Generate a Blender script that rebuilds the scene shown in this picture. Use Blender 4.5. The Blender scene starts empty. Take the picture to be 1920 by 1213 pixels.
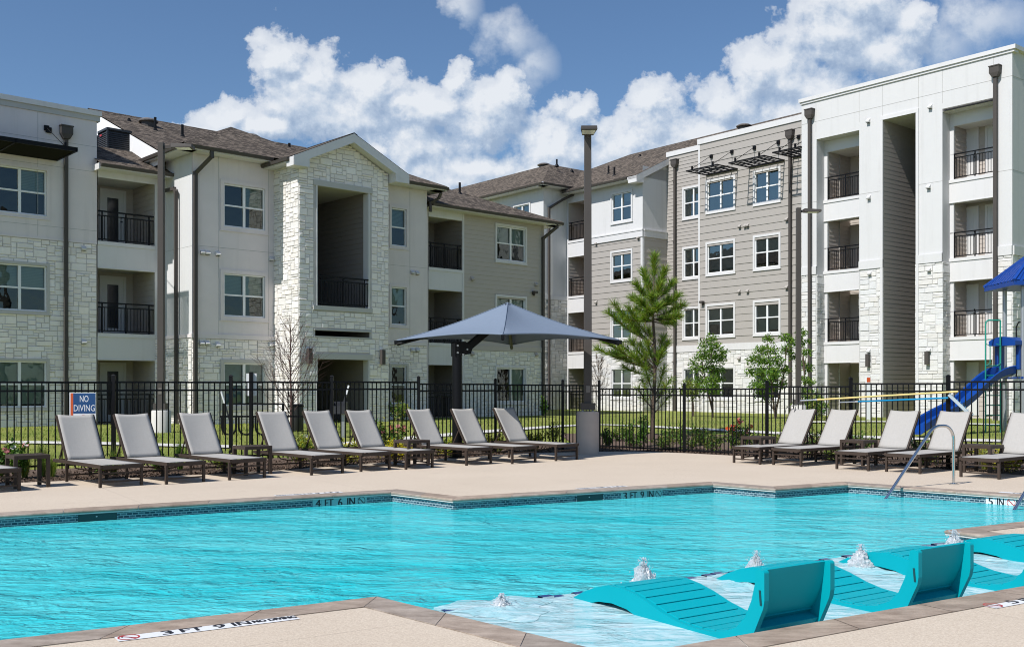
import bpy, bmesh, math, random
from mathutils import Vector, Matrix
random.seed(7)
R_ = math.radians
scene = bpy.context.scene
COL = scene.collection

# ------------------------------------------------------------------ camera
F, CX, HZ, CH = 1917.0, 960.0, 726.0, 1.6      # focal (px of a 1920 wide frame), centre, horizon, eye height
cam_d = bpy.data.cameras.new('camera')
cam_d.sensor_width = 36.0
cam_d.lens = 36.0 * F / 1920.0
cam_d.shift_y = (HZ - 606.5) / 1920.0
cam_d.clip_start = 0.05
cam_d.clip_end = 3000
cam = bpy.data.objects.new('camera', cam_d)
cam.location = (0, 0, CH)
cam.rotation_euler = (R_(90), 0, 0)
COL.objects.link(cam)
scene.camera = cam

# ------------------------------------------------------------------ sun, sky, exposure
SUN_AZ, SUN_EL = R_(223.2), R_(49.0)
S_ = Vector((math.cos(SUN_EL) * math.cos(SUN_AZ), math.cos(SUN_EL) * math.sin(SUN_AZ), math.sin(SUN_EL)))
sun_d = bpy.data.lights.new('sun', 'SUN')
sun_d.energy = 3.6
sun_d.angle = R_(0.5)
sun_d.color = (1.0, 0.975, 0.94)
sun = bpy.data.objects.new('sun', sun_d)
sun.rotation_euler = S_.to_track_quat('Z', 'Y').to_euler()
sun.location = (-30, -30, 60)
COL.objects.link(sun)
scene.view_settings.view_transform = 'Standard'
scene.view_settings.look = 'None'
scene.view_settings.gamma = 1.0
scene.view_settings.exposure = 0.48
scene.cycles.filter_width = 1.05
scene.cycles.use_denoising = True
scene.cycles.max_bounces = 6
scene.cycles.diffuse_bounces = 2
scene.cycles.glossy_bounces = 3
scene.cycles.transmission_bounces = 4
scene.cycles.transparent_max_bounces = 16
scene.cycles.caustics_reflective = False
scene.cycles.caustics_refractive = False
scene.cycles.sample_clamp_indirect = 6.0

W = bpy.data.worlds.new("World")
scene.world = W
W.use_nodes = True
W.cycles.sampling_method = 'MANUAL'
W.cycles.sample_map_resolution = 512


class NT:
    """small helper to write node trees"""
    def __init__(s, tree):
        s.t = tree
    def n(s, kind, ins=None, **props):
        nd = s.t.nodes.new(kind)
        for k, v in props.items():
            setattr(nd, k, v)
        for k, v in (ins or {}).items():
            sk = nd.inputs[k]
            if isinstance(v, bpy.types.NodeSocket):
                s.t.links.new(v, sk)
            elif isinstance(v, bpy.types.Node):
                s.t.links.new(v.outputs[0], sk)
            else:
                if sk.type == 'RGBA' and len(v) == 3:
                    v = (*v, 1)
                sk.default_value = v
        return nd
    def m(s, op, a, b=0.0, c=None, clamp=False):
        d = {0: a, 1: b}
        if c is not None:
            d[2] = c
        return s.n('ShaderNodeMath', d, operation=op, use_clamp=clamp).outputs[0]
    def v(s, op, a, b=(0, 0, 0)):
        nd = s.n('ShaderNodeVectorMath', {0: a, 1: b}, operation=op)
        return nd.outputs['Value'] if op in ('LENGTH', 'DISTANCE', 'DOT_PRODUCT') else nd.outputs[0]
    def mix(s, f, a, b, blend='MIX'):
        nd = s.t.nodes.new('ShaderNodeMix')
        nd.data_type = 'RGBA'
        nd.blend_type = blend
        nd.clamp_factor = True
        for k, val in ((0, f), (6, a), (7, b)):
            sk = nd.inputs[k]
            if isinstance(val, bpy.types.NodeSocket):
                s.t.links.new(val, sk)
            else:
                if k and len(val) == 3:
                    val = (*val, 1)
                sk.default_value = val
        return nd.outputs[2]
    def ramp(s, f, stops):
        nd = s.t.nodes.new('ShaderNodeValToRGB')
        s.t.links.new(f, nd.inputs[0])
        e = nd.color_ramp.elements
        while len(e) < len(stops):
            e.new(0.5)
        for el, (p, c) in zip(e, stops):
            el.position = p
            el.color = (c, c, c, 1) if not isinstance(c, tuple) else ((*c, 1) if len(c) == 3 else c)
        return nd.outputs[0]
    def noise(s, vec, scale, detail=4, rough=0.55, dims='3D'):
        return s.n('ShaderNodeTexNoise', {'Vector': vec, 'Scale': scale, 'Detail': detail, 'Roughness': rough}, noise_dimensions=dims).outputs[0]


# cumulus clouds as puffs given by direction (pixel of the photograph converted to slopes x/y, z/y)
PUFFS = [(520, 105, 75, 75), (590, 150, 95, 70), (700, 165, 110, 75), (800, 195, 90, 65), (640, 215, 150, 50), (560, 190, 110, 70),
         (430, 225, 85, 48), (372, 236, 45, 30), (500, 250, 90, 40), (316, 225, 18, 9),
         (862, 150, 42, 40), (905, 215, 90, 72), (955, 185, 55, 50), (790, 275, 105, 58), (715, 262, 48, 44), (900, 310, 140, 60), (650, 290, 70, 30),
         (1075, 215, 62, 46), (1040, 275, 100, 62), (1220, 190, 60, 58), (1190, 265, 130, 66), (1010, 330, 90, 50),
         (1560, 50, 125, 85), (1440, 130, 110, 72), (1340, 185, 100, 72), (1650, 100, 110, 85), (1310, 255, 160, 66), (1520, 180, 150, 80), (1700, 45, 70, 60), (1420, 250, 140, 50), (1610, 0, 125, 70), (1500, 235, 170, 62), (1250, 315, 200, 52), (840, 335, 160, 60)]
WISPS = [(955, 85, 75, 55), (1000, 130, 50, 60), (868, 18, 40, 45), (1850, 35, 95, 55), (1760, 90, 70, 50), (760, 220, 110, 60), (1240, 300, 160, 60)]

g = bpy.data.node_groups.new('cloud_density', 'ShaderNodeTree')
g.interface.new_socket('P', in_out='INPUT', socket_type='NodeSocketVector')
g.interface.new_socket('D', in_out='OUTPUT', socket_type='NodeSocketFloat')
G = NT(g)
gi = g.nodes.new('NodeGroupInput')
go = g.nodes.new('NodeGroupOutput')
P = gi.outputs[0]
wn = G.n('ShaderNodeTexNoise', {'Vector': P, 'Scale': 13.0, 'Detail': 6.0, 'Roughness': 0.62}).outputs['Color']
wv = G.v('SCALE', G.v('SUBTRACT', wn, (0.5, 0.5, 0.5)))
wv.node.inputs['Scale'].default_value = 0.075
Pw = G.v('ADD', P, wv)
def puff_field(lst):
    cur = None
    for (x, y, rx, ry) in lst:
        d = G.v('SUBTRACT', Pw, ((x - CX) / F, (HZ - y) / F, 0))
        d = G.v('MULTIPLY', d, (F / (rx * 1.16), F / (ry * 1.16), 0))
        f = G.m('SUBTRACT', 1.0, G.v('LENGTH', d))
        cur = f if cur is None else G.m('SMOOTH_MAX', cur, f, 0.30)
    return cur
fb = G.noise(P, 24.0, 10, 0.62)
vo = G.n('ShaderNodeTexVoronoi', {'Vector': Pw, 'Scale': 30.0, 'Detail': 2.0, 'Roughness': 0.6}, feature='SMOOTH_F1').outputs['Distance']
bil = G.m('MULTIPLY', G.m('SUBTRACT', 0.40, vo), 0.36)
d1 = G.m('ADD', G.m('ADD', G.m('SUBTRACT', G.m('MULTIPLY', puff_field(PUFFS), 1.35), 0.12), G.m('MULTIPLY', G.m('SUBTRACT', fb, 0.52), 1.45)), bil)
fb2 = G.noise(P, 13.0, 8, 0.62)
d2 = G.m('ADD', G.m('MULTIPLY', puff_field(WISPS), 0.55), G.m('MULTIPLY', G.m('SUBTRACT', fb2, 0.52), 1.3))
d2 = G.m('MULTIPLY', d2, 0.5)
tot = G.m('MAXIMUM', d1, d2)
g.links.new(tot, go.inputs[0])

N = NT(W.node_tree)
W.node_tree.nodes.clear()
tc = N.n('ShaderNodeTexCoord')
sep = N.n('ShaderNodeSeparateXYZ', {0: tc.outputs['Generated']})
ay = N.m('MAXIMUM', N.m('ABSOLUTE', sep.outputs[1]), 0.05)
pv = N.n('ShaderNodeCombineXYZ', {0: N.m('DIVIDE', sep.outputs[0], ay), 1: N.m('DIVIDE', sep.outputs[2], ay), 2: 0.0}).outputs[0]
def dens(vec):
    nd = W.node_tree.nodes.new('ShaderNodeGroup')
    nd.node_tree = g
    W.node_tree.links.new(vec, nd.inputs[0])
    return nd.outputs[0]
dA = dens(pv)
dB = dens(N.v('ADD', pv, (-0.014, 0.030, 0)))
alpha = N.ramp(dA, [(0.0, 0.0), (0.07, 0.26), (0.22, 0.72), (0.65, 0.95)])
alpha = N.m('MULTIPLY', alpha, N.ramp(sep.outputs[2], [(0.0, 0.0), (0.02, 1.0)]))
dC = dens(N.v('ADD', pv, (-0.004, 0.008, 0)))
lit = N.m('ADD', N.m('MULTIPLY', N.m('SUBTRACT', dA, dC), 0.85), N.m('ADD', 0.47, N.m('MULTIPLY', N.m('SUBTRACT', dA, dB), 0.50)), clamp=True)
lit = N.m('MULTIPLY', lit, N.m('SUBTRACT', 1.22, N.m('MULTIPLY', dA, 0.22)), clamp=True)
SKY_STR = 0.098
kk = 1.0 / SKY_STR
cloud_col = N.ramp(lit, [(0.0, (0.27, 0.34, 0.45)), (0.36, (0.36, 0.43, 0.53)), (0.62, (0.47, 0.52, 0.59)), (0.95, (0.595, 0.62, 0.655))])
cloud_col = N.mix(1.0, cloud_col, (kk, kk, kk), 'MULTIPLY')
sky = N.n('ShaderNodeTexSky', sky_type='NISHITA', sun_disc=False, sun_elevation=SUN_EL, sun_rotation=R_(90) - SUN_AZ,
          altitude=50.0, air_density=1.0, dust_density=0.35, ozone_density=1.3)
skyc = N.mix(alpha, N.mix(1.0, sky.outputs[0], (0.56, 0.68, 0.80), 'MULTIPLY'), cloud_col)
bg = N.n('ShaderNodeBackground', {'Color': skyc, 'Strength': SKY_STR})
wo = N.n('ShaderNodeOutputWorld', {'Surface': bg})

# ------------------------------------------------------------------ materials
MATS = {}
def newmat(name):
    m = bpy.data.materials.new(name)
    m.use_nodes = True
    m.node_tree.nodes.clear()
    MATS[name] = m
    return m, NT(m.node_tree)
def finish(n, bsdf, disp=None):
    n.n('ShaderNodeOutputMaterial', {'Surface': bsdf})
def principled(n, col, rough=0.6, metal=0.0, normal=None, **kw):
    ins = {'Base Color': col, 'Roughness': rough, 'Metallic': metal}
    if normal is not None:
        ins['Normal'] = normal
    ins.update(kw)
    return n.n('ShaderNodeBsdfPrincipled', ins).outputs[0]
def bump(n, h, strength=0.3, dist=0.01):
    return n.n('ShaderNodeBump', {'Height': h, 'Strength': strength, 'Distance': dist}).outputs[0]
def simple(name, col, rough=0.6, metal=0.0, var=0.12, scale=3.0, bscale=60.0, bstr=0.15, bdist=0.004, spec=0.5):
    m, n = newmat(name)
    oc = n.n('ShaderNodeTexCoord').outputs['Object']
    f = n.noise(oc, scale, 5)
    c = n.mix(f, tuple(max(0, x * (1 - var)) for x in col), tuple(min(1, x * (1 + var)) for x in col))
    if name.startswith('stucco') or name == 'trim':
        sk = n.noise(n.v('MULTIPLY', oc, (3.2, 3.2, 0.22)), 1.0, 6, 0.65)
        c = n.mix(n.ramp(sk, [(0.52, 0.0), (0.75, 0.13)]), c, (0.22, 0.20, 0.17))
    b = bump(n, n.noise(oc, bscale, 3), bstr, bdist)
    finish(n, principled(n, c, rough, metal, b, **{'Specular IOR Level': spec}))
    return m

simple('stucco', (0.755, 0.69, 0.68), 0.9, var=0.07, scale=1.7, bscale=90, bstr=0.5, bdist=0.006, spec=0.2)
simple('stucco_white', (0.645, 0.635, 0.63), 0.9, var=0.035, scale=1.1, bscale=80, bstr=0.5, bdist=0.006, spec=0.2)
simple('joint', (0.44, 0.43, 0.41), 0.9, spec=0.1)
simple('trim', (0.67, 0.655, 0.65), 0.55, var=0.03)
simple('trim_grey', (0.50, 0.485, 0.46), 0.6, var=0.04)
simple('vinyl', (0.83, 0.83, 0.83), 0.35, var=0.02)
simple('bronze', (0.080, 0.070, 0.064), 0.5, var=0.1, spec=0.2)
simple('bronze_light', (0.17, 0.15, 0.135), 0.5, var=0.08)
simple('black_metal', (0.006, 0.006, 0.007), 0.45, var=0.15, bstr=0.05, spec=0.18)
simple('mortar', (0.56, 0.53, 0.505), 0.95, spec=0.1)
simple('mortar_white', (0.52, 0.51, 0.50), 0.95, spec=0.1)
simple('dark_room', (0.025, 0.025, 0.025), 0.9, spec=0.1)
simple('blind', (0.68, 0.72, 0.66), 0.7, var=0.05)
simple('blind_tan', (0.50, 0.46, 0.38), 0.7, var=0.05)
simple('curtain', (0.46, 0.52, 0.51), 0.8, var=0.2, scale=6)
simple('flat_roof', (0.55, 0.55, 0.54), 0.8)
simple('white_wall', (0.82, 0.82, 0.82), 0.7, var=0.02)
simple('door_white', (0.66, 0.66, 0.65), 0.5, var=0.02)
simple('door_glass', (0.03, 0.035, 0.045), 0.08, var=0.1)
simple('ac_metal', (0.035, 0.036, 0.038), 0.5)
simple('concrete', (0.54, 0.44, 0.36), 0.9, var=0.12, scale=5, bscale=40, bstr=0.4)
simple('concrete_light', (0.60, 0.575, 0.53), 0.9, var=0.1, scale=2, bscale=40, bstr=0.3)
simple('frame_brown', (0.058, 0.042, 0.033), 0.5, var=0.12, bstr=0.08, spec=0.2)
simple('teal_plastic', (0.0, 0.345, 0.405), 0.5, var=0.05, bscale=150, bstr=0.06, spec=0.15)
simple('slot_shade', (0.0, 0.05, 0.06), 0.6)
simple('blue_plastic', (0.005, 0.052, 0.27), 0.35, var=0.06, bstr=0.05)
simple('blue_roof', (0.004, 0.05, 0.28), 0.45, var=0.06)
simple('green_metal', (0.01, 0.24, 0.17), 0.4, var=0.05)
simple('galvanised', (0.42, 0.43, 0.44), 0.4, metal=0.6, var=0.08)
simple('steel', (0.62, 0.63, 0.64), 0.17, metal=1.0, var=0.06, bstr=0.03)
simple('pole_yellow', (0.75, 0.58, 0.22), 0.35)
simple('pole_blue', (0.0, 0.25, 0.50), 0.3)
simple('chrome_tip', (0.7, 0.72, 0.74), 0.3, metal=0.7)
simple('sign_blue', (0.012, 0.065, 0.19), 0.4, var=0.03)
simple('sign_white', (0.78, 0.78, 0.79), 0.4, var=0.02)
simple('sign_orange', (0.60, 0.09, 0.02), 0.4, var=0.03)
simple('sign_red', (0.50, 0.03, 0.03), 0.4, var=0.03)
simple('ink', (0.015, 0.015, 0.02), 0.5)
simple('bark', (0.10, 0.07, 0.05), 0.9, var=0.3, scale=12, bscale=40, bstr=0.8, bdist=0.02)
simple('bark_red', (0.10, 0.055, 0.047), 0.85, var=0.3, scale=12)
simple('tube_light', (0.80, 0.78, 0.70), 0.3)
simple('plaster_step', (0.34, 0.72, 0.76), 0.8, var=0.1, scale=2)
simple('tile_navy', (0.012, 0.05, 0.20), 0.2, var=0.5, scale=30)
simple('mouth_shade', (0.01, 0.05, 0.055), 0.3)
simple('stake', (0.03, 0.03, 0.035), 0.5)

# limestone, one tint per stone from the face colour
m, n = newmat('stone')
at = n.n('ShaderNodeVertexColor', layer_name='Col').outputs[0]
oc = n.n('ShaderNodeTexCoord').outputs['Object']
f = n.noise(oc, 9.0, 6, 0.65)
c = n.mix(1.0, at, n.mix(f, (0.86, 0.85, 0.83), (1.08, 1.07, 1.05)), 'MULTIPLY')
finish(n, principled(n, c, 0.92, 0, bump(n, n.noise(oc, 22, 6, 0.7), 0.55, 0.02), **{'Specular IOR Level': 0.15}))

# fibre cement lap siding
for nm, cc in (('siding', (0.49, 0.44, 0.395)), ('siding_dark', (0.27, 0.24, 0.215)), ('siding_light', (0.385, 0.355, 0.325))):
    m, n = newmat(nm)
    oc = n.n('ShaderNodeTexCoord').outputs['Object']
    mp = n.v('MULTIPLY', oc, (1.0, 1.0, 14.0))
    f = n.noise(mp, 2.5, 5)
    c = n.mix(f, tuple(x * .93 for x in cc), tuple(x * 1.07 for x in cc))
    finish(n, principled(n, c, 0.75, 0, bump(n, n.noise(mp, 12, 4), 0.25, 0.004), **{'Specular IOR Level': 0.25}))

# asphalt shingles
m, n = newmat('shingle')
uv = n.n('ShaderNodeUVMap', uv_map='UVMap').outputs[0]
br = n.n('ShaderNodeTexBrick', {'Vector': uv, 'Color1': (0.06, 0.05, 0.042), 'Color2': (0.20, 0.165, 0.135), 'Mortar': (0.03, 0.026, 0.022), 'Scale': 1.0,
                                'Mortar Size': 0.006, 'Brick Width': 0.17, 'Row Height': 0.14, 'Bias': -0.1}, offset=0.37, squash=1.0)
nz = n.noise(uv, 9.0, 5, 0.7)
c = n.mix(1.0, br.outputs[0], n.mix(nz, (0.62, 0.6, 0.6), (1.42, 1.4, 1.36)), 'MULTIPLY')
hgt = n.m('ADD', n.m('MULTIPLY', br.outputs[1], -0.5), n.m('MULTIPLY', n.noise(uv, 60, 3), 0.6))
finish(n, principled(n, c, 0.95, 0, bump(n, hgt, 0.6, 0.02), **{'Specular IOR Level': 0.15}))

# window glass: clear with a mirror coat
m, n = newmat('glass')
oc = n.n('ShaderNodeTexCoord').outputs['Object']
nb = bump(n, n.noise(oc, 1.1, 2), 0.10, 0.05)
fr = n.m('MAXIMUM', n.n('ShaderNodeFresnel', {'IOR': 1.52, 'Normal': nb}).outputs[0], 0.24)
tr = n.n('ShaderNodeBsdfTransparent', {'Color': (0.50, 0.60, 0.57)})
gl = n.n('ShaderNodeBsdfGlossy', {'Color': (0.9, 0.97, 0.95), 'Roughness': 0.015, 'Normal': nb})
finish(n, n.n('ShaderNodeMixShader', {0: fr, 1: tr.outputs[0], 2: gl.outputs[0]}).outputs[0])

m, n = newmat('glass_shade')
oc = n.n('ShaderNodeTexCoord').outputs['Object']
nb = bump(n, n.noise(oc, 1.3, 2), 0.16, 0.06)
fr = n.m('MAXIMUM', n.n('ShaderNodeFresnel', {'IOR': 1.5, 'Normal': nb}).outputs[0], 0.085)
tr = n.n('ShaderNodeBsdfTransparent', {'Color': (0.62, 0.72, 0.67)})
gl = n.n('ShaderNodeBsdfGlossy', {'Color': (0.9, 0.97, 0.95), 'Roughness': 0.015, 'Normal': nb})
finish(n, n.n('ShaderNodeMixShader', {0: fr, 1: tr.outputs[0], 2: gl.outputs[0]}).outputs[0])

# pool deck: sprayed texture concrete
m, n = newmat('deck')
oc = n.n('ShaderNodeTexCoord').outputs['Object']
f = n.noise(oc, 0.5, 6, 0.6)
sp = n.noise(oc, 55.0, 4, 0.75)
c = n.mix(f, (0.585, 0.49, 0.385), (0.715, 0.61, 0.49))
c = n.mix(n.ramp(sp, [(0.42, 0.0), (0.58, 1.0)]), n.mix(0.34, c, (0.30, 0.22, 0.16)), c)
sp2 = n.noise(oc, 17.0, 5, 0.7)
c = n.mix(n.ramp(sp2, [(0.36, 0.0), (0.56, 1.0)]), n.mix(0.16, c, (0.36, 0.27, 0.19)), c)
st = n.ramp(n.noise(oc, 1.6, 6, 0.7), [(0.56, 0.0), (0.78, 0.32)])
c = n.mix(st, c, (0.42, 0.34, 0.27))
jr = n.n('ShaderNodeVectorRotate', {'Vector': oc, 'Angle': R_(-33)}, rotation_type='Z_AXIS').outputs[0]
jb = n.n('ShaderNodeTexBrick', {'Vector': jr, 'Scale': 1.0, 'Mortar Size': 0.006, 'Brick Width': 3.4, 'Row Height': 3.1}, offset=0.0).outputs[1]
c = n.mix(n.m('MULTIPLY', jb, 0.38), c, (0.30, 0.24, 0.19))
vs = n.n('ShaderNodeTexVoronoi', {'Vector': oc, 'Scale': 2.2}).outputs['Distance']
c = n.mix(n.ramp(vs, [(0.012, 0.75), (0.022, 0.0)]), c, (0.16, 0.11, 0.075))
finish(n, principled(n, c, 0.9, 0, bump(n, sp, 0.55, 0.008), **{'Specular IOR Level': 0.2}))

# coping stones
m, n = newmat('coping')
at = n.n('ShaderNodeVertexColor', layer_name='Col').outputs[0]
oc = n.n('ShaderNodeTexCoord').outputs['Object']
f = n.noise(n.v('MULTIPLY', oc, (1.0, 2.2, 1.0)), 3.2, 8, 0.7)
c = n.mix(n.ramp(f, [(0.35, 0.0), (0.65, 1.0)]), (0.235, 0.18, 0.14), (0.42, 0.34, 0.275))
c = n.mix(1.0, c, at, 'MULTIPLY')
finish(n, principled(n, c, 0.65, 0, bump(n, n.noise(oc, 14, 7, 0.7), 0.6, 0.012), **{'Specular IOR Level': 0.3}))

# waterline mosaic
m, n = newmat('tile')
uv = n.n('ShaderNodeUVMap', uv_map='UVMap').outputs[0]
br = n.n('ShaderNodeTexBrick', {'Vector': uv, 'Color1': (0.015, 0.045, 0.075), 'Color2': (0.13, 0.20, 0.24), 'Mortar': (0.33, 0.42, 0.45), 'Scale': 1.0,
                                'Mortar Size': 0.005, 'Brick Width': 0.075, 'Row Height': 0.034, 'Bias': -0.2}, offset=0.5)
finish(n, principled(n, br.outputs[0], 0.15, 0))

# pool plaster
for nm, ca, cb in (('plaster', (0.03, 0.70, 0.78), (0.09, 0.80, 0.86)), ('plaster_pale', (0.62, 0.74, 0.75), (0.80, 0.86, 0.86))):
    m, n = newmat(nm)
    oc = n.n('ShaderNodeTexCoord').outputs['Object']
    f = n.noise(oc, 1.2, 5)
    finish(n, principled(n, n.mix(f, ca, cb), 0.8))

# water: rippled surface that lets light through; focused light and darker bands are painted into its tint
def water_mat(name, foam):
    m, n = newmat(name)
    oc = n.n('ShaderNodeTexCoord').outputs['Object']
    rot = n.n('ShaderNodeVectorRotate', {'Vector': oc, 'Angle': R_(4.0)}, rotation_type='Z_AXIS').outputs[0]
    a = n.v('MULTIPLY', rot, (0.75, 1.5, 1.0))
    wv_ = n.n('ShaderNodeTexNoise', {'Vector': a, 'Scale': 1.5, 'Detail': 3.0}).outputs['Color']
    off = n.v('SCALE', n.v('SUBTRACT', wv_, (0.5, 0.5, 0.5)))
    off.node.inputs['Scale'].default_value = 0.9
    aw = n.v('ADD', a, off)
    h1 = n.noise(aw, 1.7, 3, 0.5)
    h2 = n.noise(aw, 4.6, 3, 0.55)
    h3 = n.noise(aw, 11.0, 3, 0.6)
    hh = n.m('ADD', n.m('ADD', n.m('MULTIPLY', h1, 1.0), n.m('MULTIPLY', h2, 0.50)), n.m('MULTIPLY', h3, 0.20))
    nb = bump(n, hh, 1.0, 0.072 if not foam else 0.055)
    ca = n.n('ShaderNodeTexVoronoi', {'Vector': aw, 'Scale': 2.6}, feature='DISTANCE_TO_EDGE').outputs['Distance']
    caustic_veins = n.ramp(ca, [(0.0, 1.0), (0.05, 0.55), (0.16, 0.0)])  # caustic lines drawn as a cell pattern in the tint
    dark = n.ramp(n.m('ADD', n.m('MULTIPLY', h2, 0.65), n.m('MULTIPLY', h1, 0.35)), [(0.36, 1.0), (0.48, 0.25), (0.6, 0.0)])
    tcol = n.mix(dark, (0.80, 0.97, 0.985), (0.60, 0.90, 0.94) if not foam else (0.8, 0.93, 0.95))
    tcol = n.mix(caustic_veins, tcol, (0.97, 1.0, 1.0))
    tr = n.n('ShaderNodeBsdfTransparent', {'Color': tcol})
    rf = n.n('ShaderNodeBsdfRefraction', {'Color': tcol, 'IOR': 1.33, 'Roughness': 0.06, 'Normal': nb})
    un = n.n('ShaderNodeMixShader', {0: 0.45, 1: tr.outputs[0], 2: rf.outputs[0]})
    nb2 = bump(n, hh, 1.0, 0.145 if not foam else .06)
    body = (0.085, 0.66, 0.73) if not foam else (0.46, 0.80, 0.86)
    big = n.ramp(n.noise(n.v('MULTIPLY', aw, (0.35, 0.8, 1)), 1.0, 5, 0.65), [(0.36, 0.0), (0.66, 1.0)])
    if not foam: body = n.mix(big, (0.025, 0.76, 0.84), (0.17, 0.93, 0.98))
    sc_ = n.n('ShaderNodeBsdfDiffuse', {'Color': body, 'Normal': nb2})
    un = n.n('ShaderNodeMixShader', {0: 0.60 if not foam else 0.62, 1: un.outputs[0], 2: sc_.outputs[0]})
    fr = n.n('ShaderNodeFresnel', {'IOR': 1.33, 'Normal': nb}).outputs[0]
    gl = n.n('ShaderNodeBsdfGlossy', {'Color': (0.95, 0.98, 1.0), 'Roughness': 0.05, 'Normal': nb})
    out = n.n('ShaderNodeMixShader', {0: n.m('MULTIPLY', fr, 0.72), 1: un.outputs[0], 2: gl.outputs[0]})
    if foam:
        fo = n.noise(n.v('MULTIPLY', aw, (0.6, 1.4, 1)), 5.0, 7, 0.68)
        fa = n.ramp(fo, [(0.44, 0.02), (0.74, 0.55)])
        df = n.n('ShaderNodeBsdfDiffuse', {'Color': (0.84, 0.88, 0.89), 'Normal': nb})
        out = n.n('ShaderNodeMixShader', {0: fa, 1: out.outputs[0], 2: df.outputs[0]})
    finish(n, out.outputs[0])
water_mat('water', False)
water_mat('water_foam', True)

m, n = newmat('spray')
df = n.n('ShaderNodeBsdfDiffuse', {'Color': (0.94, 0.95, 0.96)})
tl = n.n('ShaderNodeBsdfTranslucent', {'Color': (0.94, 0.96, 0.97)})
gl = n.n('ShaderNodeBsdfGlossy', {'Roughness': 0.15})
tp = n.n('ShaderNodeBsdfTransparent', {'Color': (0.9, 0.97, 1.0)})
a_ = n.n('ShaderNodeMixShader', {0: 0.5, 1: df.outputs[0], 2: tl.outputs[0]})
b_ = n.n('ShaderNodeMixShader', {0: 0.15, 1: a_.outputs[0], 2: gl.outputs[0]})
oc = n.n('ShaderNodeTexCoord').outputs['Object']
fa = n.ramp(n.noise(oc, 34.0, 5, 0.7), [(0.36, 0.62), (0.60, 0.06)])
finish(n, n.n('ShaderNodeMixShader', {0: fa, 1: b_.outputs[0], 2: tp.outputs[0]}).outputs[0])

# woven sling
m, n = newmat('sling')
oc = n.n('ShaderNodeTexCoord').outputs['Object']
wa = n.noise(n.v('MULTIPLY', oc, (160, 6, 6)), 1.0, 2)
wb = n.noise(n.v('MULTIPLY', oc, (6, 160, 160)), 1.0, 2)
f = n.m('MULTIPLY', n.m('ADD', wa, wb), 0.5)
c = n.mix(f, (0.33, 0.312, 0.285), (0.49, 0.465, 0.435))
c = n.mix(n.noise(oc, 2.5, 4), n.mix(0.10, c, (0.3, 0.29, 0.27)), c)
finish(n, principled(n, c, 0.8, 0, bump(n, f, 0.4, 0.004), **{'Specular IOR Level': 0.2}))

# shade cloth
m, n = newmat('shade_cloth')
oc = n.n('ShaderNodeTexCoord').outputs['Object']
f = n.noise(n.v('MULTIPLY', oc, (2, 2, 40)), 3.0, 4)
c = n.mix(f, (0.185, 0.23, 0.30), (0.23, 0.28, 0.36))
df = n.n('ShaderNodeBsdfDiffuse', {'Color': c, 'Normal': bump(n, n.noise(oc, 120, 2), 0.2, 0.004)})
tl = n.n('ShaderNodeBsdfTranslucent', {'Color': c})
finish(n, n.n('ShaderNodeMixShader', {0: 0.14, 1: df.outputs[0], 2: tl.outputs[0]}).outputs[0])

# lawn and mulch grounds
m, n = newmat('lawn')
oc = n.n('ShaderNodeTexCoord').outputs['Object']
a = n.noise(oc, 0.35, 6, 0.6)
b = n.noise(oc, 14.0, 5, 0.75)
c = n.mix(n.ramp(a, [(0.35, 0.0), (0.65, 1.0)]), (0.23, 0.28, 0.065), (0.35, 0.355, 0.10))
c = n.mix(n.ramp(b, [(0.35, 0.0), (0.68, 1.0)]), n.mix(0.35, c, (0.07, 0.10, 0.018)), c)
finish(n, principled(n, c, 0.9, 0, bump(n, b, 0.9, 0.05), **{'Specular IOR Level': 0.1}))
m, n = newmat('mulch')
oc = n.n('ShaderNodeTexCoord').outputs['Object']
b = n.noise(oc, 30.0, 5, 0.75)
c = n.mix(n.ramp(b, [(0.35, 0.0), (0.7, 1.0)]), (0.075, 0.052, 0.040), (0.24, 0.175, 0.135))
finish(n, principled(n, c, 0.95, 0, bump(n, b, 0.5, 0.015), **{'Specular IOR Level': 0.1}))
m, n = newmat('chips')
at = n.n('ShaderNodeVertexColor', layer_name='Col').outputs[0]
finish(n, principled(n, at, 0.9, **{'Specular IOR Level': 0.15}))

# leaves: tint from the face colour, light shows through
m, n = newmat('leaf')
at = n.n('ShaderNodeVertexColor', layer_name='Col').outputs[0]
df = n.n('ShaderNodeBsdfPrincipled', {'Base Color': at, 'Roughness': 0.5, 'Specular IOR Level': 0.3})
tl = n.n('ShaderNodeBsdfTranslucent', {'Color': n.mix(1.0, at, (1.3, 1.45, 0.7), 'MULTIPLY')})
finish(n, n.n('ShaderNodeMixShader', {0: 0.32, 1: df.outputs[0], 2: tl.outputs[0]}).outputs[0])


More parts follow.
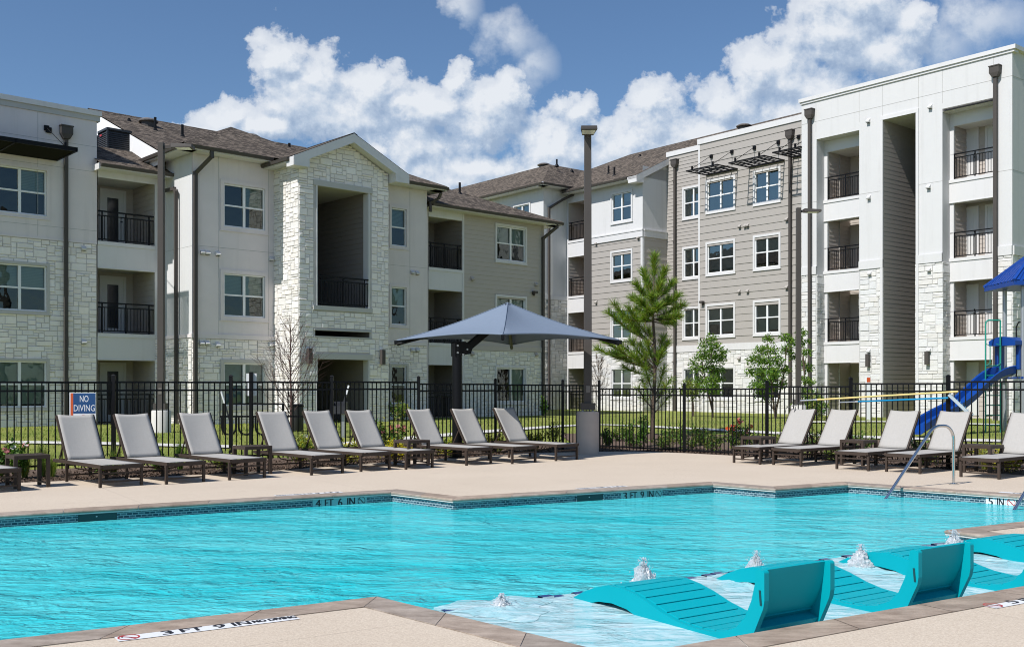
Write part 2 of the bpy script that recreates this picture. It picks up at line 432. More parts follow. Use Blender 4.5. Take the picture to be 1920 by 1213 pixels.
# ------------------------------------------------------------------ mesh helper
class MB:
    def __init__(s):
        s.v, s.f, s.mi, s.fc, s.mats = [], [], [], [], []
    def mat(s, name):
        if name not in s.mats:
            s.mats.append(name)
        return s.mats.index(name)
    def face(s, pts, mat, col=(1, 1, 1)):
        b = len(s.v)
        s.v.extend([tuple(p) for p in pts])
        s.f.append(tuple(range(b, b + len(pts))))
        s.mi.append(s.mat(mat))
        s.fc.append(col)
    def shared(s, verts, faces, mat, col=(1, 1, 1)):
        b = len(s.v)
        s.v.extend([tuple(p) for p in verts])
        k = s.mat(mat)
        for f in faces:
            s.f.append(tuple(b + i for i in f))
            s.mi.append(k)
            s.fc.append(col)
    def hexa(s, p, mat, col=(1, 1, 1)):
        # p: 8 corners, bottom 0-3 counter clockwise, top 4-7
        s.shared(p, [(3, 2, 1, 0), (4, 5, 6, 7), (0, 1, 5, 4), (1, 2, 6, 5), (2, 3, 7, 6), (3, 0, 4, 7)], mat, col)
    def box(s, x0, x1, y0, y1, z0, z1, mat, col=(1, 1, 1)):
        s.hexa([(x0, y0, z0), (x1, y0, z0), (x1, y1, z0), (x0, y1, z0), (x0, y0, z1), (x1, y0, z1), (x1, y1, z1), (x0, y1, z1)], mat, col)
    def bar(s, p, q, w, h, mat, up=(0, 0, 1)):
        # rectangular bar from p to q
        p, q = Vector(p), Vector(q)
        d = (q - p).normalized()
        u = Vector(up)
        if abs(d.dot(u)) > 0.98:
            u = Vector((1, 0, 0))
        sx = d.cross(u).normalized() * (w / 2)
        sz = sx.cross(d).normalized() * (h / 2)
        s.hexa([p - sx - sz, p + sx - sz, q + sx - sz, q - sx - sz, p - sx + sz, p + sx + sz, q + sx + sz, q - sx + sz], mat)
    def tube(s, path, r, mat, n=8, caps=True, col=(1, 1, 1)):
        path = [Vector(p) for p in path]
        rs = r if isinstance(r, (list, tuple)) else [r] * len(path)
        b = len(s.v)
        prev = None
        for i, p in enumerate(path):
            d = (path[min(i + 1, len(path) - 1)] - path[max(i - 1, 0)])
            d = d.normalized() if d.length > 1e-9 else Vector((0, 0, 1))
            if prev is None:
                a = d.cross(Vector((0, 0, 1)) if abs(d.z) < 0.9 else Vector((1, 0, 0))).normalized()
            else:
                a = (prev - d * prev.dot(d)).normalized()
            prev = a
            c = d.cross(a)
            for k in range(n):
                t = 2 * math.pi * k / n
                s.v.append(tuple(p + (a * math.cos(t) + c * math.sin(t)) * rs[i]))
        mk = s.mat(mat)
        for i in range(len(path) - 1):
            for k in range(n):
                s.f.append((b + i * n + k, b + i * n + (k + 1) % n, b + (i + 1) * n + (k + 1) % n, b + (i + 1) * n + k))
                s.mi.append(mk)
                s.fc.append(col)
        if caps:
            s.f.append(tuple(b + k for k in reversed(range(n))))
            s.f.append(tuple(b + (len(path) - 1) * n + k for k in range(n)))
            s.mi += [mk, mk]
            s.fc += [col, col]
    def prism(s, poly, M, t0, t1, mat, cap=True):
        # poly in (a,b), M maps (a,b,t) to xyz
        n_ = len(poly)
        v = [M(a, b, t0) for a, b in poly] + [M(a, b, t1) for a, b in poly]
        f = [(i, (i + 1) % n_, n_ + (i + 1) % n_, n_ + i) for i in range(n_)]
        s.shared(v, f, mat)
        if cap:
            tri = tessellate(poly)
            s.shared(v, [tuple(t) for t in tri] + [tuple(n_ + i for i in reversed(t)) for t in tri], mat)
    def build(s, name, parent=None, loc=None, rz=None, smooth=False, uv=False, bevel=0.0, weld=False):
        me = bpy.data.meshes.new(name)
        me.from_pydata(s.v, [], s.f)
        for k in s.mats:
            me.materials.append(MATS[k])
        me.polygons.foreach_set('material_index', s.mi)
        if smooth:
            me.polygons.foreach_set('use_smooth', [True] * len(s.f))
        if any(c != (1, 1, 1) for c in s.fc) or any(k in ('stone', 'coping', 'leaf', 'chips') for k in s.mats):
            ca = me.color_attributes.new('Col', 'FLOAT_COLOR', 'CORNER')
            buf = []
            for f, c in zip(s.f, s.fc):
                buf.extend((c[0], c[1], c[2], 1.0) * len(f))
            ca.data.foreach_set('color', buf)
        if uv:
            ul = me.uv_layers.new(name='UVMap')
            buf = []
            for f in s.f:
                p = [Vector(s.v[i]) for i in f]
                nn = (p[1] - p[0]).cross(p[2] - p[0])
                nn = nn.normalized() if nn.length > 1e-9 else Vector((0, 0, 1))
                t = Vector((0, 0, 1)).cross(nn)
                t = t.normalized() if t.length > 1e-4 else Vector((1, 0, 0))
                bb = nn.cross(t)
                for q in p:
                    buf.extend((q.dot(t), q.dot(bb)))
            ul.data.foreach_set('uv', buf)
        me.update()
        if weld or smooth or bevel:
            bm = bmesh.new()
            bm.from_mesh(me)
            if weld:
                bmesh.ops.remove_doubles(bm, verts=bm.verts, dist=0.0005)
            bmesh.ops.recalc_face_normals(bm, faces=bm.faces)
            bm.to_mesh(me)
            bm.free()
        o = bpy.data.objects.new(name, me)
        COL.objects.link(o)
        if parent:
            o.parent = parent
        if loc is not None:
            o.location = loc
        if rz is not None:
            o.rotation_euler = (0, 0, rz)
        if bevel:
            md = o.modifiers.new('bevel', 'BEVEL')
            md.width = bevel
            md.segments = 2
            md.limit_method = 'ANGLE'
            md.angle_limit = R_(40)
        if smooth and not bevel:
            try:
                me.set_sharp_from_angle(angle=R_(42))
            except Exception:
                pass
        return o

def tessellate(poly):
    from mathutils.geometry import tessellate_polygon
    return tessellate_polygon([[Vector((a, b, 0)) for a, b in poly]])

def tag(o, label=None, cat=None, group=None, kind=None):
    if label: o['label'] = label
    if cat: o['category'] = cat
    if group: o['group'] = group
    if kind: o['kind'] = kind
    return o
def empty(name, loc=(0, 0, 0), rz=0.0):
    o = bpy.data.objects.new(name, None)
    o.empty_display_size = 0.2
    o.location = loc
    o.rotation_euler = (0, 0, rz)
    COL.objects.link(o)
    return o
def copy_tree(o, parent=None):
    c = o.copy()
    COL.objects.link(c)
    c.parent = parent
    for ch in list(o.children):
        copy_tree(ch, c)
    return c

def gp(x, y, z=0.0):
    """where the view ray through a pixel meets the height z"""
    d = (CH - z) * F / (y - HZ)
    return Vector(((x - CX) / F * d, d))
def at_d(x, y, d):
    return Vector(((x - CX) / F * d, d, CH + (HZ - y) / F * d))

TEXTC = {}
def text_shape(s, size):
    k = (s, size)
    if k not in TEXTC:
        cu = bpy.data.curves.new('txt', 'FONT')
        cu.body = s
        cu.size = size
        cu.resolution_u = 3
        o = bpy.data.objects.new('txt', cu)
        COL.objects.link(o)
        bpy.context.view_layer.update()
        me = bpy.data.meshes.new_from_object(o.evaluated_get(bpy.context.evaluated_depsgraph_get()))
        vs = [v.co.copy() for v in me.vertices]
        fs = [tuple(p.vertices) for p in me.polygons]
        bpy.data.objects.remove(o)
        bpy.data.curves.remove(cu)
        bpy.data.meshes.remove(me)
        TEXTC[k] = (vs, fs)
    return TEXTC[k]
def put_text(mb, s, size, M, mat, width=None, bold=0.0):
    vs, fs = text_shape(s, size)
    x0, x1 = min(v.x for v in vs), max(v.x for v in vs)
    k = (width / (x1 - x0)) if width else 1.0
    for dx in ((0.0,) if not bold else (-bold, 0.0, bold)):
        mb.shared([M((v.x - x0) * k + dx, v.y, 0.0006 * (1 + (dx > 0) - (dx < 0))) for v in vs], fs, mat)
def ring(mb, M, cx, cy, r0, r1, mat, seg=28, t=0.0):
    vs = []
    for i in range(seg):
        a = 2 * math.pi * i / seg
        vs += [M(cx + r0 * math.cos(a), cy + r0 * math.sin(a), t), M(cx + r1 * math.cos(a), cy + r1 * math.sin(a), t)]
    mb.shared(vs, [(2 * i, 2 * i + 1, (2 * i + 3) % (2 * seg), (2 * i + 2) % (2 * seg)) for i in range(seg)], mat)
def no_diving(mb, M, cx, cy, r, red='sign_red', dark='ink'):
    ring(mb, M, cx, cy, r * 0.84, r, red, t=0.0012)
    d = r * 0.64
    w = r * 0.07
    mb.face([M(cx - d - w, cy + d - w, 0.0014), M(cx - d + w, cy + d + w, 0.0014), M(cx + d + w, cy - d + w, 0.0014), M(cx + d - w, cy - d - w, 0.0014)], red)
    # small diver: body, arm, head
    for (ax, ay, bx, by, ww) in ((-.45, .40, .05, .02, .09), (.05, .02, .22, -.42, .06), (-.45, .40, -.62, .12, .05)):
        a, b = Vector((ax, ay)) * r, Vector((bx, by)) * r
        nn = Vector((-(b - a).y, (b - a).x)).normalized() * ww * r
        mb.face([M(cx + p.x, cy + p.y, 0.001) for p in (a - nn, b - nn, b + nn, a + nn)], dark)
    ring(mb, M, cx + .12 * r, cy - .16 * r, 0.0, r * 0.12, dark, 10, t=0.001)

# ================================================================== THE SETTING
def V2(*a): return Vector(a)
def isect(p, d, q, e):
    # crossing of p + t d and q + s e
    den = d.x * e.y - d.y * e.x
    t = ((q.x - p.x) * e.y - (q.y - p.y) * e.x) / den
    return p + d * t
ZW = -0.15                                        # water level below the deck
A1, A2, A3, A4, A5, A6 = gp(733, 922), gp(849, 936), gp(1337, 907), gp(1454, 916.5), gp(1590, 907), gp(1920, 930.5)
A0 = A1 + (gp(0, 966) - A1).normalized() * 13.0
B2 = gp(1772, 994)
C3 = gp(708, 1118)
C4d = (gp(0, 1200) - C3).normalized()
C4 = C3 + C4d * 9.0
nl = (gp(995, 1187) - C3).normalized()             # near left edge of the shelf
nr0, nr1 = gp(1262, 1212), gp(1915, 1099)
nrd = (nr1 - nr0).normalized()
C2 = isect(C3, nl, nr0, nrd)
bu = (gp(1920, 977) - B2).normalized()
bd = (gp(1915, 1013) - B2).normalized()
I7 = isect(A5, (A6 - A5).normalized(), B2, bu)
B3 = isect(B2, bd, nr0, nrd)
pool = [A0, A1, A2, A3, A4, A5, I7, B2, B3, C2, C3, C4]
def area(p): return sum(p[i].x * p[(i + 1) % len(p)].y - p[(i + 1) % len(p)].x * p[i].y for i in range(len(p))) / 2
if area(pool) < 0: pool.reverse()
def offset(poly, d):
    # outward offset of a counter clockwise polygon
    out = []
    for i in range(len(poly)):
        a, b, c = poly[i - 1], poly[i], poly[(i + 1) % len(poly)]
        e1, e2 = (b - a).normalized(), (c - b).normalized()
        n1, n2 = Vector((e1.y, -e1.x)), Vector((e2.y, -e2.x))
        k = d / (1 + n1.dot(n2))
        out.append(b + (n1 + n2) * k)
    return out
def poly_mesh(name, loops, z, mat, uv=False):
    bm = bmesh.new()
    edges = []
    for lp in loops:
        vs = [bm.verts.new((p.x, p.y, z)) for p in lp]
        edges += [bm.edges.new((vs[i], vs[(i + 1) % len(vs)])) for i in range(len(vs))]
    bmesh.ops.triangle_fill(bm, use_beauty=True, use_dissolve=False, edges=edges, normal=(0, 0, 1))
    bmesh.ops.recalc_face_normals(bm, faces=bm.faces)
    for f in bm.faces:
        if f.normal.z < 0: f.normal_flip()
    me = bpy.data.meshes.new(name)
    bm.to_mesh(me)
    bm.free()
    me.materials.append(MATS[mat])
    o = bpy.data.objects.new(name, me)
    COL.objects.link(o)
    return o

# deck edge against the planting bed
bed_edge = [gp(0, 906), gp(150, 900), gp(475, 885), gp(725, 866), gp(835, 859), gp(980, 849.5), gp(1110, 846.5), gp(1190, 846), gp(1280, 849), gp(1380, 854), gp(1640, 869), gp(1850, 886)]
e0 = (bed_edge[0] - bed_edge[2]).normalized()
e1 = (bed_edge[-1] - bed_edge[-3]).normalized()
deck_outer = [bed_edge[0] + e0 * 14] + bed_edge + [bed_edge[-1] + e1 * 14, V2(24, -14), V2(-24, -14)]
COPW = 0.30
deck = poly_mesh('pool_deck', [deck_outer, offset(pool, COPW + 0.004)], 0.0, 'deck')
tag(deck, kind='structure')

# coping: stones with a rounded nose
mb = MB()
off_in, off_out = pool, offset(pool, COPW)
rnd = random.Random(3)
prof = [(0.0, -0.034), (-0.006, -0.030), (-0.008, -0.018), (-0.005, -0.006), (0.004, 0.002), (0.016, 0.006)]
for i in range(len(pool)):
    a, b = off_in[i], off_in[(i + 1) % len(pool)]
    ao, bo = off_out[i], off_out[(i + 1) % len(pool)]
    L_ = (b - a).length
    nst = max(1, round(L_ / 0.92))
    out = Vector(((b - a).y, -(b - a).x)).normalized()
    for k in range(nst):
        t0, t1 = k / nst, (k + 1) / nst
        gpj = 0.0035 / L_
        sh = 0.85 + 0.3 * rnd.random()
        wm = (rnd.random() - .5) * 0.07
        col = (sh * (1 + wm), sh, sh * (1 - wm))
        def rim(t, o_, z):
            # interpolate so that the ends are mitred at the corners
            base = a.lerp(b, t)
            far = ao.lerp(bo, t) if (k not in (0, nst - 1)) else None
            if far is None:
                far = ao.lerp(bo, t)
            q = base + (far - base) * (o_ / COPW)
            return (q.x, q.y, z)
        ts = (t0 + gpj, t1 - gpj)
        for (o0, z0), (o1, z1) in zip(prof[:-1], prof[1:]):
            mb.face([rim(ts[0], o0, z0), rim(ts[1], o0, z0), rim(ts[1], o1, z1), rim(ts[0], o1, z1)], 'coping', col)
        mb.face([rim(ts[0], .016, .006), rim(ts[1], .016, .006), rim(ts[1], COPW, .006), rim(ts[0], COPW, .006)], 'coping', col)
        mb.face([rim(ts[0], COPW, .006), rim(ts[1], COPW, .006), rim(ts[1], COPW, -.05), rim(ts[0], COPW, -.05)], 'coping', col)
    # joint filling
    mb.face([(a.x, a.y, -.004), (b.x, b.y, -.004), (bo.x, bo.y, .002), (ao.x, ao.y, .002)], 'concrete_light')
    mb.face([(a.x, a.y, -.05), (b.x, b.y, -.05), (b.x, b.y, -.004), (a.x, a.y, -.004)], 'concrete_light')
coping = mb.build('pool_coping', weld=False)
tag(coping, kind='structure')

# basin
mb = MB()
wall_l = offset(pool, 0.03)
for i in range(len(pool)):
    a, b = wall_l[i], wall_l[(i + 1) % len(pool)]
    mb.face([(a.x, a.y, -.27), (b.x, b.y, -.27), (b.x, b.y, -.028), (a.x, a.y, -.028)], 'tile')
    mb.face([(a.x, a.y, -1.4), (b.x, b.y, -1.4), (b.x, b.y, -.27), (a.x, a.y, -.27)], 'plaster')
basin = mb.build('pool_basin', uv=True)
tag(basin, kind='structure')
floor_o = poly_mesh('pool_floor', [wall_l], -1.35, 'plaster')
tag(floor_o, kind='structure')
# sun shelf
K0 = isect(C3, nl, gp(830, 1147, ZW), (gp(1709, 1033, ZW) - gp(830, 1147, ZW)).normalized())
nw = lambda p, q: (q - p).normalized()
shelf = [C2 - nl * -0.03, B3, B2, K0]
mb = MB()
if area(shelf) < 0: shelf.reverse()
zs = -0.38
mb.face([(p.x, p.y, zs) for p in shelf], 'plaster_pale')
mb.face([(B2.x, B2.y, -1.3), (K0.x, K0.y, -1.3), (K0.x, K0.y, zs), (B2.x, B2.y, zs)], 'plaster')
ed = nw(K0, B2)
en = Vector((-ed.y, ed.x))
if (en.dot(A1 - K0)) < 0: en = -en
# raised rim of dark blue mosaic at the edge of the shelf
rim0, rim1 = K0 + en * 0.02, B2 + en * 0.02
nseg = 60
for i in range(nseg):
    p, q = rim0.lerp(rim1, i / nseg), rim0.lerp(rim1, (i + 1) / nseg)
    zt = ZW + 0.010 + 0.014 * math.sin(i * 1.7) * math.sin(i * 0.61)
    p2, q2 = p - en * 0.075, q - en * 0.075
    mb.face([(p.x, p.y, zt), (q.x, q.y, zt), (q2.x, q2.y, zt), (p2.x, p2.y, zt)], 'tile_navy')
    mb.face([(p.x, p.y, zt - .3), (q.x, q.y, zt - .3), (q.x, q.y, zt), (p.x, p.y, zt)], 'tile_navy')
    mb.face([(p2.x, p2.y, zt - .3), (q2.x, q2.y, zt - .3), (q2.x, q2.y, zt), (p2.x, p2.y, zt)], 'plaster_pale')
# entry steps along the far right edges
dA = (I7 - A5).normalized()
nA = Vector((dA.y, -dA.x))
if nA.dot(C3 - A5) < 0: nA = -nA
dB_ = (A5 - A4).normalized()
for k, (w0, zt) in enumerate(((0.0, -0.34), (0.5, -0.58), (1.0, -0.82), (1.5, -1.06))):
    p, q = A5 + nA * w0 - dA * 0.0, I7 + nA * w0
    p2, q2 = A5 + nA * (w0 + 0.5), I7 + nA * (w0 + 0.5)
    mb.face([(p.x, p.y, zt), (q.x, q.y, zt), (q2.x, q2.y, zt), (p2.x, p2.y, zt)], 'plaster_step')
    mb.face([(p2.x, p2.y, zt - .24), (q2.x, q2.y, zt - .24), (q2.x, q2.y, zt), (p2.x, p2.y, zt)], 'plaster_step')
sh_o = mb.build('pool_shelf', uv=True)
tag(sh_o, kind='structure')
# water surface: two joining sheets
wl = offset(pool, 0.028)
deep = [p for p in pool]
wa = poly_mesh('water', [offset([q for q in ([A0, A1, A2, A3, A4, A5, I7, B2, K0, C3, C4] if area([A0, A1, A2, A3, A4, A5, I7, B2, K0, C3, C4]) > 0 else [C4, C3, K0, B2, I7, A5, A4, A3, A2, A1, A0])], 0.026)], ZW, 'water')
tag(wa, kind='structure')
sw = [Vector(p) for p in shelf]
wb = poly_mesh('shelf_water', [offset(sw, 0.02)], ZW + 0.004, 'water_foam')
tag(wb, kind='structure')
# skimmer mouths: flat faces painted dark for the shade inside
def skimmer(px0, px1, P0, P1):
    d = (P1 - P0).normalized()
    def on(px):
        q = (px - CX) / F
        t = (q * P0.y - P0.x) / (d.x - q * d.y)
        return P0 + d * t
    a, b = on(px0), on(px1)
    nrm = Vector((d.y, -d.x))
    if nrm.dot(C3 - P0) < 0: nrm = -nrm
    mb = MB()
    a, b = a - nrm * 0.024, b - nrm * 0.024
    for z0, z1, mt in ((-.27, -.034, 'mouth_shade'),):
        mb.face([(a.x, a.y, z0), (b.x, b.y, z0), (b.x, b.y, z1), (a.x, a.y, z1)], mt)
    for p, q in ((a, a + d * .015), (b - d * .015, b)):
        mb.hexa([(v.x, v.y, z) for z in (-.27, -.036) for v in (p, q, q + nrm * .012, p + nrm * .012)], 'tile')
    mid = a.lerp(b, 0.48) + nrm * .004
    mb.box(mid.x - .008, mid.x + .008, mid.y - .008, mid.y + .008, -.098, -.084, 'trim')
    mb.build('skimmer_mouth', basin, uv=True)
skimmer(144, 222, A0, A1)
skimmer(1081, 1133, A2, A3)

# ------------------------------------------------------------------ lawn and beds
D2 = []
def seg_dist(p, a, b):
    ab = b - a
    t = max(0, min(1, (p - a).dot(ab) / ab.length_squared))
    return (p - (a + ab * t)).length
bed_line = [bed_edge[0] + e0 * 40] + bed_edge + [bed_edge[-1] + e1 * 40]
def inside_deck(p):
    poly = [bed_edge[0] + e0 * 40] + bed_edge + [bed_edge[-1] + e1 * 40, V2(60, -60), V2(-60, -60)]
    c = False
    for i in range(len(poly)):
        a, b = poly[i - 1], poly[i]
        if (a.y > p.y) != (b.y > p.y) and p.x < (b.x - a.x) * (p.y - a.y) / (b.y - a.y) + a.x:
            c = not c
    return c
def sdist(p):
    d = min(seg_dist(p, bed_line[i], bed_line[i + 1]) for i in range(len(bed_line) - 1))
    return -d if inside_deck(p) else d
def smooth(a, b, x):
    t = max(0.0, min(1.0, (x - a) / (b - a)))
    return t * t * (3 - 2 * t)
def ground_z(x, y):
    d = sdist(V2(x, y))
    return -0.06 + 0.38 * smooth(1.2, 9.0, d)
xs = [-400, -250, -150, -100, -70] + [-50 + 1.25 * i for i in range(97)] + [90, 130, 200, 400]
ys = [-14.5, -8, 0, 6] + [10 + 1.25 * i for i in range(57)] + [95, 130, 200, 400, 900]
gv, gf, idx = [], [], {}
for j, y in enumerate(ys):
    for i, x in enumerate(xs):
        idx[(i, j)] = len(gv)
        gv.append((x, y, ground_z(x, y)))
for j in range(len(ys) - 1):
    for i in range(len(xs) - 1):
        cx_, cy_ = (xs[i] + xs[i + 1]) / 2, (ys[j] + ys[j + 1]) / 2
        cs = [V2(xs[i], ys[j]), V2(xs[i + 1], ys[j]), V2(xs[i + 1], ys[j + 1]), V2(xs[i], ys[j + 1])]
        if -24 < cx_ < 24 and all(sdist(c) < -0.3 for c in cs):
            continue
        gf.append((idx[(i, j)], idx[(i + 1, j)], idx[(i + 1, j + 1)], idx[(i, j + 1)]))
mb = MB()
mb.shared(gv, gf, 'lawn')
ground = mb.build('ground', smooth=True)
tag(ground, kind='structure')

def ribbon(name, line, o0, o1, z, mat, n_sub=1, zf=None, uv=False):
    """strip along a polyline, offset sideways o0..o1 (left of travel is positive)"""
    def offs(o):
        out = []
        for i, p in enumerate(line):
            a = line[max(i - 1, 0)]
            c = line[min(i + 1, len(line) - 1)]
            t = (c - a).normalized()
            out.append(p + Vector((-t.y, t.x)) * o)
        return out
    rows = [offs(o0 + (o1 - o0) * k / n_sub) for k in range(n_sub + 1)]
    mb = MB()
    n_ = len(line)
    vs = [(p.x, p.y, (zf(p.x, p.y) if zf else 0) + z) for r in rows for p in r]
    fs = [(k * n_ + i, k * n_ + i + 1, (k + 1) * n_ + i + 1, (k + 1) * n_ + i) for k in range(n_sub) for i in range(n_ - 1)]
    mb.shared(vs, fs, mat)
    return mb.build(name, uv=uv)
def dense(line, step):
    out = []
    for a, b in zip(line[:-1], line[1:]):
        m_ = max(1, int((b - a).length / step))
        out += [a.lerp(b, i / m_) for i in range(m_)]
    return out + [line[-1]]
bed = ribbon('mulch_bed', dense([bed_edge[0] + e0 * 12] + bed_edge + [bed_edge[-1] + e1 * 12], 0.5), -0.02, 2.7, 0.035, 'mulch', 5, lambda x, y: ground_z(x, y) * 0.9)
tag(bed, kind='structure')
bed2 = ribbon('mulch_bed', dense(bed_edge[6:] + [bed_edge[-1] + e1 * 12], 0.5), 2.65, 5.6, 0.034, 'mulch', 5, lambda x, y: max(ground_z(x, y), ground_z(x, y) * .9))
tag(bed2, kind='structure')

# ------------------------------------------------------------------ fence lines
FD1 = Vector((math.cos(R_(39)), math.sin(R_(39))))
FP1 = V2(-7.5, 19.25)
FC = FP1 + FD1 * 12.64                              # corner
FD2 = Vector((math.cos(R_(-45.5)), math.sin(R_(-45.5))))
def on_line(px, P0, d):
    q = (px - CX) / F
    t = (q * P0.y - P0.x) / (d.x - q * d.y)
    return P0 + d * t

# ================================================================== BUILDING HELPERS
class Frame:
    """facade frame: x along the facade to the right, y into the building"""
    def __init__(s, P0, ang):
        s.P, s.ang = Vector(P0), R_(ang)
        s.x = Vector((math.cos(s.ang), math.sin(s.ang)))
        s.y = Vector((-s.x.y, s.x.x))
    def s(f, px, y=0.0):
        q = (px - CX) / F
        b = f.P + f.y * y
        return (q * b.y - b.x) / (f.x.x - q * f.x.y)
    def z(f, px, py, y=0.0):
        d = (f.P + f.y * y + f.x * f.s(px, y)).y
        return CH + (HZ - py) * d / F
def front(y0): return lambda a, z, o=0.0: (a, y0 - o, z)
def side_pos(x0): return lambda a, z, o=0.0: (x0 + o, a, z)       # faces +x
def side_neg(x0): return lambda a, z, o=0.0: (x0 - o, a, z)       # faces -x

def boxM(mb, M, a0, a1, z0, z1, o0, o1, mat, col=(1, 1, 1)):
    mb.hexa([M(a0, z0, o1), M(a1, z0, o1), M(a1, z0, o0), M(a0, z0, o0), M(a0, z1, o1), M(a1, z1, o1), M(a1, z1, o0), M(a0, z1, o0)], mat, col)
def wall(mb, M, a0, a1, z0, z1, ops, mat, o=0.0):
    aa = sorted({a0, a1, *[max(a0, min(a1, v)) for op in ops for v in op[:2]]})
    zz = sorted({z0, z1, *[max(z0, min(z1, v)) for op in ops for v in op[2:4]]})
    for i in range(len(aa) - 1):
        for j in range(len(zz) - 1):
            ca, cz = (aa[i] + aa[i + 1]) / 2, (zz[j] + zz[j + 1]) / 2
            if aa[i + 1] - aa[i] < 1e-5 or zz[j + 1] - zz[j] < 1e-5: continue
            if any(op[0] < ca < op[1] and op[2] < cz < op[3] for op in ops): continue
            mb.face([M(aa[i], zz[j], o), M(aa[i + 1], zz[j], o), M(aa[i + 1], zz[j + 1], o), M(aa[i], zz[j + 1], o)], mat)
def siding(mb, M, a0, a1, z0, z1, ops, mat, course=0.19, lip=0.018):
    z = z0
    rnd = random.Random(int(abs(a0 * 100) + abs(z0 * 10)))
    while z < z1 - 0.01:
        zt = min(z + course, z1)
        spans = [(a0, a1)]
        for op in ops:
            if op[2] < (z + zt) / 2 < op[3]:
                ns = []
                for (p, q) in spans:
                    if op[1] <= p or op[0] >= q: ns.append((p, q)); continue
                    if op[0] > p: ns.append((p, op[0]))
                    if op[1] < q: ns.append((op[1], q))
                spans = ns
        for (p, q) in spans:
            l = lip * (0.85 + .3 * rnd.random())
            mb.face([M(p, z, l), M(q, z, l), M(q, zt, 0.003), M(p, zt, 0.003)], mat)
            mb.face([M(p, z, -0.002), M(q, z, -0.002), M(q, z, l), M(p, z, l)], mat)
        z = zt
def stone(mb, M, a0, a1, z0, z1, ops, unit=0.085, base=(0.92, 0.87, 0.84), amp=0.075, clip=None, seed=1, wide=1.0, mort='mortar'):
    rnd = random.Random(seed)
    na, nz = max(1, int(round((a1 - a0) / unit))), max(1, int(round((z1 - z0) / unit)))
    ua, uz = (a1 - a0) / na, (z1 - z0) / nz
    occ = [[False] * na for _ in range(nz)]
    for j in range(nz):
        for i in range(na):
            ca, cz = a0 + (i + .5) * ua, z0 + (j + .5) * uz
            if any(op[0] < ca < op[1] and op[2] < cz < op[3] for op in ops) or (clip and not clip(ca, cz)):
                occ[j][i] = True
    wall(mb, M, a0, a1, z0, z1, ops, 'mortar_white' if base[0] > .715 and amp < .06 else mort) if not clip else None
    for j in range(nz):
        for i in range(na):
            if occ[j][i]: continue
            h = rnd.choice((1, 1, 2, 2, 2, 3))
            w = int(rnd.choice((2, 3, 3, 4, 5, 6)) * wide)
            if h == 1: w = max(w, 3)
            while h > 1 and (j + h > nz or occ[j + h - 1][i]): h -= 1
            ww = 0
            while ww < w and i + ww < na and not any(occ[j + q][i + ww] for q in range(h)): ww += 1
            # never leave a sliver
            if i + ww < na and ww and i + ww + 1 <= na and (i + ww + 1 == na or occ[j][min(i + ww + 1, na - 1)]) and not occ[j][i + ww] and not any(occ[j + q][i + ww] for q in range(h)): ww += 1
            for q in range(h):
                for r in range(ww): occ[j + q][i + r] = True
            g_ = 0.007
            p, q2, b, t = a0 + i * ua + g_, a0 + (i + ww) * ua - g_, z0 + j * uz + g_, z0 + (j + h) * uz - g_
            k = 1 + (rnd.random() - .5) * 2 * amp
            wm = (rnd.random() - .5) * 0.035
            col = (base[0] * k * (1 + wm), base[1] * k, base[2] * k * (1 - wm * 1.3))
            o = 0.012 + 0.022 * rnd.random()
            e = 0.012
            jt = lambda: (rnd.random() - .5) * 0.014
            f4 = [(p + e + jt(), b + e, o + jt()), (q2 - e + jt(), b + e, o + jt()), (q2 - e, t - e + jt() * .5, o + jt()), (p + e, t - e, o + jt())]
            b4 = [(p, b, 0.0), (q2, b, 0.0), (q2, t, 0.0), (p, t, 0.0)]
            vs = [M(*x) for x in b4] + [M(*x) for x in f4]
            mb.shared(vs, [(4, 5, 6, 7), (0, 1, 5, 4), (1, 2, 6, 5), (2, 3, 7, 6), (3, 0, 4, 7)], 'stone', col)
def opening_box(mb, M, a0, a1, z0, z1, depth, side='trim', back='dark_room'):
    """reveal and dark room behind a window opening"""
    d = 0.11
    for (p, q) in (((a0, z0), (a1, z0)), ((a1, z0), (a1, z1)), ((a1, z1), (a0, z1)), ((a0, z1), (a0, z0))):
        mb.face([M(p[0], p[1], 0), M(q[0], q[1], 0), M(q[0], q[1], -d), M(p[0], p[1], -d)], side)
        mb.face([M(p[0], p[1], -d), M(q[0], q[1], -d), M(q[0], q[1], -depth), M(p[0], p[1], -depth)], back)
    mb.face([M(a0, z0, -depth), M(a1, z0, -depth), M(a1, z1, -depth), M(a0, z1, -depth)], back)

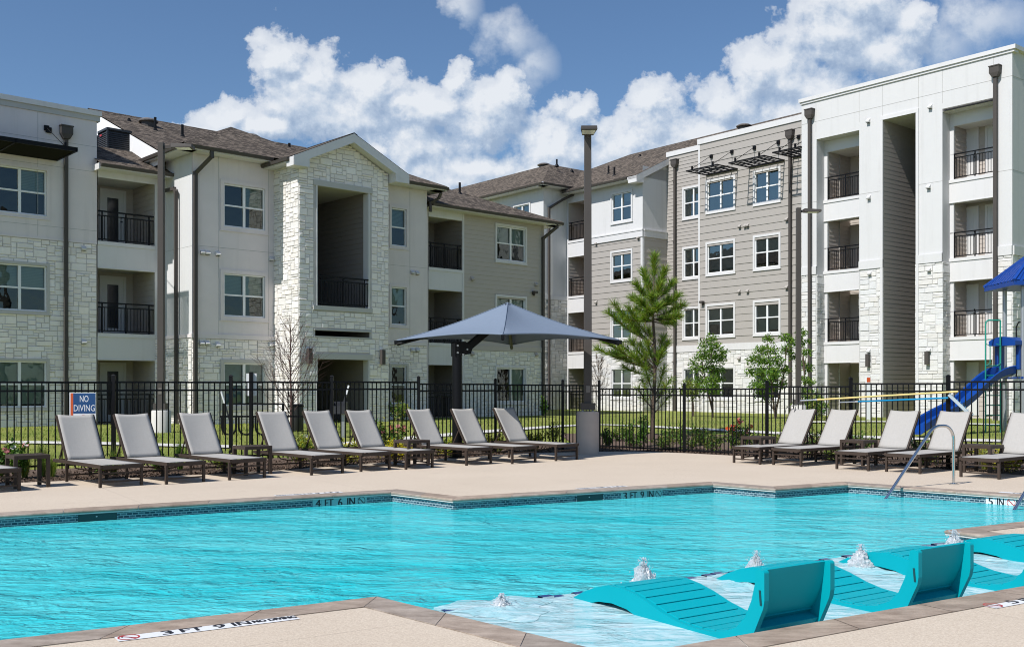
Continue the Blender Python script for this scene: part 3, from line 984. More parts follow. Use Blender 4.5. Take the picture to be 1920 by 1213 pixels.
def window(bld, M, a0, a1, z0, z1, double=True, blinds=(0.5, 0.5), casing='vinyl', cw=0.07, curtain=False, pane='glass'):
    """blinds: how far (0..1) each side's blind is let down"""
    mb = MB()
    if cw > 0:
        for (p, q, b, t) in ((a0 - cw, a0, z0 - cw, z1 + cw), (a1, a1 + cw, z0 - cw, z1 + cw), (a0, a1, z1, z1 + cw), (a0, a1, z0 - cw, z0)):
            boxM(mb, M, p, q, b, t, -0.02, 0.052, casing)
        boxM(mb, M, a0 - cw - .02, a1 + cw + .02, z0 - cw - .03, z0 - cw, -0.02, 0.066, casing)
    fw = 0.05
    for (p, q, b, t) in ((a0, a0 + fw, z0, z1), (a1 - fw, a1, z0, z1), (a0 + fw, a1 - fw, z1 - fw, z1), (a0 + fw, a1 - fw, z0, z0 + fw)):
        boxM(mb, M, p, q, b, t, -0.10, -0.01, 'vinyl')
    zm = (z0 + z1) / 2
    lights = [(a0 + fw, a1 - fw)]
    if double:
        am = (a0 + a1) / 2
        boxM(mb, M, am - .045, am + .045, z0 + fw, z1 - fw, -0.10, -0.004, 'vinyl')
        lights = [(a0 + fw, am - .045), (am + .045, a1 - fw)]
    for (p, q) in lights:
        boxM(mb, M, p, q, zm - .028, zm + .028, -0.10, -0.018, 'vinyl')
    w = mb.build('window', bld)
    mb = MB()
    for (p, q) in lights:
        mb.face([M(p, zm + .028, -0.07), M(q, zm + .028, -0.07), M(q, z1 - fw, -0.07), M(p, z1 - fw, -0.07)], pane)
        mb.face([M(p, z0 + fw, -0.045), M(q, z0 + fw, -0.045), M(q, zm - .028, -0.045), M(p, zm - .028, -0.045)], pane)
    mb.build('pane', w)
    mb = MB()
    any_ = False
    rv = random.Random(int(abs(a0) * 97 + z0 * 31))
    bm_ = rv.choice(('blind', 'blind', 'curtain', 'blind_tan')) if curtain else rv.choice(('blind', 'blind', 'curtain'))
    if curtain:
        f0 = rv.choice((1, .5, .5, .62, .85, .35, .92))
        blinds = (f0, f0 if rv.random() < .6 else rv.choice((.5, .3, .9, .75)))
    for (p, q), f in zip(lights, blinds):
        if f <= 0: continue
        any_ = True
        zb = z1 - 0.03 - (z1 - z0 - .06) * f
        ns = max(2, int((z1 - zb) / 0.05))
        for i in range(ns):
            zz = zb + (z1 - .03 - zb) * i / ns
            zt = zb + (z1 - .03 - zb) * (i + 1) / ns
            mb.face([M(p - .02, zz, -0.145), M(q + .02, zz, -0.145), M(q + .02, zt, -0.165), M(p - .02, zt, -0.165)], bm_)
    if any_: mb.build('blind', w)
    return w

def railing(par, M, a0, a1, z0, h=1.05, o=0.0):
    mb = MB()
    boxM(mb, M, a0, a1, z0 + h - .045, z0 + h, o - .03, o + .03, 'black_metal')
    boxM(mb, M, a0, a1, z0 + h - .19, z0 + h - .155, o - .018, o + .018, 'black_metal')
    boxM(mb, M, a0, a1, z0 + .07, z0 + .105, o - .018, o + .018, 'black_metal')
    k = max(2, int((a1 - a0) / 0.115))
    for i in range(k + 1):
        a = a0 + .02 + (a1 - a0 - .04) * i / k
        boxM(mb, M, a - .009, a + .009, z0 + .105, z0 + h - .19, o - .009, o + .009, 'black_metal')
    for a in (a0 + .17, a1 - .17, (a0 + a1) / 2) if a1 - a0 > 1.6 else (a0 + .17, a1 - .17):
        boxM(mb, M, a - .02, a + .02, z0 + h - .155, z0 + h - .045, o - .018, o + .018, 'black_metal')
        boxM(mb, M, a - .02, a + .02, z0, z0 + h - .19, o - .02, o + .02, 'black_metal')
    return mb.build('railing', par)
def door(par, M_, a0, a1, z0, z1, glass=True):
    M = lambda a, z, o=0.0: M_(a, z, o + .022)
    mb = MB()
    for (p, q, b, t) in ((a0 - .09, a0, z0, z1 + .09), (a1, a1 + .09, z0, z1 + .09), (a0, a1, z1, z1 + .09)):
        boxM(mb, M, p, q, b, t, 0.0, 0.03, 'trim')
    if glass:
        w = (a1 - a0) * .24
        boxM(mb, M, a0, a0 + w, z0, z1, 0.0, .014, 'door_white')
        boxM(mb, M, a1 - w, a1, z0, z1, 0.0, .014, 'door_white')
        boxM(mb, M, a0 + w, a1 - w, z0, z0 + .26, 0.0, .014, 'door_white')
        boxM(mb, M, a0 + w, a1 - w, z1 - .22, z1, 0.0, .014, 'door_white')
    else:
        boxM(mb, M, a0, a1, z0, z1, 0.0, .014, 'door_white')
        for (b, t) in ((.2, .95), (1.1, z1 - z0 - .2)):
            boxM(mb, M, a0 + .14, a1 - .14, z0 + b, z0 + t, .012, .02, 'door_white')
    d = mb.build('door', par)
    if glass:
        mb = MB()
        w = (a1 - a0) * .24
        boxM(mb, M, a0 + w, a1 - w, z0 + .26, z1 - .22, 0.0, .009, 'door_glass')
        mb.build('glass_panel', d)
    mb = MB()
    boxM(mb, M, a1 - .12, a1 - .05, z0 + .98, z0 + 1.01, .014, .06, 'black_metal')
    boxM(mb, M, a1 - .11, a1 - .06, z0 + 1.12, z0 + 1.17, .014, .03, 'black_metal')
    mb.build('handle', d)
    return d
def recess(mb, M, a0, a1, z0, z1, depth, ops_side=None, mat='siding', floors=()):
    """the shell of a balcony bay: two sides and a back in siding"""
    Ml = lambda a, z, o=0.0: M(a0 + o, z, -a)
    Mr = lambda a, z, o=0.0: M(a1 - o, z, -a)
    Mb = lambda a, z, o=0.0: M(a, z, -depth + o)
    siding(mb, Ml, 0.0, depth, z0, z1, [], mat)
    siding(mb, Mr, 0.0, depth, z0, z1, [], mat)
    siding(mb, Mb, a0, a1, z0, z1, [], mat)
    wall(mb, Ml, 0, depth, z0, z1, [], mat)
    wall(mb, Mr, 0, depth, z0, z1, [], mat)
    wall(mb, Mb, a0, a1, z0, z1, [], mat)
    return Mb
def balcony(bld, M, a0, a1, zf, depth, band=(-0.92, -0.03), rail=True, o=0.0, mat='trim', ceil=None):
    """floor slab with its fascia band; zf is the finished floor"""
    mb = MB()
    if band:
        boxM(mb, M, a0, a1, zf + band[0], zf + band[1] - .13, -0.20, 0.02 + o, mat)
        boxM(mb, M, a0 - .0, a1 + .0, zf + band[1] - .13, zf + band[1], -0.20, 0.055 + o, mat)
        boxM(mb, M, a0, a1, zf + band[0] - .03, zf + band[0], -0.20, 0.035 + o, mat)
    boxM(mb, M, a0, a1, zf - .2, zf - .03, -depth, -0.20, 'concrete')
    if band:
        boxM(mb, M, a0, a1, zf + band[0] + .05, zf + band[0] + .09, -depth, -0.20, 'trim_grey')
    b = mb.build('balcony', bld)
    if rail: railing(b, M, a0 + .01, a1 - .01, zf - .03, 1.06, o - .06)
    return b
def downspout(bld, path, w=0.11, head=True, mat='bronze'):
    mb = MB()
    for p, q in zip(path[:-1], path[1:]):
        mb.bar(p, q, w, w * .8, mat, up=(0, 1, 0))
    for p in path[1:-1]:
        x, y, z = p
        mb.box(x - w * .52, x + w * .52, y - w * .45, y + w * .45, z - w * .5, z + w * .5, mat)
    o = mb.build('downspout', bld)
    if head:
        x, y, z = path[0]
        mb = MB()
        b, t = 0.10, 0.19
        mb.hexa([(x - b, y - b, z), (x + b, y - b, z), (x + b, y + b, z), (x - b, y + b, z), (x - t, y - t * .7, z + .16), (x + t, y - t * .7, z + .16), (x + t, y + t * .6, z + .16), (x - t, y + t * .6, z + .16)], mat)
        mb.box(x - t, x + t, y - t * .7, y + t * .6, z + .16, z + .40, mat)
        mb.box(x - t - .02, x + t + .02, y - t * .7 - .02, y + t * .6, z + .40, z + .44, mat)
        mb.build('rain_head', o)
    return o
def wall_vent(bld, M, a, z, mat='trim', dark=False):
    mb = MB()
    mb.prism([(0.0, -.09), (.13, -.09), (.15, -.04), (0.0, .09)], lambda p, q, t: M(a + t, z + q, p), -.075, .075, mat)
    boxM(mb, M, a - .06, a + .06, z - .10, z - .085, 0.01, .12, 'ink')
    mb.build('vent', bld)
def wall_lamp(bld, M, a, z):
    mb = MB()
    boxM(mb, M, a - .06, a + .06, z - .09, z + .09, 0.0, .05, 'black_metal')
    boxM(mb, M, a - .075, a + .075, z - .28, z + .26, .05, .20, 'bronze')
    mb.build('wall_lamp', bld)
def flood(bld, M, a, z):
    mb = MB()
    boxM(mb, M, a - .07, a + .07, z - .07, z + .07, 0.0, .04, 'bronze')
    boxM(mb, M, a - .10, a + .10, z - .02, z + .09, .04, .24, 'bronze')
    boxM(mb, M, a - .03, a + .03, z - .12, z, .05, .12, 'bronze')
    mb.build('security_lamp', bld)
def roof_face(mb, pts): mb.face(pts, 'shingle')
def eave(mb, mg, p, q, out, h=0.17, soffit=0.55, gut=True):
    """fascia, soffit (into mb) and gutter (into mg) along an eave from p to q; out is the outward unit vector"""
    p, q, o = Vector(p), Vector(q), Vector((out[0], out[1], 0))
    d = (q - p).normalized()
    dz = Vector((0, 0, 1))
    mb.hexa([p - dz * h - o * .03, q - dz * h - o * .03, q - dz * h, p - dz * h, p - dz * .03 - o * .03, q - dz * .03 - o * .03, q - dz * .03, p - dz * .03], 'trim')
    mb.face([p - dz * (h - .01), q - dz * (h - .01), q - dz * (h - .01) - o * soffit, p - dz * (h - .01) - o * soffit], 'trim')
    if gut:
        a = p - dz * .03 + o * .002
        b = q - dz * .03 + o * .002
        mg.append(MB())
        mg[-1].hexa([a - dz * .10 + o * .0, b - dz * .10, b - dz * .10 + o * .08, a - dz * .10 + o * .08, a, b, b + o * .115, a + o * .115], 'bronze')
def vent_pipe(roof, x, y, z, h=0.38, cap=False):
    mb = MB()
    if cap:
        mb.tube([(x, y, z - .15), (x, y, z + h)], .11, 'bronze', 10)
        mb.tube([(x, y, z + h), (x, y, z + h + .04), (x, y, z + h + .10)], [.17, .17, .08], 'bronze', 10)
    else:
        mb.tube([(x, y, z - .15), (x, y, z + h)], .055, 'black_metal', 8)
        mb.tube([(x, y, z - .1), (x, y, z + .05)], [.16, .07], 'black_metal', 8)
    mb.build('vent_pipe', roof)
def turtle_vent(roof, x, y, z, r=0.38):
    mb = MB()
    mb.tube([(x, y, z - .12), (x, y, z + .12)], r * .75, 'bronze', 14)
    mb.tube([(x, y, z + .12), (x, y, z + .16), (x, y, z + .24), (x, y, z + .28)], [r, r * 1.03, r * .7, r * .2], 'bronze_light', 16)
    mb.build('roof_vent', roof)

# ================================================================== LEFT APARTMENT BUILDING (in shade)
L = Frame((-9.48, 36.2), 42.5)
LB = empty('apartment_building', (L.P.x, L.P.y, 0), L.ang)
tag(LB, 'three storey shaded stucco and stone apartment block with a stone gable entrance', 'apartment building')
GZ, ST = 0.30, 3.13
FL = [0.35 + ST * k for k in range(3)]
yA, yG, yJ = 2.1, -1.7, 0.5
sA = -20.0
sA1 = L.s(181, yA)
sB0, sB1 = sA1 + .03, L.s(290, yA)
sC = L.s(360, 0)
sG0, sG1 = 1.18, 5.01
sH1 = L.s(800, 0)
sI0, sI1 = L.s(803, yJ), L.s(866, yJ)
sJ1 = L.s(1018.5, yJ)
MA, M0, MG, MJ = front(yA), front(0.0), front(yG), front(yJ)

st = MB()      # stucco and plain walls
sd = MB()      # siding
so = MB()      # stone
tr_ = MB()     # trims
win = []
def L_win(M, y, px0, px1, k, **kw):
    a0, a1 = L.s(px0, y), L.s(px1, y)
    z1 = FL[k] + 2.1
    z0 = z1 - 1.5
    win.append((M, a0, a1, z0, z1, kw))
    return (a0, a1, z0, z1)
# A: left block with parapet
opsA = [L_win(MA, yA, -15, 87, k, blinds=b, casing=c, cw=.09) for k, b, c in ((0, (.95, .95), 'trim_grey'), (1, (.52, .52), 'trim_grey'), (2, (0, .5), 'stucco'))]
zsA = 6.45
stone(so, MA, -13, sA1, GZ, zsA, [(-20, sA + 4, 0, 99)] + opsA, seed=11)
wall(st, MA, sA, -13, GZ, zsA, [], 'stucco')
wall(st, MA, sA, sA1, zsA, 10.9, opsA, 'stucco', 0.03)
boxM(tr_, MA, -13, sA1, zsA - .0, zsA + .06, 0, .05, 'stucco')
wall(st, side_pos(sA1), yA, 12.0, GZ, 10.9, [], 'stucco')
boxM(tr_, MA, sA, sA1 + .10, 10.62, 10.80, -.3, .07, 'trim_grey')
boxM(tr_, MA, sA, sA1 + .14, 10.80, 10.97, -.45, .12, 'trim')
tr_.box(sA1 - .3, sA1 + .14, yA + .45, 12, 10.8, 10.97, 'trim')
for a in (-6.3, -8.9):
    boxM(tr_, MA, a - .006, a + .006, zsA + .1, 10.6, .028, .034, 'joint')
for z in (9.75, 8.9, 6.9):
    boxM(tr_, MA, -13, sA1, z - .006, z + .006, .028, .034, 'joint')
# B: balcony bay
Mb = recess(sd, MA, sB0, sB1, GZ, 9.0, 1.9, mat='siding')
st.face([(sB0, yA, 8.85), (sB1, yA, 8.85), (sB1, yA + 1.9, 8.85), (sB0, yA + 1.9, 8.85)], 'trim')
st.face([(sB0, yA, GZ + .04), (sB1, yA, GZ + .04), (sB1, yA + 1.9, GZ + .04), (sB0, yA + 1.9, GZ + .04)], 'concrete')
wall(st, MA, sB1, sC, 3.3, 9.0, [], 'trim')
stone(so, MA, sB1, sC, GZ, 3.3, [], seed=5)
wall(st, MA, sB0, sB1, 8.75, 9.0, [], 'trim', 0.02)
# return wall that the sun reaches
MR = side_neg(sC)
wall(st, MR, 0, yA, 3.3, 9.7, [], 'stucco_white')
stone(so, MR, 0, yA, GZ, 3.3, [], seed=9, base=(0.80, 0.775, 0.75))
boxM(tr_, MR, 0, yA, 3.3, 3.42, 0, .045, 'stucco')
boxM(tr_, MR, 0, yA, 6.42, 6.43, 0, .004, 'joint')
# C: main wall left of the gable
opsC = [L_win(M0, 0, 419, 496, k, blinds=b, casing=c, cw=.13) for k, b, c in ((0, (1, .95), 'trim_grey'), (1, (.5, .5), 'stucco'), (2, (.0, .5), 'stucco'))]
stone(so, M0, sC, sG0, GZ, 3.28, opsC, seed=21)
wall(st, M0, sC, sG0, 3.28, 9.75, opsC, 'stucco', .02)
boxM(tr_, M0, sC - .04, sG0, 3.28, 3.44, 0, .055, 'stucco')
for a in (-.98, .95):
    boxM(tr_, M0, a - .006, a + .006, 3.44, 9.6, .018, .026, 'joint')
for z in (6.45,):
    boxM(tr_, M0, sC, sG0, z - .006, z + .006, .018, .026, 'joint')
# G: gable entrance
gs = (sG0 + sG1) / 2 + .05
opsG = [(1.87, 4.14, 4.5, 8.74), (1.85, 4.16, 3.42, 3.62), (1.87, 4.14, GZ - .1, 2.6)]
def gclip(a, z): return z < 10.42 - .47 * abs(a - gs)
aG = [(a0 - .12, a1 + .12, z0 - .16, z1 + .2) for a0, a1, z0, z1 in (opsG[0],)] + [(opsG[1][0] - .06, opsG[1][1] + .06, 3.36, 3.68), (opsG[2][0] - .02, opsG[2][1] + .02, 0, opsG[2][3] + .26)]
stone(so, MG, sG0, sG1, GZ, 10.45, aG, clip=gclip, seed=31)
wall(st, MG, sG0, sG1, GZ, 9.3, opsG, 'mortar', -.002)
st.face([(sG0, yG + .002, 9.3), (sG1, yG + .002, 9.3), (sG1, yG + .002, 9.55), (gs, yG + .002, 10.45), (sG0, yG + .002, 9.55)], 'mortar')
stone(so, side_neg(sG0), yG, 0, GZ, 9.45, [], seed=33, base=(0.84, 0.81, 0.78))
stone(so, side_pos(sG1), yG, 0, GZ, 9.45, [], seed=34)
for (a0, a1, z0, z1), lint in ((opsG[0], True), (opsG[2], False)):
    boxM(tr_, MG, a0 - .12, a1 + .12, z1, z1 + .2, -.1, .06, 'trim_grey')
    boxM(tr_, MG, a0 - .0, a0 + .05, z0, z1, -.3, .045, 'trim')
    boxM(tr_, MG, a1 - .05, a1 + .0, z0, z1, -.3, .045, 'trim')
    if lint: boxM(tr_, MG, a0 - .12, a1 + .12, z0 - .16, z0, -.1, .07, 'trim_grey')
boxM(tr_, MG, opsG[1][0] - .05, opsG[1][1] + .05, 3.37, 3.42, -.1, .05, 'trim_grey')
boxM(tr_, MG, opsG[1][0] - .05, opsG[1][1] + .05, 3.62, 3.67, -.1, .05, 'trim_grey')
for k, op in enumerate(opsG):
    Mg = lambda a, z, o=0.0: (a, yG + .12 - o, z)
    a0, a1, z0, z1 = op
    dd = 7.0
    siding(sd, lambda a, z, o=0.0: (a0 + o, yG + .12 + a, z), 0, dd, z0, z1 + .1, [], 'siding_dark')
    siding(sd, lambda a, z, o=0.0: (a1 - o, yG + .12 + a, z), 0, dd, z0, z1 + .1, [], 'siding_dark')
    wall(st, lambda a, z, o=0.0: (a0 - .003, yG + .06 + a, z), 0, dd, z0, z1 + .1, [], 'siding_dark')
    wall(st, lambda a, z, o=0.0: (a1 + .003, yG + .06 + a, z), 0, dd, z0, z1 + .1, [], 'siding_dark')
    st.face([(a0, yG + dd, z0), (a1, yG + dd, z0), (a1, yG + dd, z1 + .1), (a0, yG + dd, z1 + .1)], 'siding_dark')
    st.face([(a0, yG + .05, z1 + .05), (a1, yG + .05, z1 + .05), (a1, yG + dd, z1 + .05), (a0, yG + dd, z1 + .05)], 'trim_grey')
    st.face([(a0, yG + .05, z0 + .01), (a1, yG + .05, z0 + .01), (a1, yG + dd, z0 + .01), (a0, yG + dd, z0 + .01)], 'concrete')
# H: wall right of the gable
opsH = [L_win(M0, 0, 733, 761, k, double=False, blinds=(b,), casing=c, cw=.10) for k, b, c in ((0, 0, 'trim_grey'), (1, .5, 'stucco'), (2, .5, 'stucco'))]
stone(so, M0, sG1, sH1, GZ, 3.28, opsH, seed=41)
wall(st, M0, sG1, sH1, 3.28, 9.75, opsH, 'stucco', .02)
boxM(tr_, M0, sG1, sH1, 3.28, 3.42, 0, .055, 'stucco')
boxM(tr_, M0, sG1, sH1, 6.44, 6.45, .018, .026, 'joint')
boxM(tr_, M0, L.s(768) - .006, L.s(768) + .006, 3.44, 9.6, .018, .026, 'joint')
wall(st, side_pos(sH1), 0, yJ, GZ, 9.75, [], 'stucco')
wall(st, MJ, sH1 - .3, sI0, GZ, 9.2, [], 'stucco')
# I: balcony bay, J: sided wing
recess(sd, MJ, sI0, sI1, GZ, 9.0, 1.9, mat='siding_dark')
st.face([(sI0, yJ, 8.8), (sI1, yJ, 8.8), (sI1, yJ + 1.9, 8.8), (sI0, yJ + 1.9, 8.8)], 'trim')
st.face([(sI0, yJ, GZ + .04), (sI1, yJ, GZ + .04), (sI1, yJ + 1.9, GZ + .04), (sI0, yJ + 1.9, GZ + .04)], 'concrete')
boxM(tr_, MJ, sI0, sI1, 8.68, 9.1, -.1, .03, 'trim')
boxM(tr_, MJ, sI1, sI1 + .10, GZ, 9.05, -.1, .04, 'trim')
opsJ = [L_win(MJ, yJ, 931, 984, k, blinds=b, casing='trim', cw=.10) for k, b in ((0, (.0, 1)), (1, (.55, .5)), (2, (.5, .5)))]
stone(so, MJ, sI1 + .1, sJ1, GZ, 3.2, opsJ, seed=51, base=(0.80, 0.78, 0.73))
boxM(tr_, MJ, sI1 + .1, sJ1, 3.2, 3.42, 0, .05, 'siding')
siding(sd, MJ, sI1 + .1, sJ1 - .06, 3.42, 9.15, opsJ, 'siding')
wall(st, MJ, sI1 + .1, sJ1, 3.2, 9.2, opsJ, 'siding')
boxM(tr_, MJ, sJ1 - .08, sJ1 + .02, 3.42, 9.1, 0, .035, 'siding')
wall(st, side_pos(sJ1), yJ, 13.6, GZ, 9.2, [], 'siding')
st.face([(sA, 13.6, GZ), (sJ1, 13.6, GZ), (sJ1, 13.6, 9.2), (sA, 13.6, 9.2)], 'stucco')
st.face([(sA, yA, GZ), (sA, 13.6, GZ), (sA, 13.6, 10.9), (sA, yA, 10.9)], 'stucco')
st.face([(sA, yA + .1, 10.35), (sA1, yA + .1, 10.35), (sA1, 13.6, 10.35), (sA, 13.6, 10.35)], 'flat_roof')
st.face([(sA1, 4.0, 10.15), (-2.3, 4.0, 10.15), (-2.3, 13.6, 10.15), (sA1, 13.6, 10.15)], 'flat_roof')
for M, a0, a1, z0, z1, kw in win:
    opening_box(st, M, a0, a1, z0, z1, 0.7)
wallL = st.build('wall', LB)
sd.build('siding', LB)
so.build('stone_facing', LB)
tr_.build('trim', LB)
for M, a0, a1, z0, z1, kw in win:
    window(LB, M, a0, a1, z0, z1, pane='glass_shade', **kw)
# balconies and their doors
for k in range(3):
    zf = FL[k]
    par = balcony(LB, MA, sB0, sB1, zf, 1.9, mat='trim', rail=True, band=(-.92, -.03) if k else None) if k else LB
    d0, d1 = L.s(188, yA + 1.9), L.s(231, yA + 1.9)
    door(par if k else LB, Mb, d0 + .05, d1, zf + .0, zf + 2.05, True)
    par2 = balcony(LB, MJ, sI0, sI1, zf, 1.9, mat='trim', rail=True) if k else LB
    MbJ = lambda a, z, o=0.0: (a, yJ + 1.9 - o, z)
    e0_, e1_ = L.s(822, yJ + 1.9), L.s(851, yJ + 1.9)
    door(par2, MbJ, e0_, e1_, zf, zf + 2.05, False)
    door(par2, lambda a, z, o=0.0: (sI0 + .02 + o, yJ + a, z), .5, 1.35, zf, zf + 2.05, False) if k == 9 else None
railing(LB, front(yA + .06), sB0, sB1, FL[0] - .03)
railing(LB, front(yJ + .06), sI0, sI1, FL[0] - .03)
railing(LB, front(yG - .02), opsG[0][0] + .05, opsG[0][1] - .05, 4.5, 1.07)

# roof
rf, mg, fx = MB(), [], MB()
pm, ym, zm_ = .42, -.1, 9.15
zr = lambda y: zm_ + pm * (y - ym)
yr_, sE = 8.35, sJ1 + .65
sW_ = -2.4
hipx = sE - (yr_ - ym)
def main(pts): roof_face(rf, [(a, b, zr(b)) for a, b in pts])
main([(sW_, 1.48), (.98, 5.2), (5.1, 4.6), (8.4, 1.2), (8.2, ym), (sE, ym), (hipx, yr_), (sW_, yr_)])
roof_face(rf, [(sE, ym, zm_), (sE, 2 * yr_ - ym, zm_), (hipx, yr_, zr(yr_))])
roof_face(rf, [(hipx, yr_, zr(yr_)), (sE, 2 * yr_ - ym, zm_), (sW_, 2 * yr_ - ym, zm_), (sW_, yr_, zr(yr_))])
ez = 9.75
e0s, e1s = -2.53, 4.5
roof_face(rf, [(e0s, -.6, ez), (e1s, -.6, ez), (.98, 2.91, ez + 1.755)])
roof_face(rf, [(e0s, -.6, ez), (.98, 2.91, ez + 1.755), (.98, 5.9, ez + 1.755), (e0s, 1.4, ez)])
roof_face(rf, [(e0s, 1.3, ez), (e0s + .14, 1.48, ez + .07), (e0s + .14, 4.0, ez + .07), (e0s, 4.0, ez)])
roof_face(rf, [(e1s, -.6, ez), (.98, 2.91, ez + 1.755), (.98, 5.9, ez + 1.755), (e1s, 2.0, ez)])
hx1 = 8.74
roof_face(rf, [(1.5, -.6, ez), (hx1, -.6, ez), (5.12, 3.02, ez + 1.70)])
roof_face(rf, [(hx1, -.6, ez), (5.12, 3.02, ez + 1.70), (5.12, 5.8, ez + 1.70), (hx1, 1.6, ez)])
gr, gh, gy, gz = gs + .05, 2.46, -2.15, 9.58
zp = gz + .47 * gh
roof_face(rf, [(gr - gh, gy, gz), (gr, gy, zp), (gr, 3.4, zp), (gr - gh, .6, gz)])
roof_face(rf, [(gr + gh, gy, gz), (gr, gy, zp), (gr, 3.4, zp), (gr + gh, .6, gz)])
# small roof over the balcony bay
roof_face(rf, [(sA1 - .1, 1.5, 9.12), (sC + .0, 1.5, 9.12), (sC + .0, 4.05, 10.25), (sA1 - .1, 4.05, 10.25)])
fx.box(sA1 - .14, sA1 - .1, 1.5, 2.1, 8.92, 9.12, 'trim')
eave(fx, mg, (sA1 - .1, 1.5, 9.13), (sC + .0, 1.5, 9.13), (0, -1), soffit=.62)
eave(fx, mg, (e0s, -.6, ez), (gr - gh + .05, -.6, ez), (0, -1))
eave(fx, mg, (e0s, 4.0, ez), (e0s, -.6, ez), (-1, 0))
eave(fx, mg, (gr + gh - .05, -.6, ez), (hx1, -.6, ez), (0, -1))
eave(fx, mg, (hx1, -.6, ez), (hx1, 1.5, ez), (1, 0))
eave(fx, mg, (sH1 + .2, ym, zm_), (sE, ym, zm_), (0, -1))
eave(fx, mg, (sE, ym, zm_), (sE, 13, zm_), (1, 0))
eave(fx, mg, (gr - gh, .3, gz), (gr - gh, gy + .3, gz), (-1, 0))
eave(fx, mg, (gr + gh, gy + .3, gz), (gr + gh, .3, gz), (1, 0))
# rake boards and cornice returns of the gable
for sg in (-1, 1):
    p, q = Vector((gr + sg * gh, gy, gz)), Vector((gr, gy, zp))
    fx.hexa([p + Vector((0, 0, -.34)), q + Vector((0, 0, -.34)), q + Vector((0, .06, -.34)), p + Vector((0, .06, -.34)), p + Vector((0, 0, -.02)), q + Vector((0, 0, -.02)), q + Vector((0, .06, -.02)), p + Vector((0, .06, -.02))], 'trim')
    fx.face([p + Vector((0, .03, -.30)), q + Vector((0, .03, -.30)), q + Vector((0, .5, -.30)), p + Vector((0, .5, -.30))], 'trim')
    x0, x1 = sorted((gr + sg * gh, gr + sg * (gh - .62)))
    fx.hexa([(x0, gy + .004, gz - .34), (x1, gy + .004, gz - .34), (x1, gy + .5, gz - .34), (x0, gy + .5, gz - .34), (x0, gy + .004, gz - .03 + (.29 if sg > 0 else 0)), (x1, gy + .004, gz - .03 + (.29 if sg < 0 else 0)), (x1, gy + .5, gz - .03 + (.29 if sg < 0 else 0)), (x0, gy + .5, gz - .03 + (.29 if sg > 0 else 0))], 'trim')
# ridge caps
def cap_line(p, q, w=.15):
    p, q = Vector(p) + Vector((0, 0, .02)), Vector(q) + Vector((0, 0, .02))
    d = (q - p).normalized()
    sx = d.cross(Vector((0, 0, 1))).normalized() * w
    dn = Vector((0, 0, -.07))
    rf.face([p - sx + dn, q - sx + dn, q, p], 'shingle')
    rf.face([p + sx + dn, q + sx + dn, q, p], 'shingle')
cap_line((e0s, -.6, ez), (.98, 2.91, ez + 1.755))
cap_line((e1s, -.6, ez), (.98, 2.91, ez + 1.755))
cap_line((gr, gy, zp), (gr, 3.4, zp))
cap_line((sE, ym, zm_), (hipx, yr_, zr(yr_)))
cap_line((sW_, yr_, zr(yr_)), (hipx, yr_, zr(yr_)))
cap_line((hx1, -.6, ez), (5.12, 3.02, ez + 1.70))
# white end wall under the main roof
rf.face([(sW_ + .02, 1.5, 9.4), (sW_ + .02, yr_, 9.4), (sW_ + .02, yr_, zr(yr_) - .05), (sW_ + .02, 1.5, zr(1.5) - .05)], 'white_wall')
rf.face([(sW_ + .02, yr_, 9.4), (sW_ + .02, 14, 9.4), (sW_ + .02, 14, zr(2 * yr_ - 14) - .05), (sW_ + .02, yr_, zr(yr_) - .05)], 'white_wall')
roofL = rf.build('roof', LB, uv=True)
fx.build('fascia', roofL)
for g_ in mg: g_.build('gutter', roofL)
def on_main(px, y): return (L.s(px, y), y, zr(y))
vent_pipe(roofL, *on_main(242, 7.0), h=.10)
vent_pipe(roofL, *on_main(291, 5.9), h=.5)
vent_pipe(roofL, *on_main(342, 5.6), h=.45)
turtle_vent(roofL, *on_main(278, 6.8))
turtle_vent(roofL, 2.0, 3.3, 11.22)
vent_pipe(roofL, 3.2, 2.4, 10.62, h=.55)
vent_pipe(roofL, *on_main(862, 3.0), h=.5)

# downspouts
zt = L.z(122, 262, yA)
downspout(LB, [(L.s(122, yA), yA - .09, zt), (L.s(122, yA), yA - .09, GZ)], .12)
q = L.s(362, 0)
downspout(LB, [(sC + .42, -.62, ez - .1), (sC + .42, -.62, ez - .32), (sC + .09, -.08, ez - .85), (sC + .09, -.08, GZ)], .12, head=False)
downspout(LB, [(sC - .12, 1.9, 8.55), (sC - .12, 1.15, 8.52), (sC - .12, 1.0, 8.35), (sC - .12, 1.0, GZ)], .11, head=False)
downspout(LB, [(sJ1 + .32, -.06, zm_ - .1), (sJ1 + .32, -.06, zm_ - .25), (sJ1 - .08, yJ - .08, zm_ - .75), (sJ1 - .08, yJ - .08, GZ)], .12, head=False)
downspout(LB, [(sH1 + .35, -.5, zm_ + .35), (sH1 + .35, -.35, zm_ + .15), (sH1 + .12, -.1, zm_ - .05), (sH1 + .12, -.1, zm_ - .4)], .10, head=False)
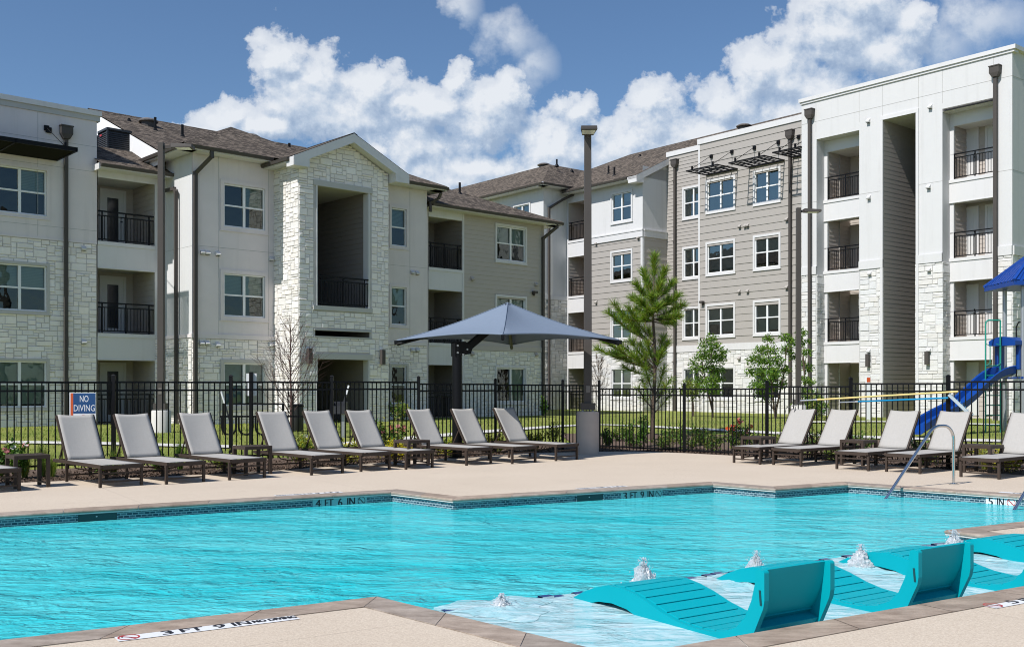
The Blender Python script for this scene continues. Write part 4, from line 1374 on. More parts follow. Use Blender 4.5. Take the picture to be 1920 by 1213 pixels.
# sun shade over the top left window
aw1 = L.s(107, yA)
aw0 = aw1 - 3.7
zaw = L.z(107, 303, yA)
mb = MB()
for o0, o1 in ((.02, .09), (1.83, 1.9)):
    boxM(mb, MA, aw0, aw1, zaw, zaw + .13, o0, o1, 'black_metal')
for a in (aw0, (aw0 + aw1) / 2 - .03, aw1 - .06):
    boxM(mb, MA, a, a + .06, zaw, zaw + .13, .02, 1.9, 'black_metal')
for i in range(20):
    o = .12 + i * .088
    p = [M_ for M_ in (MA(aw0 + .05, zaw + .01, o), MA(aw1 - .05, zaw + .01, o), MA(aw1 - .05, zaw + .115, o + .075), MA(aw0 + .05, zaw + .115, o + .075))]
    mb.face(p, 'black_metal')
an = mb.build('awning', LB)
mb = MB()
for a in (aw0 + .5, aw1 - .35):
    mb.tube([MA(a, zaw + .12, 1.8), MA(a, zaw + 1.05, .05)], .012, 'black_metal', 6)
    boxM(mb, MA, a - .08, a + .08, zaw + .95, zaw + 1.12, .03, .08, 'black_metal')
    boxM(mb, MA, a - .03, a + .03, zaw + .1, zaw + .26, 1.77, 1.83, 'black_metal')
mb.build('tie_rod', an)
# small wall fittings
for px, py in ((378, 472), (388, 473), (407, 475), (507, 485), (377, 642), (387, 642), (407, 645), (507, 645)):
    wall_vent(LB, M0, L.s(px), L.z(px, py))
for px, py in ((772, 510), (781, 511), (772, 655), (781, 655)):
    wall_vent(LB, M0, L.s(px), L.z(px, py))
for px, py in ((156, 465), (156, 640)):
    wall_vent(LB, MA, L.s(px, yA), L.z(px, py, yA))
for px, py in ((884, 522), (1004, 533), (884, 662), (1004, 664)):
    wall_vent(LB, MJ, L.s(px, yJ), L.z(px, py, yJ), 'siding')
flood(LB, MJ, L.s(999, yJ), L.z(999, 550, yJ))
wall_lamp(LB, MG, L.s(577, yG), L.z(577, 667, yG))
wall_lamp(LB, MG, L.s(714, yG), L.z(714, 669, yG))
boxm = MB()
boxM(boxm, MA, L.s(90, yA) - .09, L.s(90, yA) + .09, L.z(90, 245, yA) - .09, L.z(90, 245, yA) + .09, .03, .09, 'black_metal')
boxm.build('rod_anchor', LB)

# air conditioners on the flat roof
def condenser(x, y, z, label):
    w = L.P + L.x * x + L.y * y
    r = empty('air_conditioner', (w.x, w.y, z), L.ang)
    tag(r, label, 'air conditioner', 'air conditioners on the roof')
    mb = MB()
    mb.box(-.42, .42, -.42, .42, .06, .80, 'dark_room')
    for i in range(10):
        zz = .08 + i * .07
        for M in (front(-.42), side_neg(-.42), lambda a, z, o=0.0: (.42 + o, a, z)):
            mb.hexa([M(-.44, zz, .03), M(.44, zz, .03), M(.44, zz, 0), M(-.44, zz, 0), M(-.44, zz + .045, .012), M(.44, zz + .045, .012), M(.44, zz + .045, 0), M(-.44, zz + .045, 0)], 'ac_metal')
    for x_ in (-.45, .40):
        for y_ in (-.45, .40):
            mb.box(x_, x_ + .05, y_, y_ + .05, .0, .82, 'ac_metal')
    mb.build('casing', r)
    mb = MB()
    mb.box(-.46, .46, -.46, .46, .82, .90, 'ac_metal')
    mb.tube([(0, 0, .90), (0, 0, .93)], .3, 'black_metal', 16)
    mb.build('fan_top', r)
    mb = MB()
    mb.box(-.475, -.466, .02, .20, .66, .72, 'sign_red')
    mb.build('badge', r)
condenser(L.s(215, 4.7), 4.7, 10.15, 'dark grey louvred air conditioner on the roof left of the lamp post, fully in view')
condenser(L.s(186, 6.2), 6.2, 10.15, 'dark grey air conditioner mostly hidden behind the left parapet end')

# ================================================================== RIGHT APARTMENT BUILDING (in sun)
ur = Vector((math.cos(R_(39)), math.sin(R_(39))))
R = Frame(ur * 39.6, 39 - 90)
RB = empty('apartment_building', (R.P.x, R.P.y, 0), R.ang)
tag(RB, 'four storey sunlit apartment block with a white parapet wing and beige sided wing', 'apartment building')
GR, SR = 0.26, 3.2
FR = [0.35 + SR * k for k in range(4)]
yM, yN, yP, yT = 1.5, 2.0, 0.1, -1.7
sW0, sW1 = R.s(1503), R.s(1898)
b1 = (R.s(1531), R.s(1611))
sl = (R.s(1656), R.s(1718))
b2 = (R.s(1767), R.s(1862))
sM0 = R.s(1310, yM)
sN0 = R.s(1258, yN) - .3
sP0, sP1 = R.s(1099, yP), R.s(1205, yP)
sQ0 = R.s(1064, yP)
sT1 = R.s(1019, yT)
st, sd, so, tr_ = MB(), MB(), MB(), MB()
win = []
MW, MM, MN, MP, MT = front(0.0), front(yM), front(yN), front(yP), front(yT)
# W: white parapet wing
PT = 14.55
zb = 12.84
ops = [(b1[0], b1[1], GR - 1, zb - .1), (sl[0], sl[1], GR - 1, zb + .1), (b2[0], b2[1], GR - 1, zb + .02)]
zst = 6.68
wall(st, MW, sW0, sW1, zst, PT, ops, 'stucco_white', 0.0)
WB = (0.72, 0.71, 0.70)
stone(so, MW, sW0, sW1, GR, zst, ops, unit=.11, base=WB, amp=.045, seed=61, wide=1.4)
for p, q in ((sW0, b1[0]), (b1[1], sl[0]), (sl[1], b2[0]), (b2[1], sW1)):
    boxM(tr_, MW, p, q, zst, zst + .36, -.05, .055, 'stucco_white')
wall(st, side_neg(sW0), 0, 12, GR, PT, [], 'stucco_white')
wall(st, side_pos(sW1), 0, 14, zst, PT, [], 'stucco_white')
stone(so, side_pos(sW1), 0, 6, GR, zst, [], unit=.11, base=WB, amp=.045, seed=62)
wall(st, side_pos(sW1), 6, 14, GR, zst, [], 'mortar')
boxM(tr_, side_pos(sW1), 0.05, 6, zst, zst + .36, -.05, .055, 'stucco_white')
boxM(tr_, MW, sW0 - .06, sW1 + .10, PT - .10, PT, -.3, .05, 'trim')
boxM(tr_, MW, sW0 - .10, sW1 + .16, PT, PT + .16, -.4, .10, 'trim')
tr_.box(sW1 - .3, sW1 + .16, .4, 14, PT, PT + .16, 'trim')
st.face([(sW0, .1, 13.6), (sW1, .1, 13.6), (sW1, 14, 13.6), (sW0, 14, 13.6)], 'flat_roof')
for z in (13.55, 9.95):
    for p, q in (((sW0, sW1),) if z > 13 else ((sW0, b1[0]), (b1[1], sl[0] - .1), (sl[1] + .1, b2[0]), (b2[1], sW1))):
        boxM(tr_, MW, p, q, z - .007, z + .007, -.002, .005, 'joint')
    boxM(tr_, side_pos(sW1), 0, 14, z - .007, z + .007, -.002, .005, 'joint')
for px in (1530, 1611, 1655, 1722, 1767, 1863):
    boxM(tr_, MW, R.s(px) - .007, R.s(px) + .007, zb + .25, PT - .12, -.002, .005, 'joint')
# jambs of the two balcony bays
RD = 0.6
for (p, q) in (b1, b2):
    for M in (lambda a, z, o=0.0: (p + o, a, z), lambda a, z, o=0.0: (q - o, a, z)):
        wall(st, M, 0, RD, zst, zb + .1, [], 'stucco_white')
        stone(so, M, 0, RD, GR, zst, [], unit=.11, base=WB, amp=.10, seed=63)
    st.face([(p, 0, zb - .1), (q, 0, zb - .1), (q, RD, zb - .1), (p, RD, zb - .1)], 'stucco_white')
    st.face([(p, 0, zb + .02), (q, 0, zb + .02), (q, RD, zb + .02), (p, RD, zb + .02)], 'stucco_white')
    p2, q2 = p + .16, q - .16
    MI = front(RD)
    boxM(tr_, MI, p, p2, GR, zb, -.12, 0.0, 'trim')
    boxM(tr_, MI, q2, q, GR, zb, -.12, 0.0, 'trim')
    boxM(tr_, MI, p2, q2, zb - .62, zb, -.12, -.004, 'trim')
    recess(sd, front(RD + .12), p2, q2, GR, zb - .6, 1.7 if p == b1[0] else .95, mat='siding')
    st.face([(p2, RD, zb - .6), (q2, RD, zb - .6), (q2, RD + 2.1, zb - .6), (p2, RD + 2.1, zb - .6)], 'trim')
    st.face([(p2, RD - .6, GR + .05), (q2, RD - .6, GR + .05), (q2, RD + 2.1, GR + .05), (p2, RD + 2.1, GR + .05)], 'concrete')
# breezeway slot
boxM(tr_, MW, sl[0] - .12, sl[0], GR, zb + .1, -.05, .05, 'trim')
boxM(tr_, MW, sl[1], sl[1] + .12, GR, zb + .1, -.05, .05, 'trim')
boxM(tr_, MW, sl[0] - .12, sl[1] + .12, zb + .1, zb + .26, -.05, .055, 'trim')
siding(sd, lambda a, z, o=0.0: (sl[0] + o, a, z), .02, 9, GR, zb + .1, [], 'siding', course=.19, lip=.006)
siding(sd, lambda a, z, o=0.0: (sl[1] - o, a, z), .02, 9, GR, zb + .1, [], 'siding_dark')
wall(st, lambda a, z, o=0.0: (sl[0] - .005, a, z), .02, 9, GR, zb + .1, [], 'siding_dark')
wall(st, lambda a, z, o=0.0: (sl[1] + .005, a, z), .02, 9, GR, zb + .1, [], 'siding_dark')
st.face([(sl[0], 9, GR), (sl[1], 9, GR), (sl[1], 9, zb + .1), (sl[0], 9, zb + .1)], 'siding')
st.face([(sl[0], 0.02, zb + .09), (sl[1], 0.02, zb + .09), (sl[1], 9, zb + .09), (sl[0], 9, zb + .09)], 'trim')
st.face([(sl[0], 0, GR + .05), (sl[1], 0, GR + .05), (sl[1], 9, GR + .05), (sl[0], 9, GR + .05)], 'concrete')

def R_win(M, y, px0, px1, k, **kw):
    a0, a1 = R.s(px0, y), R.s(px1, y)
    z1 = FR[k] + 2.22
    z0 = z1 - 1.52
    win.append((M, a0, a1, z0, z1, kw))
    return (a0, a1, z0, z1)
# M: sided wing with parapet
opsM = []
for k, bl in enumerate((((1, .9), (1, 1)), ((.9, .9), (.55, .5)), ((.9, .9), (.6, .6)), ((.5, .6), (.5, .5)))):
    for (x0, x1), b in zip(((1327, 1376), (1416, 1461)), bl):
        opsM.append(R_win(MM, yM, x0, x1, k, blinds=b, casing='trim', cw=.11, curtain=True))
a3 = R.s(1516, yM)
sM1 = sW0 + 1.0
zsm = 3.48
stone(so, MM, sM0, sM1, GR, zsm, opsM, unit=.11, base=WB, amp=.045, seed=64, wide=1.4)
boxM(tr_, MM, sM0, sM1, zsm, zsm + .34, -.02, .05, 'trim')
wall(st, MM, sM0, sM1, zsm, 14.4, opsM, 'siding_light')
siding(sd, MM, sM0 + .11, sM1, zsm + .34, 14.3, opsM, 'siding_light', course=.36, lip=.026)
boxM(tr_, MM, sM0, sM0 + .11, zsm + .34, 14.3, -.02, .035, 'trim')
boxM(tr_, MM, sM0 - .05, sM1, 14.22, 14.5, -.3, .06, 'trim')
wall(st, side_neg(sM0), yM, 8, GR, 14.4, [], 'siding_light')
# N: narrow recessed piece
opsN = [R_win(MN, yN, 1283, 1318, k, blinds=b, casing='trim', cw=.11, curtain=True) for k, b in enumerate(((1, 1), (.5, .5), (.5, .5), (.5, .5)))]
stone(so, MN, sN0, sM0 + .1, GR, zsm, opsN, unit=.11, base=WB, amp=.045, seed=65)
boxM(tr_, MN, sN0, sM0, zsm, zsm + .34, -.02, .05, 'trim')
wall(st, MN, sN0, sM0 + .4, zsm, 14.3, opsN, 'siding_light')
siding(sd, MN, sN0, sM0, zsm + .34, 14.2, opsN, 'siding_light', course=.19, lip=.022)
boxM(tr_, MN, sN0 + .0, sM0, 14.1, 14.36, -.3, .06, 'trim')
st.face([(sN0, yN + .1, 14.0), (sM1, yM + .1, 14.0), (sM1, yM + 4.5, 14.0), (sN0, yN + 4.5, 14.0)], 'flat_roof')
# P: wing with white top storey
opsP = [R_win(MP, yP, 1148, 1184, k, blinds=b, casing='trim', cw=.11, curtain=True) for k, b in enumerate(((.9, .4), (.6, 0), (.3, .4), (.3, .2)))]
zp0, zp1 = 3.86, 9.62
stone(so, MP, sP0, sP1, GR, zp0 - .3, opsP, unit=.11, base=WB, amp=.045, seed=66, wide=1.4)
boxM(tr_, MP, sP0, sP1 + .04, zp0 - .3, zp0, -.02, .05, 'trim')
wall(st, MP, sP0, sP1, zp0, 12.8, opsP, 'stucco_white')
siding(sd, MP, sP0 + .1, sP1 - .12, zp0, zp1, opsP, 'siding_light', course=.33, lip=.024)
boxM(tr_, MP, sP1 - .12, sP1 + .02, zp0, zp1, -.02, .034, 'trim')
boxM(tr_, MP, sP0, sP0 + .1, zp0, 12.6, -.02, .034, 'trim')
boxM(tr_, MP, sP0 + .1, sP1 + .05, zp1, zp1 + .34, -.02, .07, 'trim')
boxM(tr_, MP, sP0 + .1, sP1 + .06, zp1 + .34, zp1 + .40, -.02, .10, 'trim')
MPr = side_pos(sP1)
wall(st, MPr, yP, yN + .02, zp1, 13.4, [], 'stucco_white')
st.face([(sP1, yP, 12.8), (sP1, yN + 1.5, 12.8), (sP1, yN + 1.5, 14.3), ], 'stucco_white')
siding(sd, MPr, yP + .1, yN, zp0, zp1, [], 'siding', course=.33, lip=.024)
wall(st, MPr, yP, yN, GR, zp1, [], 'siding')
stone(so, MPr, yP, yN, GR, zp0 - .3, [], unit=.11, base=WB, amp=.045, seed=67)
boxM(tr_, MPr, yP + .05, yN, zp1, zp1 + .34, -.02, .07, 'trim')
boxM(tr_, MPr, yP + .05, yN, zp1 + .34, zp1 + .40, -.02, .10, 'trim')
boxM(tr_, MPr, yP + .05, yN, zp0 - .3, zp0, -.02, .05, 'trim')
boxM(tr_, MPr, yP, yP + .10, zp0, zp1, 0, .034, 'trim')
# Q: balcony bay
recess(sd, MP, sQ0 + .1, sP0, GR, 12.5, 1.9, mat='siding')
st.face([(sQ0 + .1, yP, 12.3), (sP0, yP, 12.3), (sP0, yP + 1.9, 12.3), (sQ0 + .1, yP + 1.9, 12.3)], 'trim')
boxM(tr_, MP, sQ0, sP0, 12.2, 12.7, -.1, .02, 'trim')
boxM(tr_, MP, sQ0, sQ0 + .1, GR, 12.2, -.1, .03, 'trim')
# T: corner wing seen past the left building
opsT = [R_win(MT, yT, 965, 993, k, blinds=(.5, .5), casing='trim', cw=.11) for k in (2, 3)]
wall(st, MT, -62, sT1, 3.5, 13.0, opsT, 'stucco_white')
stone(so, MT, sT1 - 5, sT1, GR, 6.6, [], unit=.11, base=WB, amp=.10, seed=68)
MTr = side_pos(sT1)
wall(st, MTr, yT, yP + .02, 6.6, 13.0, [], 'stucco_white')
stone(so, MTr, yT, yP, GR, 6.6, [], unit=.10, base=(.66, .64, .61), amp=.12, seed=69)
boxM(tr_, MTr, yT + .05, yP, 6.6, 6.85, -.02, .055, 'stucco_white')
boxM(tr_, MT, -62, sT1, 6.6, 6.85, -.02, .055, 'stucco_white')
st.face([(-62, 13, GR), (sW1, 13, GR), (sW1, 13, 13), (-62, 13, 13)], 'stucco')
for M, a0, a1, z0, z1, kw in win:
    opening_box(st, M, a0, a1, z0, z1, 0.8)
st.build('wall', RB)
sd.build('siding', RB)
so.build('stone_facing', RB)
tr_.build('trim', RB)
for M, a0, a1, z0, z1, kw in win:
    window(RB, M, a0, a1, z0, z1, **kw)
for (p, q), dr in ((b1, False), (b2, True)):
    for k in range(4):
        MI = front(RD)
        zf = FR[k]
        par = balcony(RB, MI, p, q, zf + .12, 1.0, band=(-.95, -.03), o=.03) if k else RB
        if dr:
            Mb = lambda a, z, o=0.0: (a, RD + 1.07 - o, z)
            door(par, Mb, R.s(1803, RD + 1.07), R.s(1832, RD + 1.07), zf + .1, zf + 2.2, False)
            door(par, Mb, R.s(1852, RD + 1.07), q - .18, zf + .1, zf + 2.2, False)
for k in range(1, 4):
    balcony(RB, MP, sQ0 + .1, sP0, FR[k] + .1, 1.9, band=(-.95, -.03), o=.02)
railing(RB, front(yP + .06), sQ0 + .1, sP0, FR[0])

# roofs
rf, mg, fx = MB(), [], MB()
yPe, zPe, pr = -.5, 12.82, .49
yrR = 6.1
zrR = lambda y: zPe + pr * (y - yPe)
hipL = -44.8
rf.face([(hipL - (yrR - yPe), yPe, zPe), (sP1 + .15, yPe, zPe), (sP1 + .15, yrR - 3.4, zrR(yrR - 3.4)), (sM0, yrR - 3.2, zrR(yrR - 3.2)), (-24, yrR - 3.2, zrR(yrR - 3.2)), (-24, yrR, zrR(yrR)), (hipL, yrR, zrR(yrR))], 'shingle')
rf.face([(hipL, yrR, zrR(yrR)), (-24, yrR, zrR(yrR)), (-24, 2 * yrR - yPe, zPe), (hipL - (yrR - yPe), 2 * yrR - yPe, zPe)], 'shingle')
rf.face([(hipL, yrR, zrR(yrR)), (hipL - (yrR - yPe), 2 * yrR - yPe, zPe), (hipL - (yrR - yPe), yPe, zPe)], 'shingle')
eT, yTe, zTe = sT1 + .62, yT - .6, 13.08
wT, pT = 4.3, .53
pk = (eT - wT, yTe + wT, zTe + pT * wT)
rf.face([(eT, yTe, zTe), pk, (-62, yTe + wT, pk[2]), (-62, yTe, zTe)], 'shingle')
rf.face([(eT, yTe, zTe), pk, (pk[0], yTe + 2 * wT, pk[2]), (eT, yTe + 2.6, zTe)], 'shingle')
eave(fx, mg, (-62, yTe, zTe), (eT, yTe, zTe), (0, -1))
eave(fx, mg, (eT, yTe, zTe), (eT, yTe + 2.6, zTe), (1, 0))
eave(fx, mg, (sT1 + .3, yPe, zPe), (sP1 - .55, yPe, zPe), (0, -1))
eave(fx, mg, (sP1 - .55, yPe, zPe), (sP1 + .15, yPe, zPe), (0, -1), gut=False)
p, q = Vector((sP1 + .15, yPe, zPe)), Vector((sP1 + .15, yrR - 3.4, zrR(yrR - 3.4)))
fx.hexa([p + Vector((-.06, 0, -.36)), p + Vector((0, 0, -.36)), q + Vector((0, 0, -.36)), q + Vector((-.06, 0, -.36)), p + Vector((-.06, 0, -.02)), p + Vector((0, 0, -.02)), q + Vector((0, 0, -.02)), q + Vector((-.06, 0, -.02))], 'trim')
fx.box(sP1 - .5, sP1 + .146, yPe, yPe + .55, zPe - .36, zPe - .04, 'trim')
rr = rf.build('roof', RB, uv=True)
fx.build('fascia', rr)
for g_ in mg: g_.build('gutter', rr)
for px, y, h in ((1141, 1.5, .45), (1152, .7, .45), (1072, 3.0, .1), (1200, 4.6, .12)):
    x = R.s(px, y)
    vent_pipe(rr, x, y, zrR(y) if px != 1072 else zTe + pT * wT - .4, h)
vent_pipe(rr, R.s(1044, yTe + 3.6), yTe + 3.6, zTe + pT * 3.6, .35)
turtle_vent(rr, pk[0] - .9, pk[1] + .3, pk[2] + .0, .42)
turtle_vent(rr, R.s(1395, 5.3), 5.3, zrR(5.3), .42)

# downspouts with rain heads
def R_down(px, py, y, w=.14, bot=GR):
    s_, z_ = R.s(px, y), R.z(px, py, y)
    downspout(RB, [(s_, y - .12, z_), (s_, y - .12, bot)], w)
R_down(1521, 224, 0, .135)
R_down(1869, 146, 0, .135)
R_down(1484, 262, yM, .125)
R_down(1268, 315, yN, .125)
downspout(RB, [(eT + .05, yTe + 2.5, zTe - .1), (eT + .05, yTe + 2.5, zTe - .35), (sT1 + .3, yT + 1.2, zTe - .75), (sT1 + .09, yT + .35, zTe - 1.3), (sT1 + .09, yT + .35, GR)], .12, head=False)
# slatted sun shades
for n_, (x0, x1, py) in enumerate(((1325, 1384, 318), (1405, 1472, 302), (1487, 1540, 286))):
    a0, a1 = R.s(x0, yM), R.s(x1, yM)
    za = R.z(x1, py, yM)
    mb = MB()
    pr_ = 1.62
    for o0, o1 in ((.03, .08), (pr_ / 2 - .02, pr_ / 2 + .02), (pr_ - .05, pr_)):
        boxM(mb, MM, a0, a1, za, za + .06, o0, o1, 'black_metal')
    ns = 5
    for i in range(ns + 1):
        w_ = .05 if i in (0, ns) else .02
        a = a0 + (a1 - a0 - w_) * i / ns
        boxM(mb, MM, a, a + w_, za + .005, za + .055, .03, pr_, 'black_metal')
    for i in range(5):
        o = .22 + i * .29
        boxM(mb, MM, a0, a1, za + .012, za + .042, o - .014, o + .014, 'black_metal')
    an = mb.build('awning', RB)
    mb = MB()
    for a in (a0 + .35, a1 - .35):
        mb.tube([MM(a, za + .12, pr_ - .1), MM(a, za + .95, .10)], .014, 'black_metal', 6)
        boxM(mb, MM, a - .08, a + .08, za + .85, za + 1.03, .02, .10, 'black_metal')
        boxM(mb, MM, a - .035, a + .035, za + .08, za + .24, pr_ - .13, pr_ - .05, 'black_metal')
    mb.build('tie_rod', an)
for px, py in ((1629, 227), (1745, 200), (1630, 370), (1742, 350), (1632, 512), (1743, 505), (1630, 657), (1743, 655)):
    wall_vent(RB, MW, R.s(px), R.z(px, py), 'stucco_white')
for px, py in ((1388, 424), (1398, 423), (1403, 422), (1476, 411), (1387, 546), (1403, 545), (1476, 538), (1387, 671)):
    wall_vent(RB, MM, R.s(px, yM), R.z(px, py, yM), 'siding_light')
for px, py in ((1268, 336), (1268, 449), (1268, 563), (1268, 676)):
    wall_vent(RB, MN, R.s(px, yN) - .14, R.z(px, py, yN), 'siding_light')
for px, py in ((1119, 456), (1198, 445), (1119, 566)):
    wall_vent(RB, MP, R.s(px, yP), R.z(px, py, yP), 'siding_light')
wall_lamp(RB, MW, R.s(1630), R.z(1630, 675))
wall_lamp(RB, MW, R.s(1741), R.z(1741, 671))
flood(RB, MM, R.s(1319, yM), R.z(1319, 568, yM))

# ================================================================== FENCE
def fence():
    root = empty('pool_fence', (FC.x, FC.y, 0))
    tag(root, 'black metal picket fence around the pool deck, turning a corner behind the concrete lamp base', 'fence')
    p1 = [FP1 + FD1 * t for t in (-9.6, -7.3, -5.0, -2.65)] + [on_line(px, FP1, FD1) for px in (213, 433, 622, 785, 929, 1055)] + [FC]
    t1 = [715] * 7 + [719, 720.5, 721.5]
    p2 = [FC] + [on_line(px, FC, FD2) for px in (1283, 1438, 1595, 1778)]
    last = p2[-1]
    p2 += [last + FD2 * 2.3, last + FD2 * 4.6, last + FD2 * 6.9]
    t2 = [728, 728, 723.7, 718, 714, 712, 710]
    for pts, tops in ((p1, t1), (p2, t2)):
        zt_ = []
        for i, (a, b) in enumerate(zip(pts[:-1], pts[1:])):
            mid = (a + b) / 2
            z1 = CH + (HZ - tops[i]) / F * max(mid.y, 16)
            z0 = z1 - 1.60
            zt_.append(z1)
            mb = MB()
            d = (b - a).normalized()
            L_ = (b - a).length
            T = lambda t, o, z: (a.x + d.x * t - d.y * o - root.location.x, a.y + d.y * t + d.x * o - root.location.y, z)
            def bx(t0, t1_, o0, o1, zz0, zz1):
                mb.hexa([T(t0, o0, zz0), T(t1_, o0, zz0), T(t1_, o1, zz0), T(t0, o1, zz0), T(t0, o0, zz1), T(t1_, o0, zz1), T(t1_, o1, zz1), T(t0, o1, zz1)], 'black_metal')
            for zz in (z1 - .035, z1 - .19, z0 + .06):
                bx(.03, L_ - .03, -.019, .019, zz, zz + .036)
            n_ = max(3, round(L_ / .115))
            for k in range(1, n_):
                t = L_ * k / n_
                bx(t - .0095, t + .0095, -.0095, .0095, z0, z1 - .005)
            mb.build('panel', root)
        for i, p in enumerate(pts):
            if pts is p2 and i == 0: continue
            zt2 = max(zt_[max(i - 1, 0)], zt_[min(i, len(zt_) - 1)]) + .10
            mb = MB()
            x, y = p.x - root.location.x, p.y - root.location.y
            w = .034
            mb.box(x - w, x + w, y - w, y + w, -.15, zt2, 'black_metal')
            mb.hexa([(x - w * 1.25, y - w * 1.25, zt2), (x + w * 1.25, y - w * 1.25, zt2), (x + w * 1.25, y + w * 1.25, zt2), (x - w * 1.25, y + w * 1.25, zt2), (x - w * .4, y - w * .4, zt2 + .03), (x + w * .4, y - w * .4, zt2 + .03), (x + w * .4, y + w * .4, zt2 + .03), (x - w * .4, y + w * .4, zt2 + .03)], 'black_metal')
            mb.build('post', root)
fence()

# ================================================================== LAMP POSTS
def lamp_post(x, y, zb, hb, ht, head_dir, label, rot=0.0, pw=.075, br=.27, base_mat='concrete', arm=.75):
    r = empty('lamp_post', (x, y, zb), rot)
    tag(r, label, 'lamp post', 'parking style lamp posts round the pool')
    mb = MB()
    mb.tube([(0, 0, -.3), (0, 0, hb - .03), (0, 0, hb)], [br, br, br - .025], base_mat, 40)
    mb.build('base', r, smooth=True)
    mb = MB()
    mb.box(-.17, .17, -.17, .17, hb + .03, hb + .20, 'bronze')
    for a in (-.12, .12):
        for b in (-.12, .12):
            mb.tube([(a, b, hb - .01), (a, b, hb + .06)], .02, 'galvanised', 6)
    mb.build('base_cover', r)
    mb = MB()
    w0, w1 = pw, pw * .86
    mb.hexa([(-w0, -w0, hb + .05), (w0, -w0, hb + .05), (w0, w0, hb + .05), (-w0, w0, hb + .05), (-w1, -w1, ht), (w1, -w1, ht), (w1, w1, ht), (-w1, w1, ht)], 'bronze')
    mb.box(-.05, .05, -pw - .012, -pw + .01, hb + .45, hb + .62, 'bronze_light')
    mb.build('pole', r, bevel=.008)
    d = Vector((math.cos(head_dir), math.sin(head_dir), 0))
    s_ = Vector((-d.y, d.x, 0))
    mb = MB()
    a0, a1 = d * .06 + Vector((0, 0, ht - .14)), d * arm + Vector((0, 0, ht - .10))
    mb.bar(a0, a1, .07, .09, 'bronze')
    mb.build('arm', r)
    mb = MB()
    c0, c1 = d * (arm - .05), d * (arm + .55)
    w = .20
    zz = ht - .16
    mb.hexa([c0 - s_ * w * .7 + Vector((0, 0, zz)), c1 - s_ * w + Vector((0, 0, zz)), c1 + s_ * w + Vector((0, 0, zz)), c0 + s_ * w * .7 + Vector((0, 0, zz)),
             c0 - s_ * w * .6 + Vector((0, 0, zz + .13)), c1 - s_ * w * .95 + Vector((0, 0, zz + .09)), c1 + s_ * w * .95 + Vector((0, 0, zz + .09)), c0 + s_ * w * .6 + Vector((0, 0, zz + .13))], 'bronze')
    h = mb.build('lamp_head', r, bevel=.01)
    mb = MB()
    e0_, e1_ = d * (arm + .08), d * (arm + .48)
    mb.face([e0_ - s_ * w * .7 + Vector((0, 0, zz - .004)), e1_ - s_ * w * .8 + Vector((0, 0, zz - .004)), e1_ + s_ * w * .8 + Vector((0, 0, zz - .004)), e0_ + s_ * w * .7 + Vector((0, 0, zz - .004))], 'tube_light')
    mb.build('lens', h)
p = gp(1102, 850)
lamp_post(p.x, p.y, 0, 1.02, CH + (HZ - 242) / F * p.y, R_(-91), 'tall brown lamp post on a round concrete base behind the umbrella at the fence corner', pw=.095, arm=.05)
p = gp(299, 832)
lamp_post(p.x + .05, p.y, 0.0, .95, CH + (HZ - 268) / F * p.y, R_(2), 'tall brown lamp post on a pale concrete base in front of the left building', pw=.09, base_mat='concrete_light', arm=.35)
pz = at_d(1497, 726, 37.5)
lamp_post(pz.x, pz.y, .1, .85, CH + (HZ - 390) / F * 37.5 - .1, R_(4), 'shorter looking brown lamp post in front of the right building beside the leafy tree', pw=.09, base_mat='concrete_light', arm=.25)

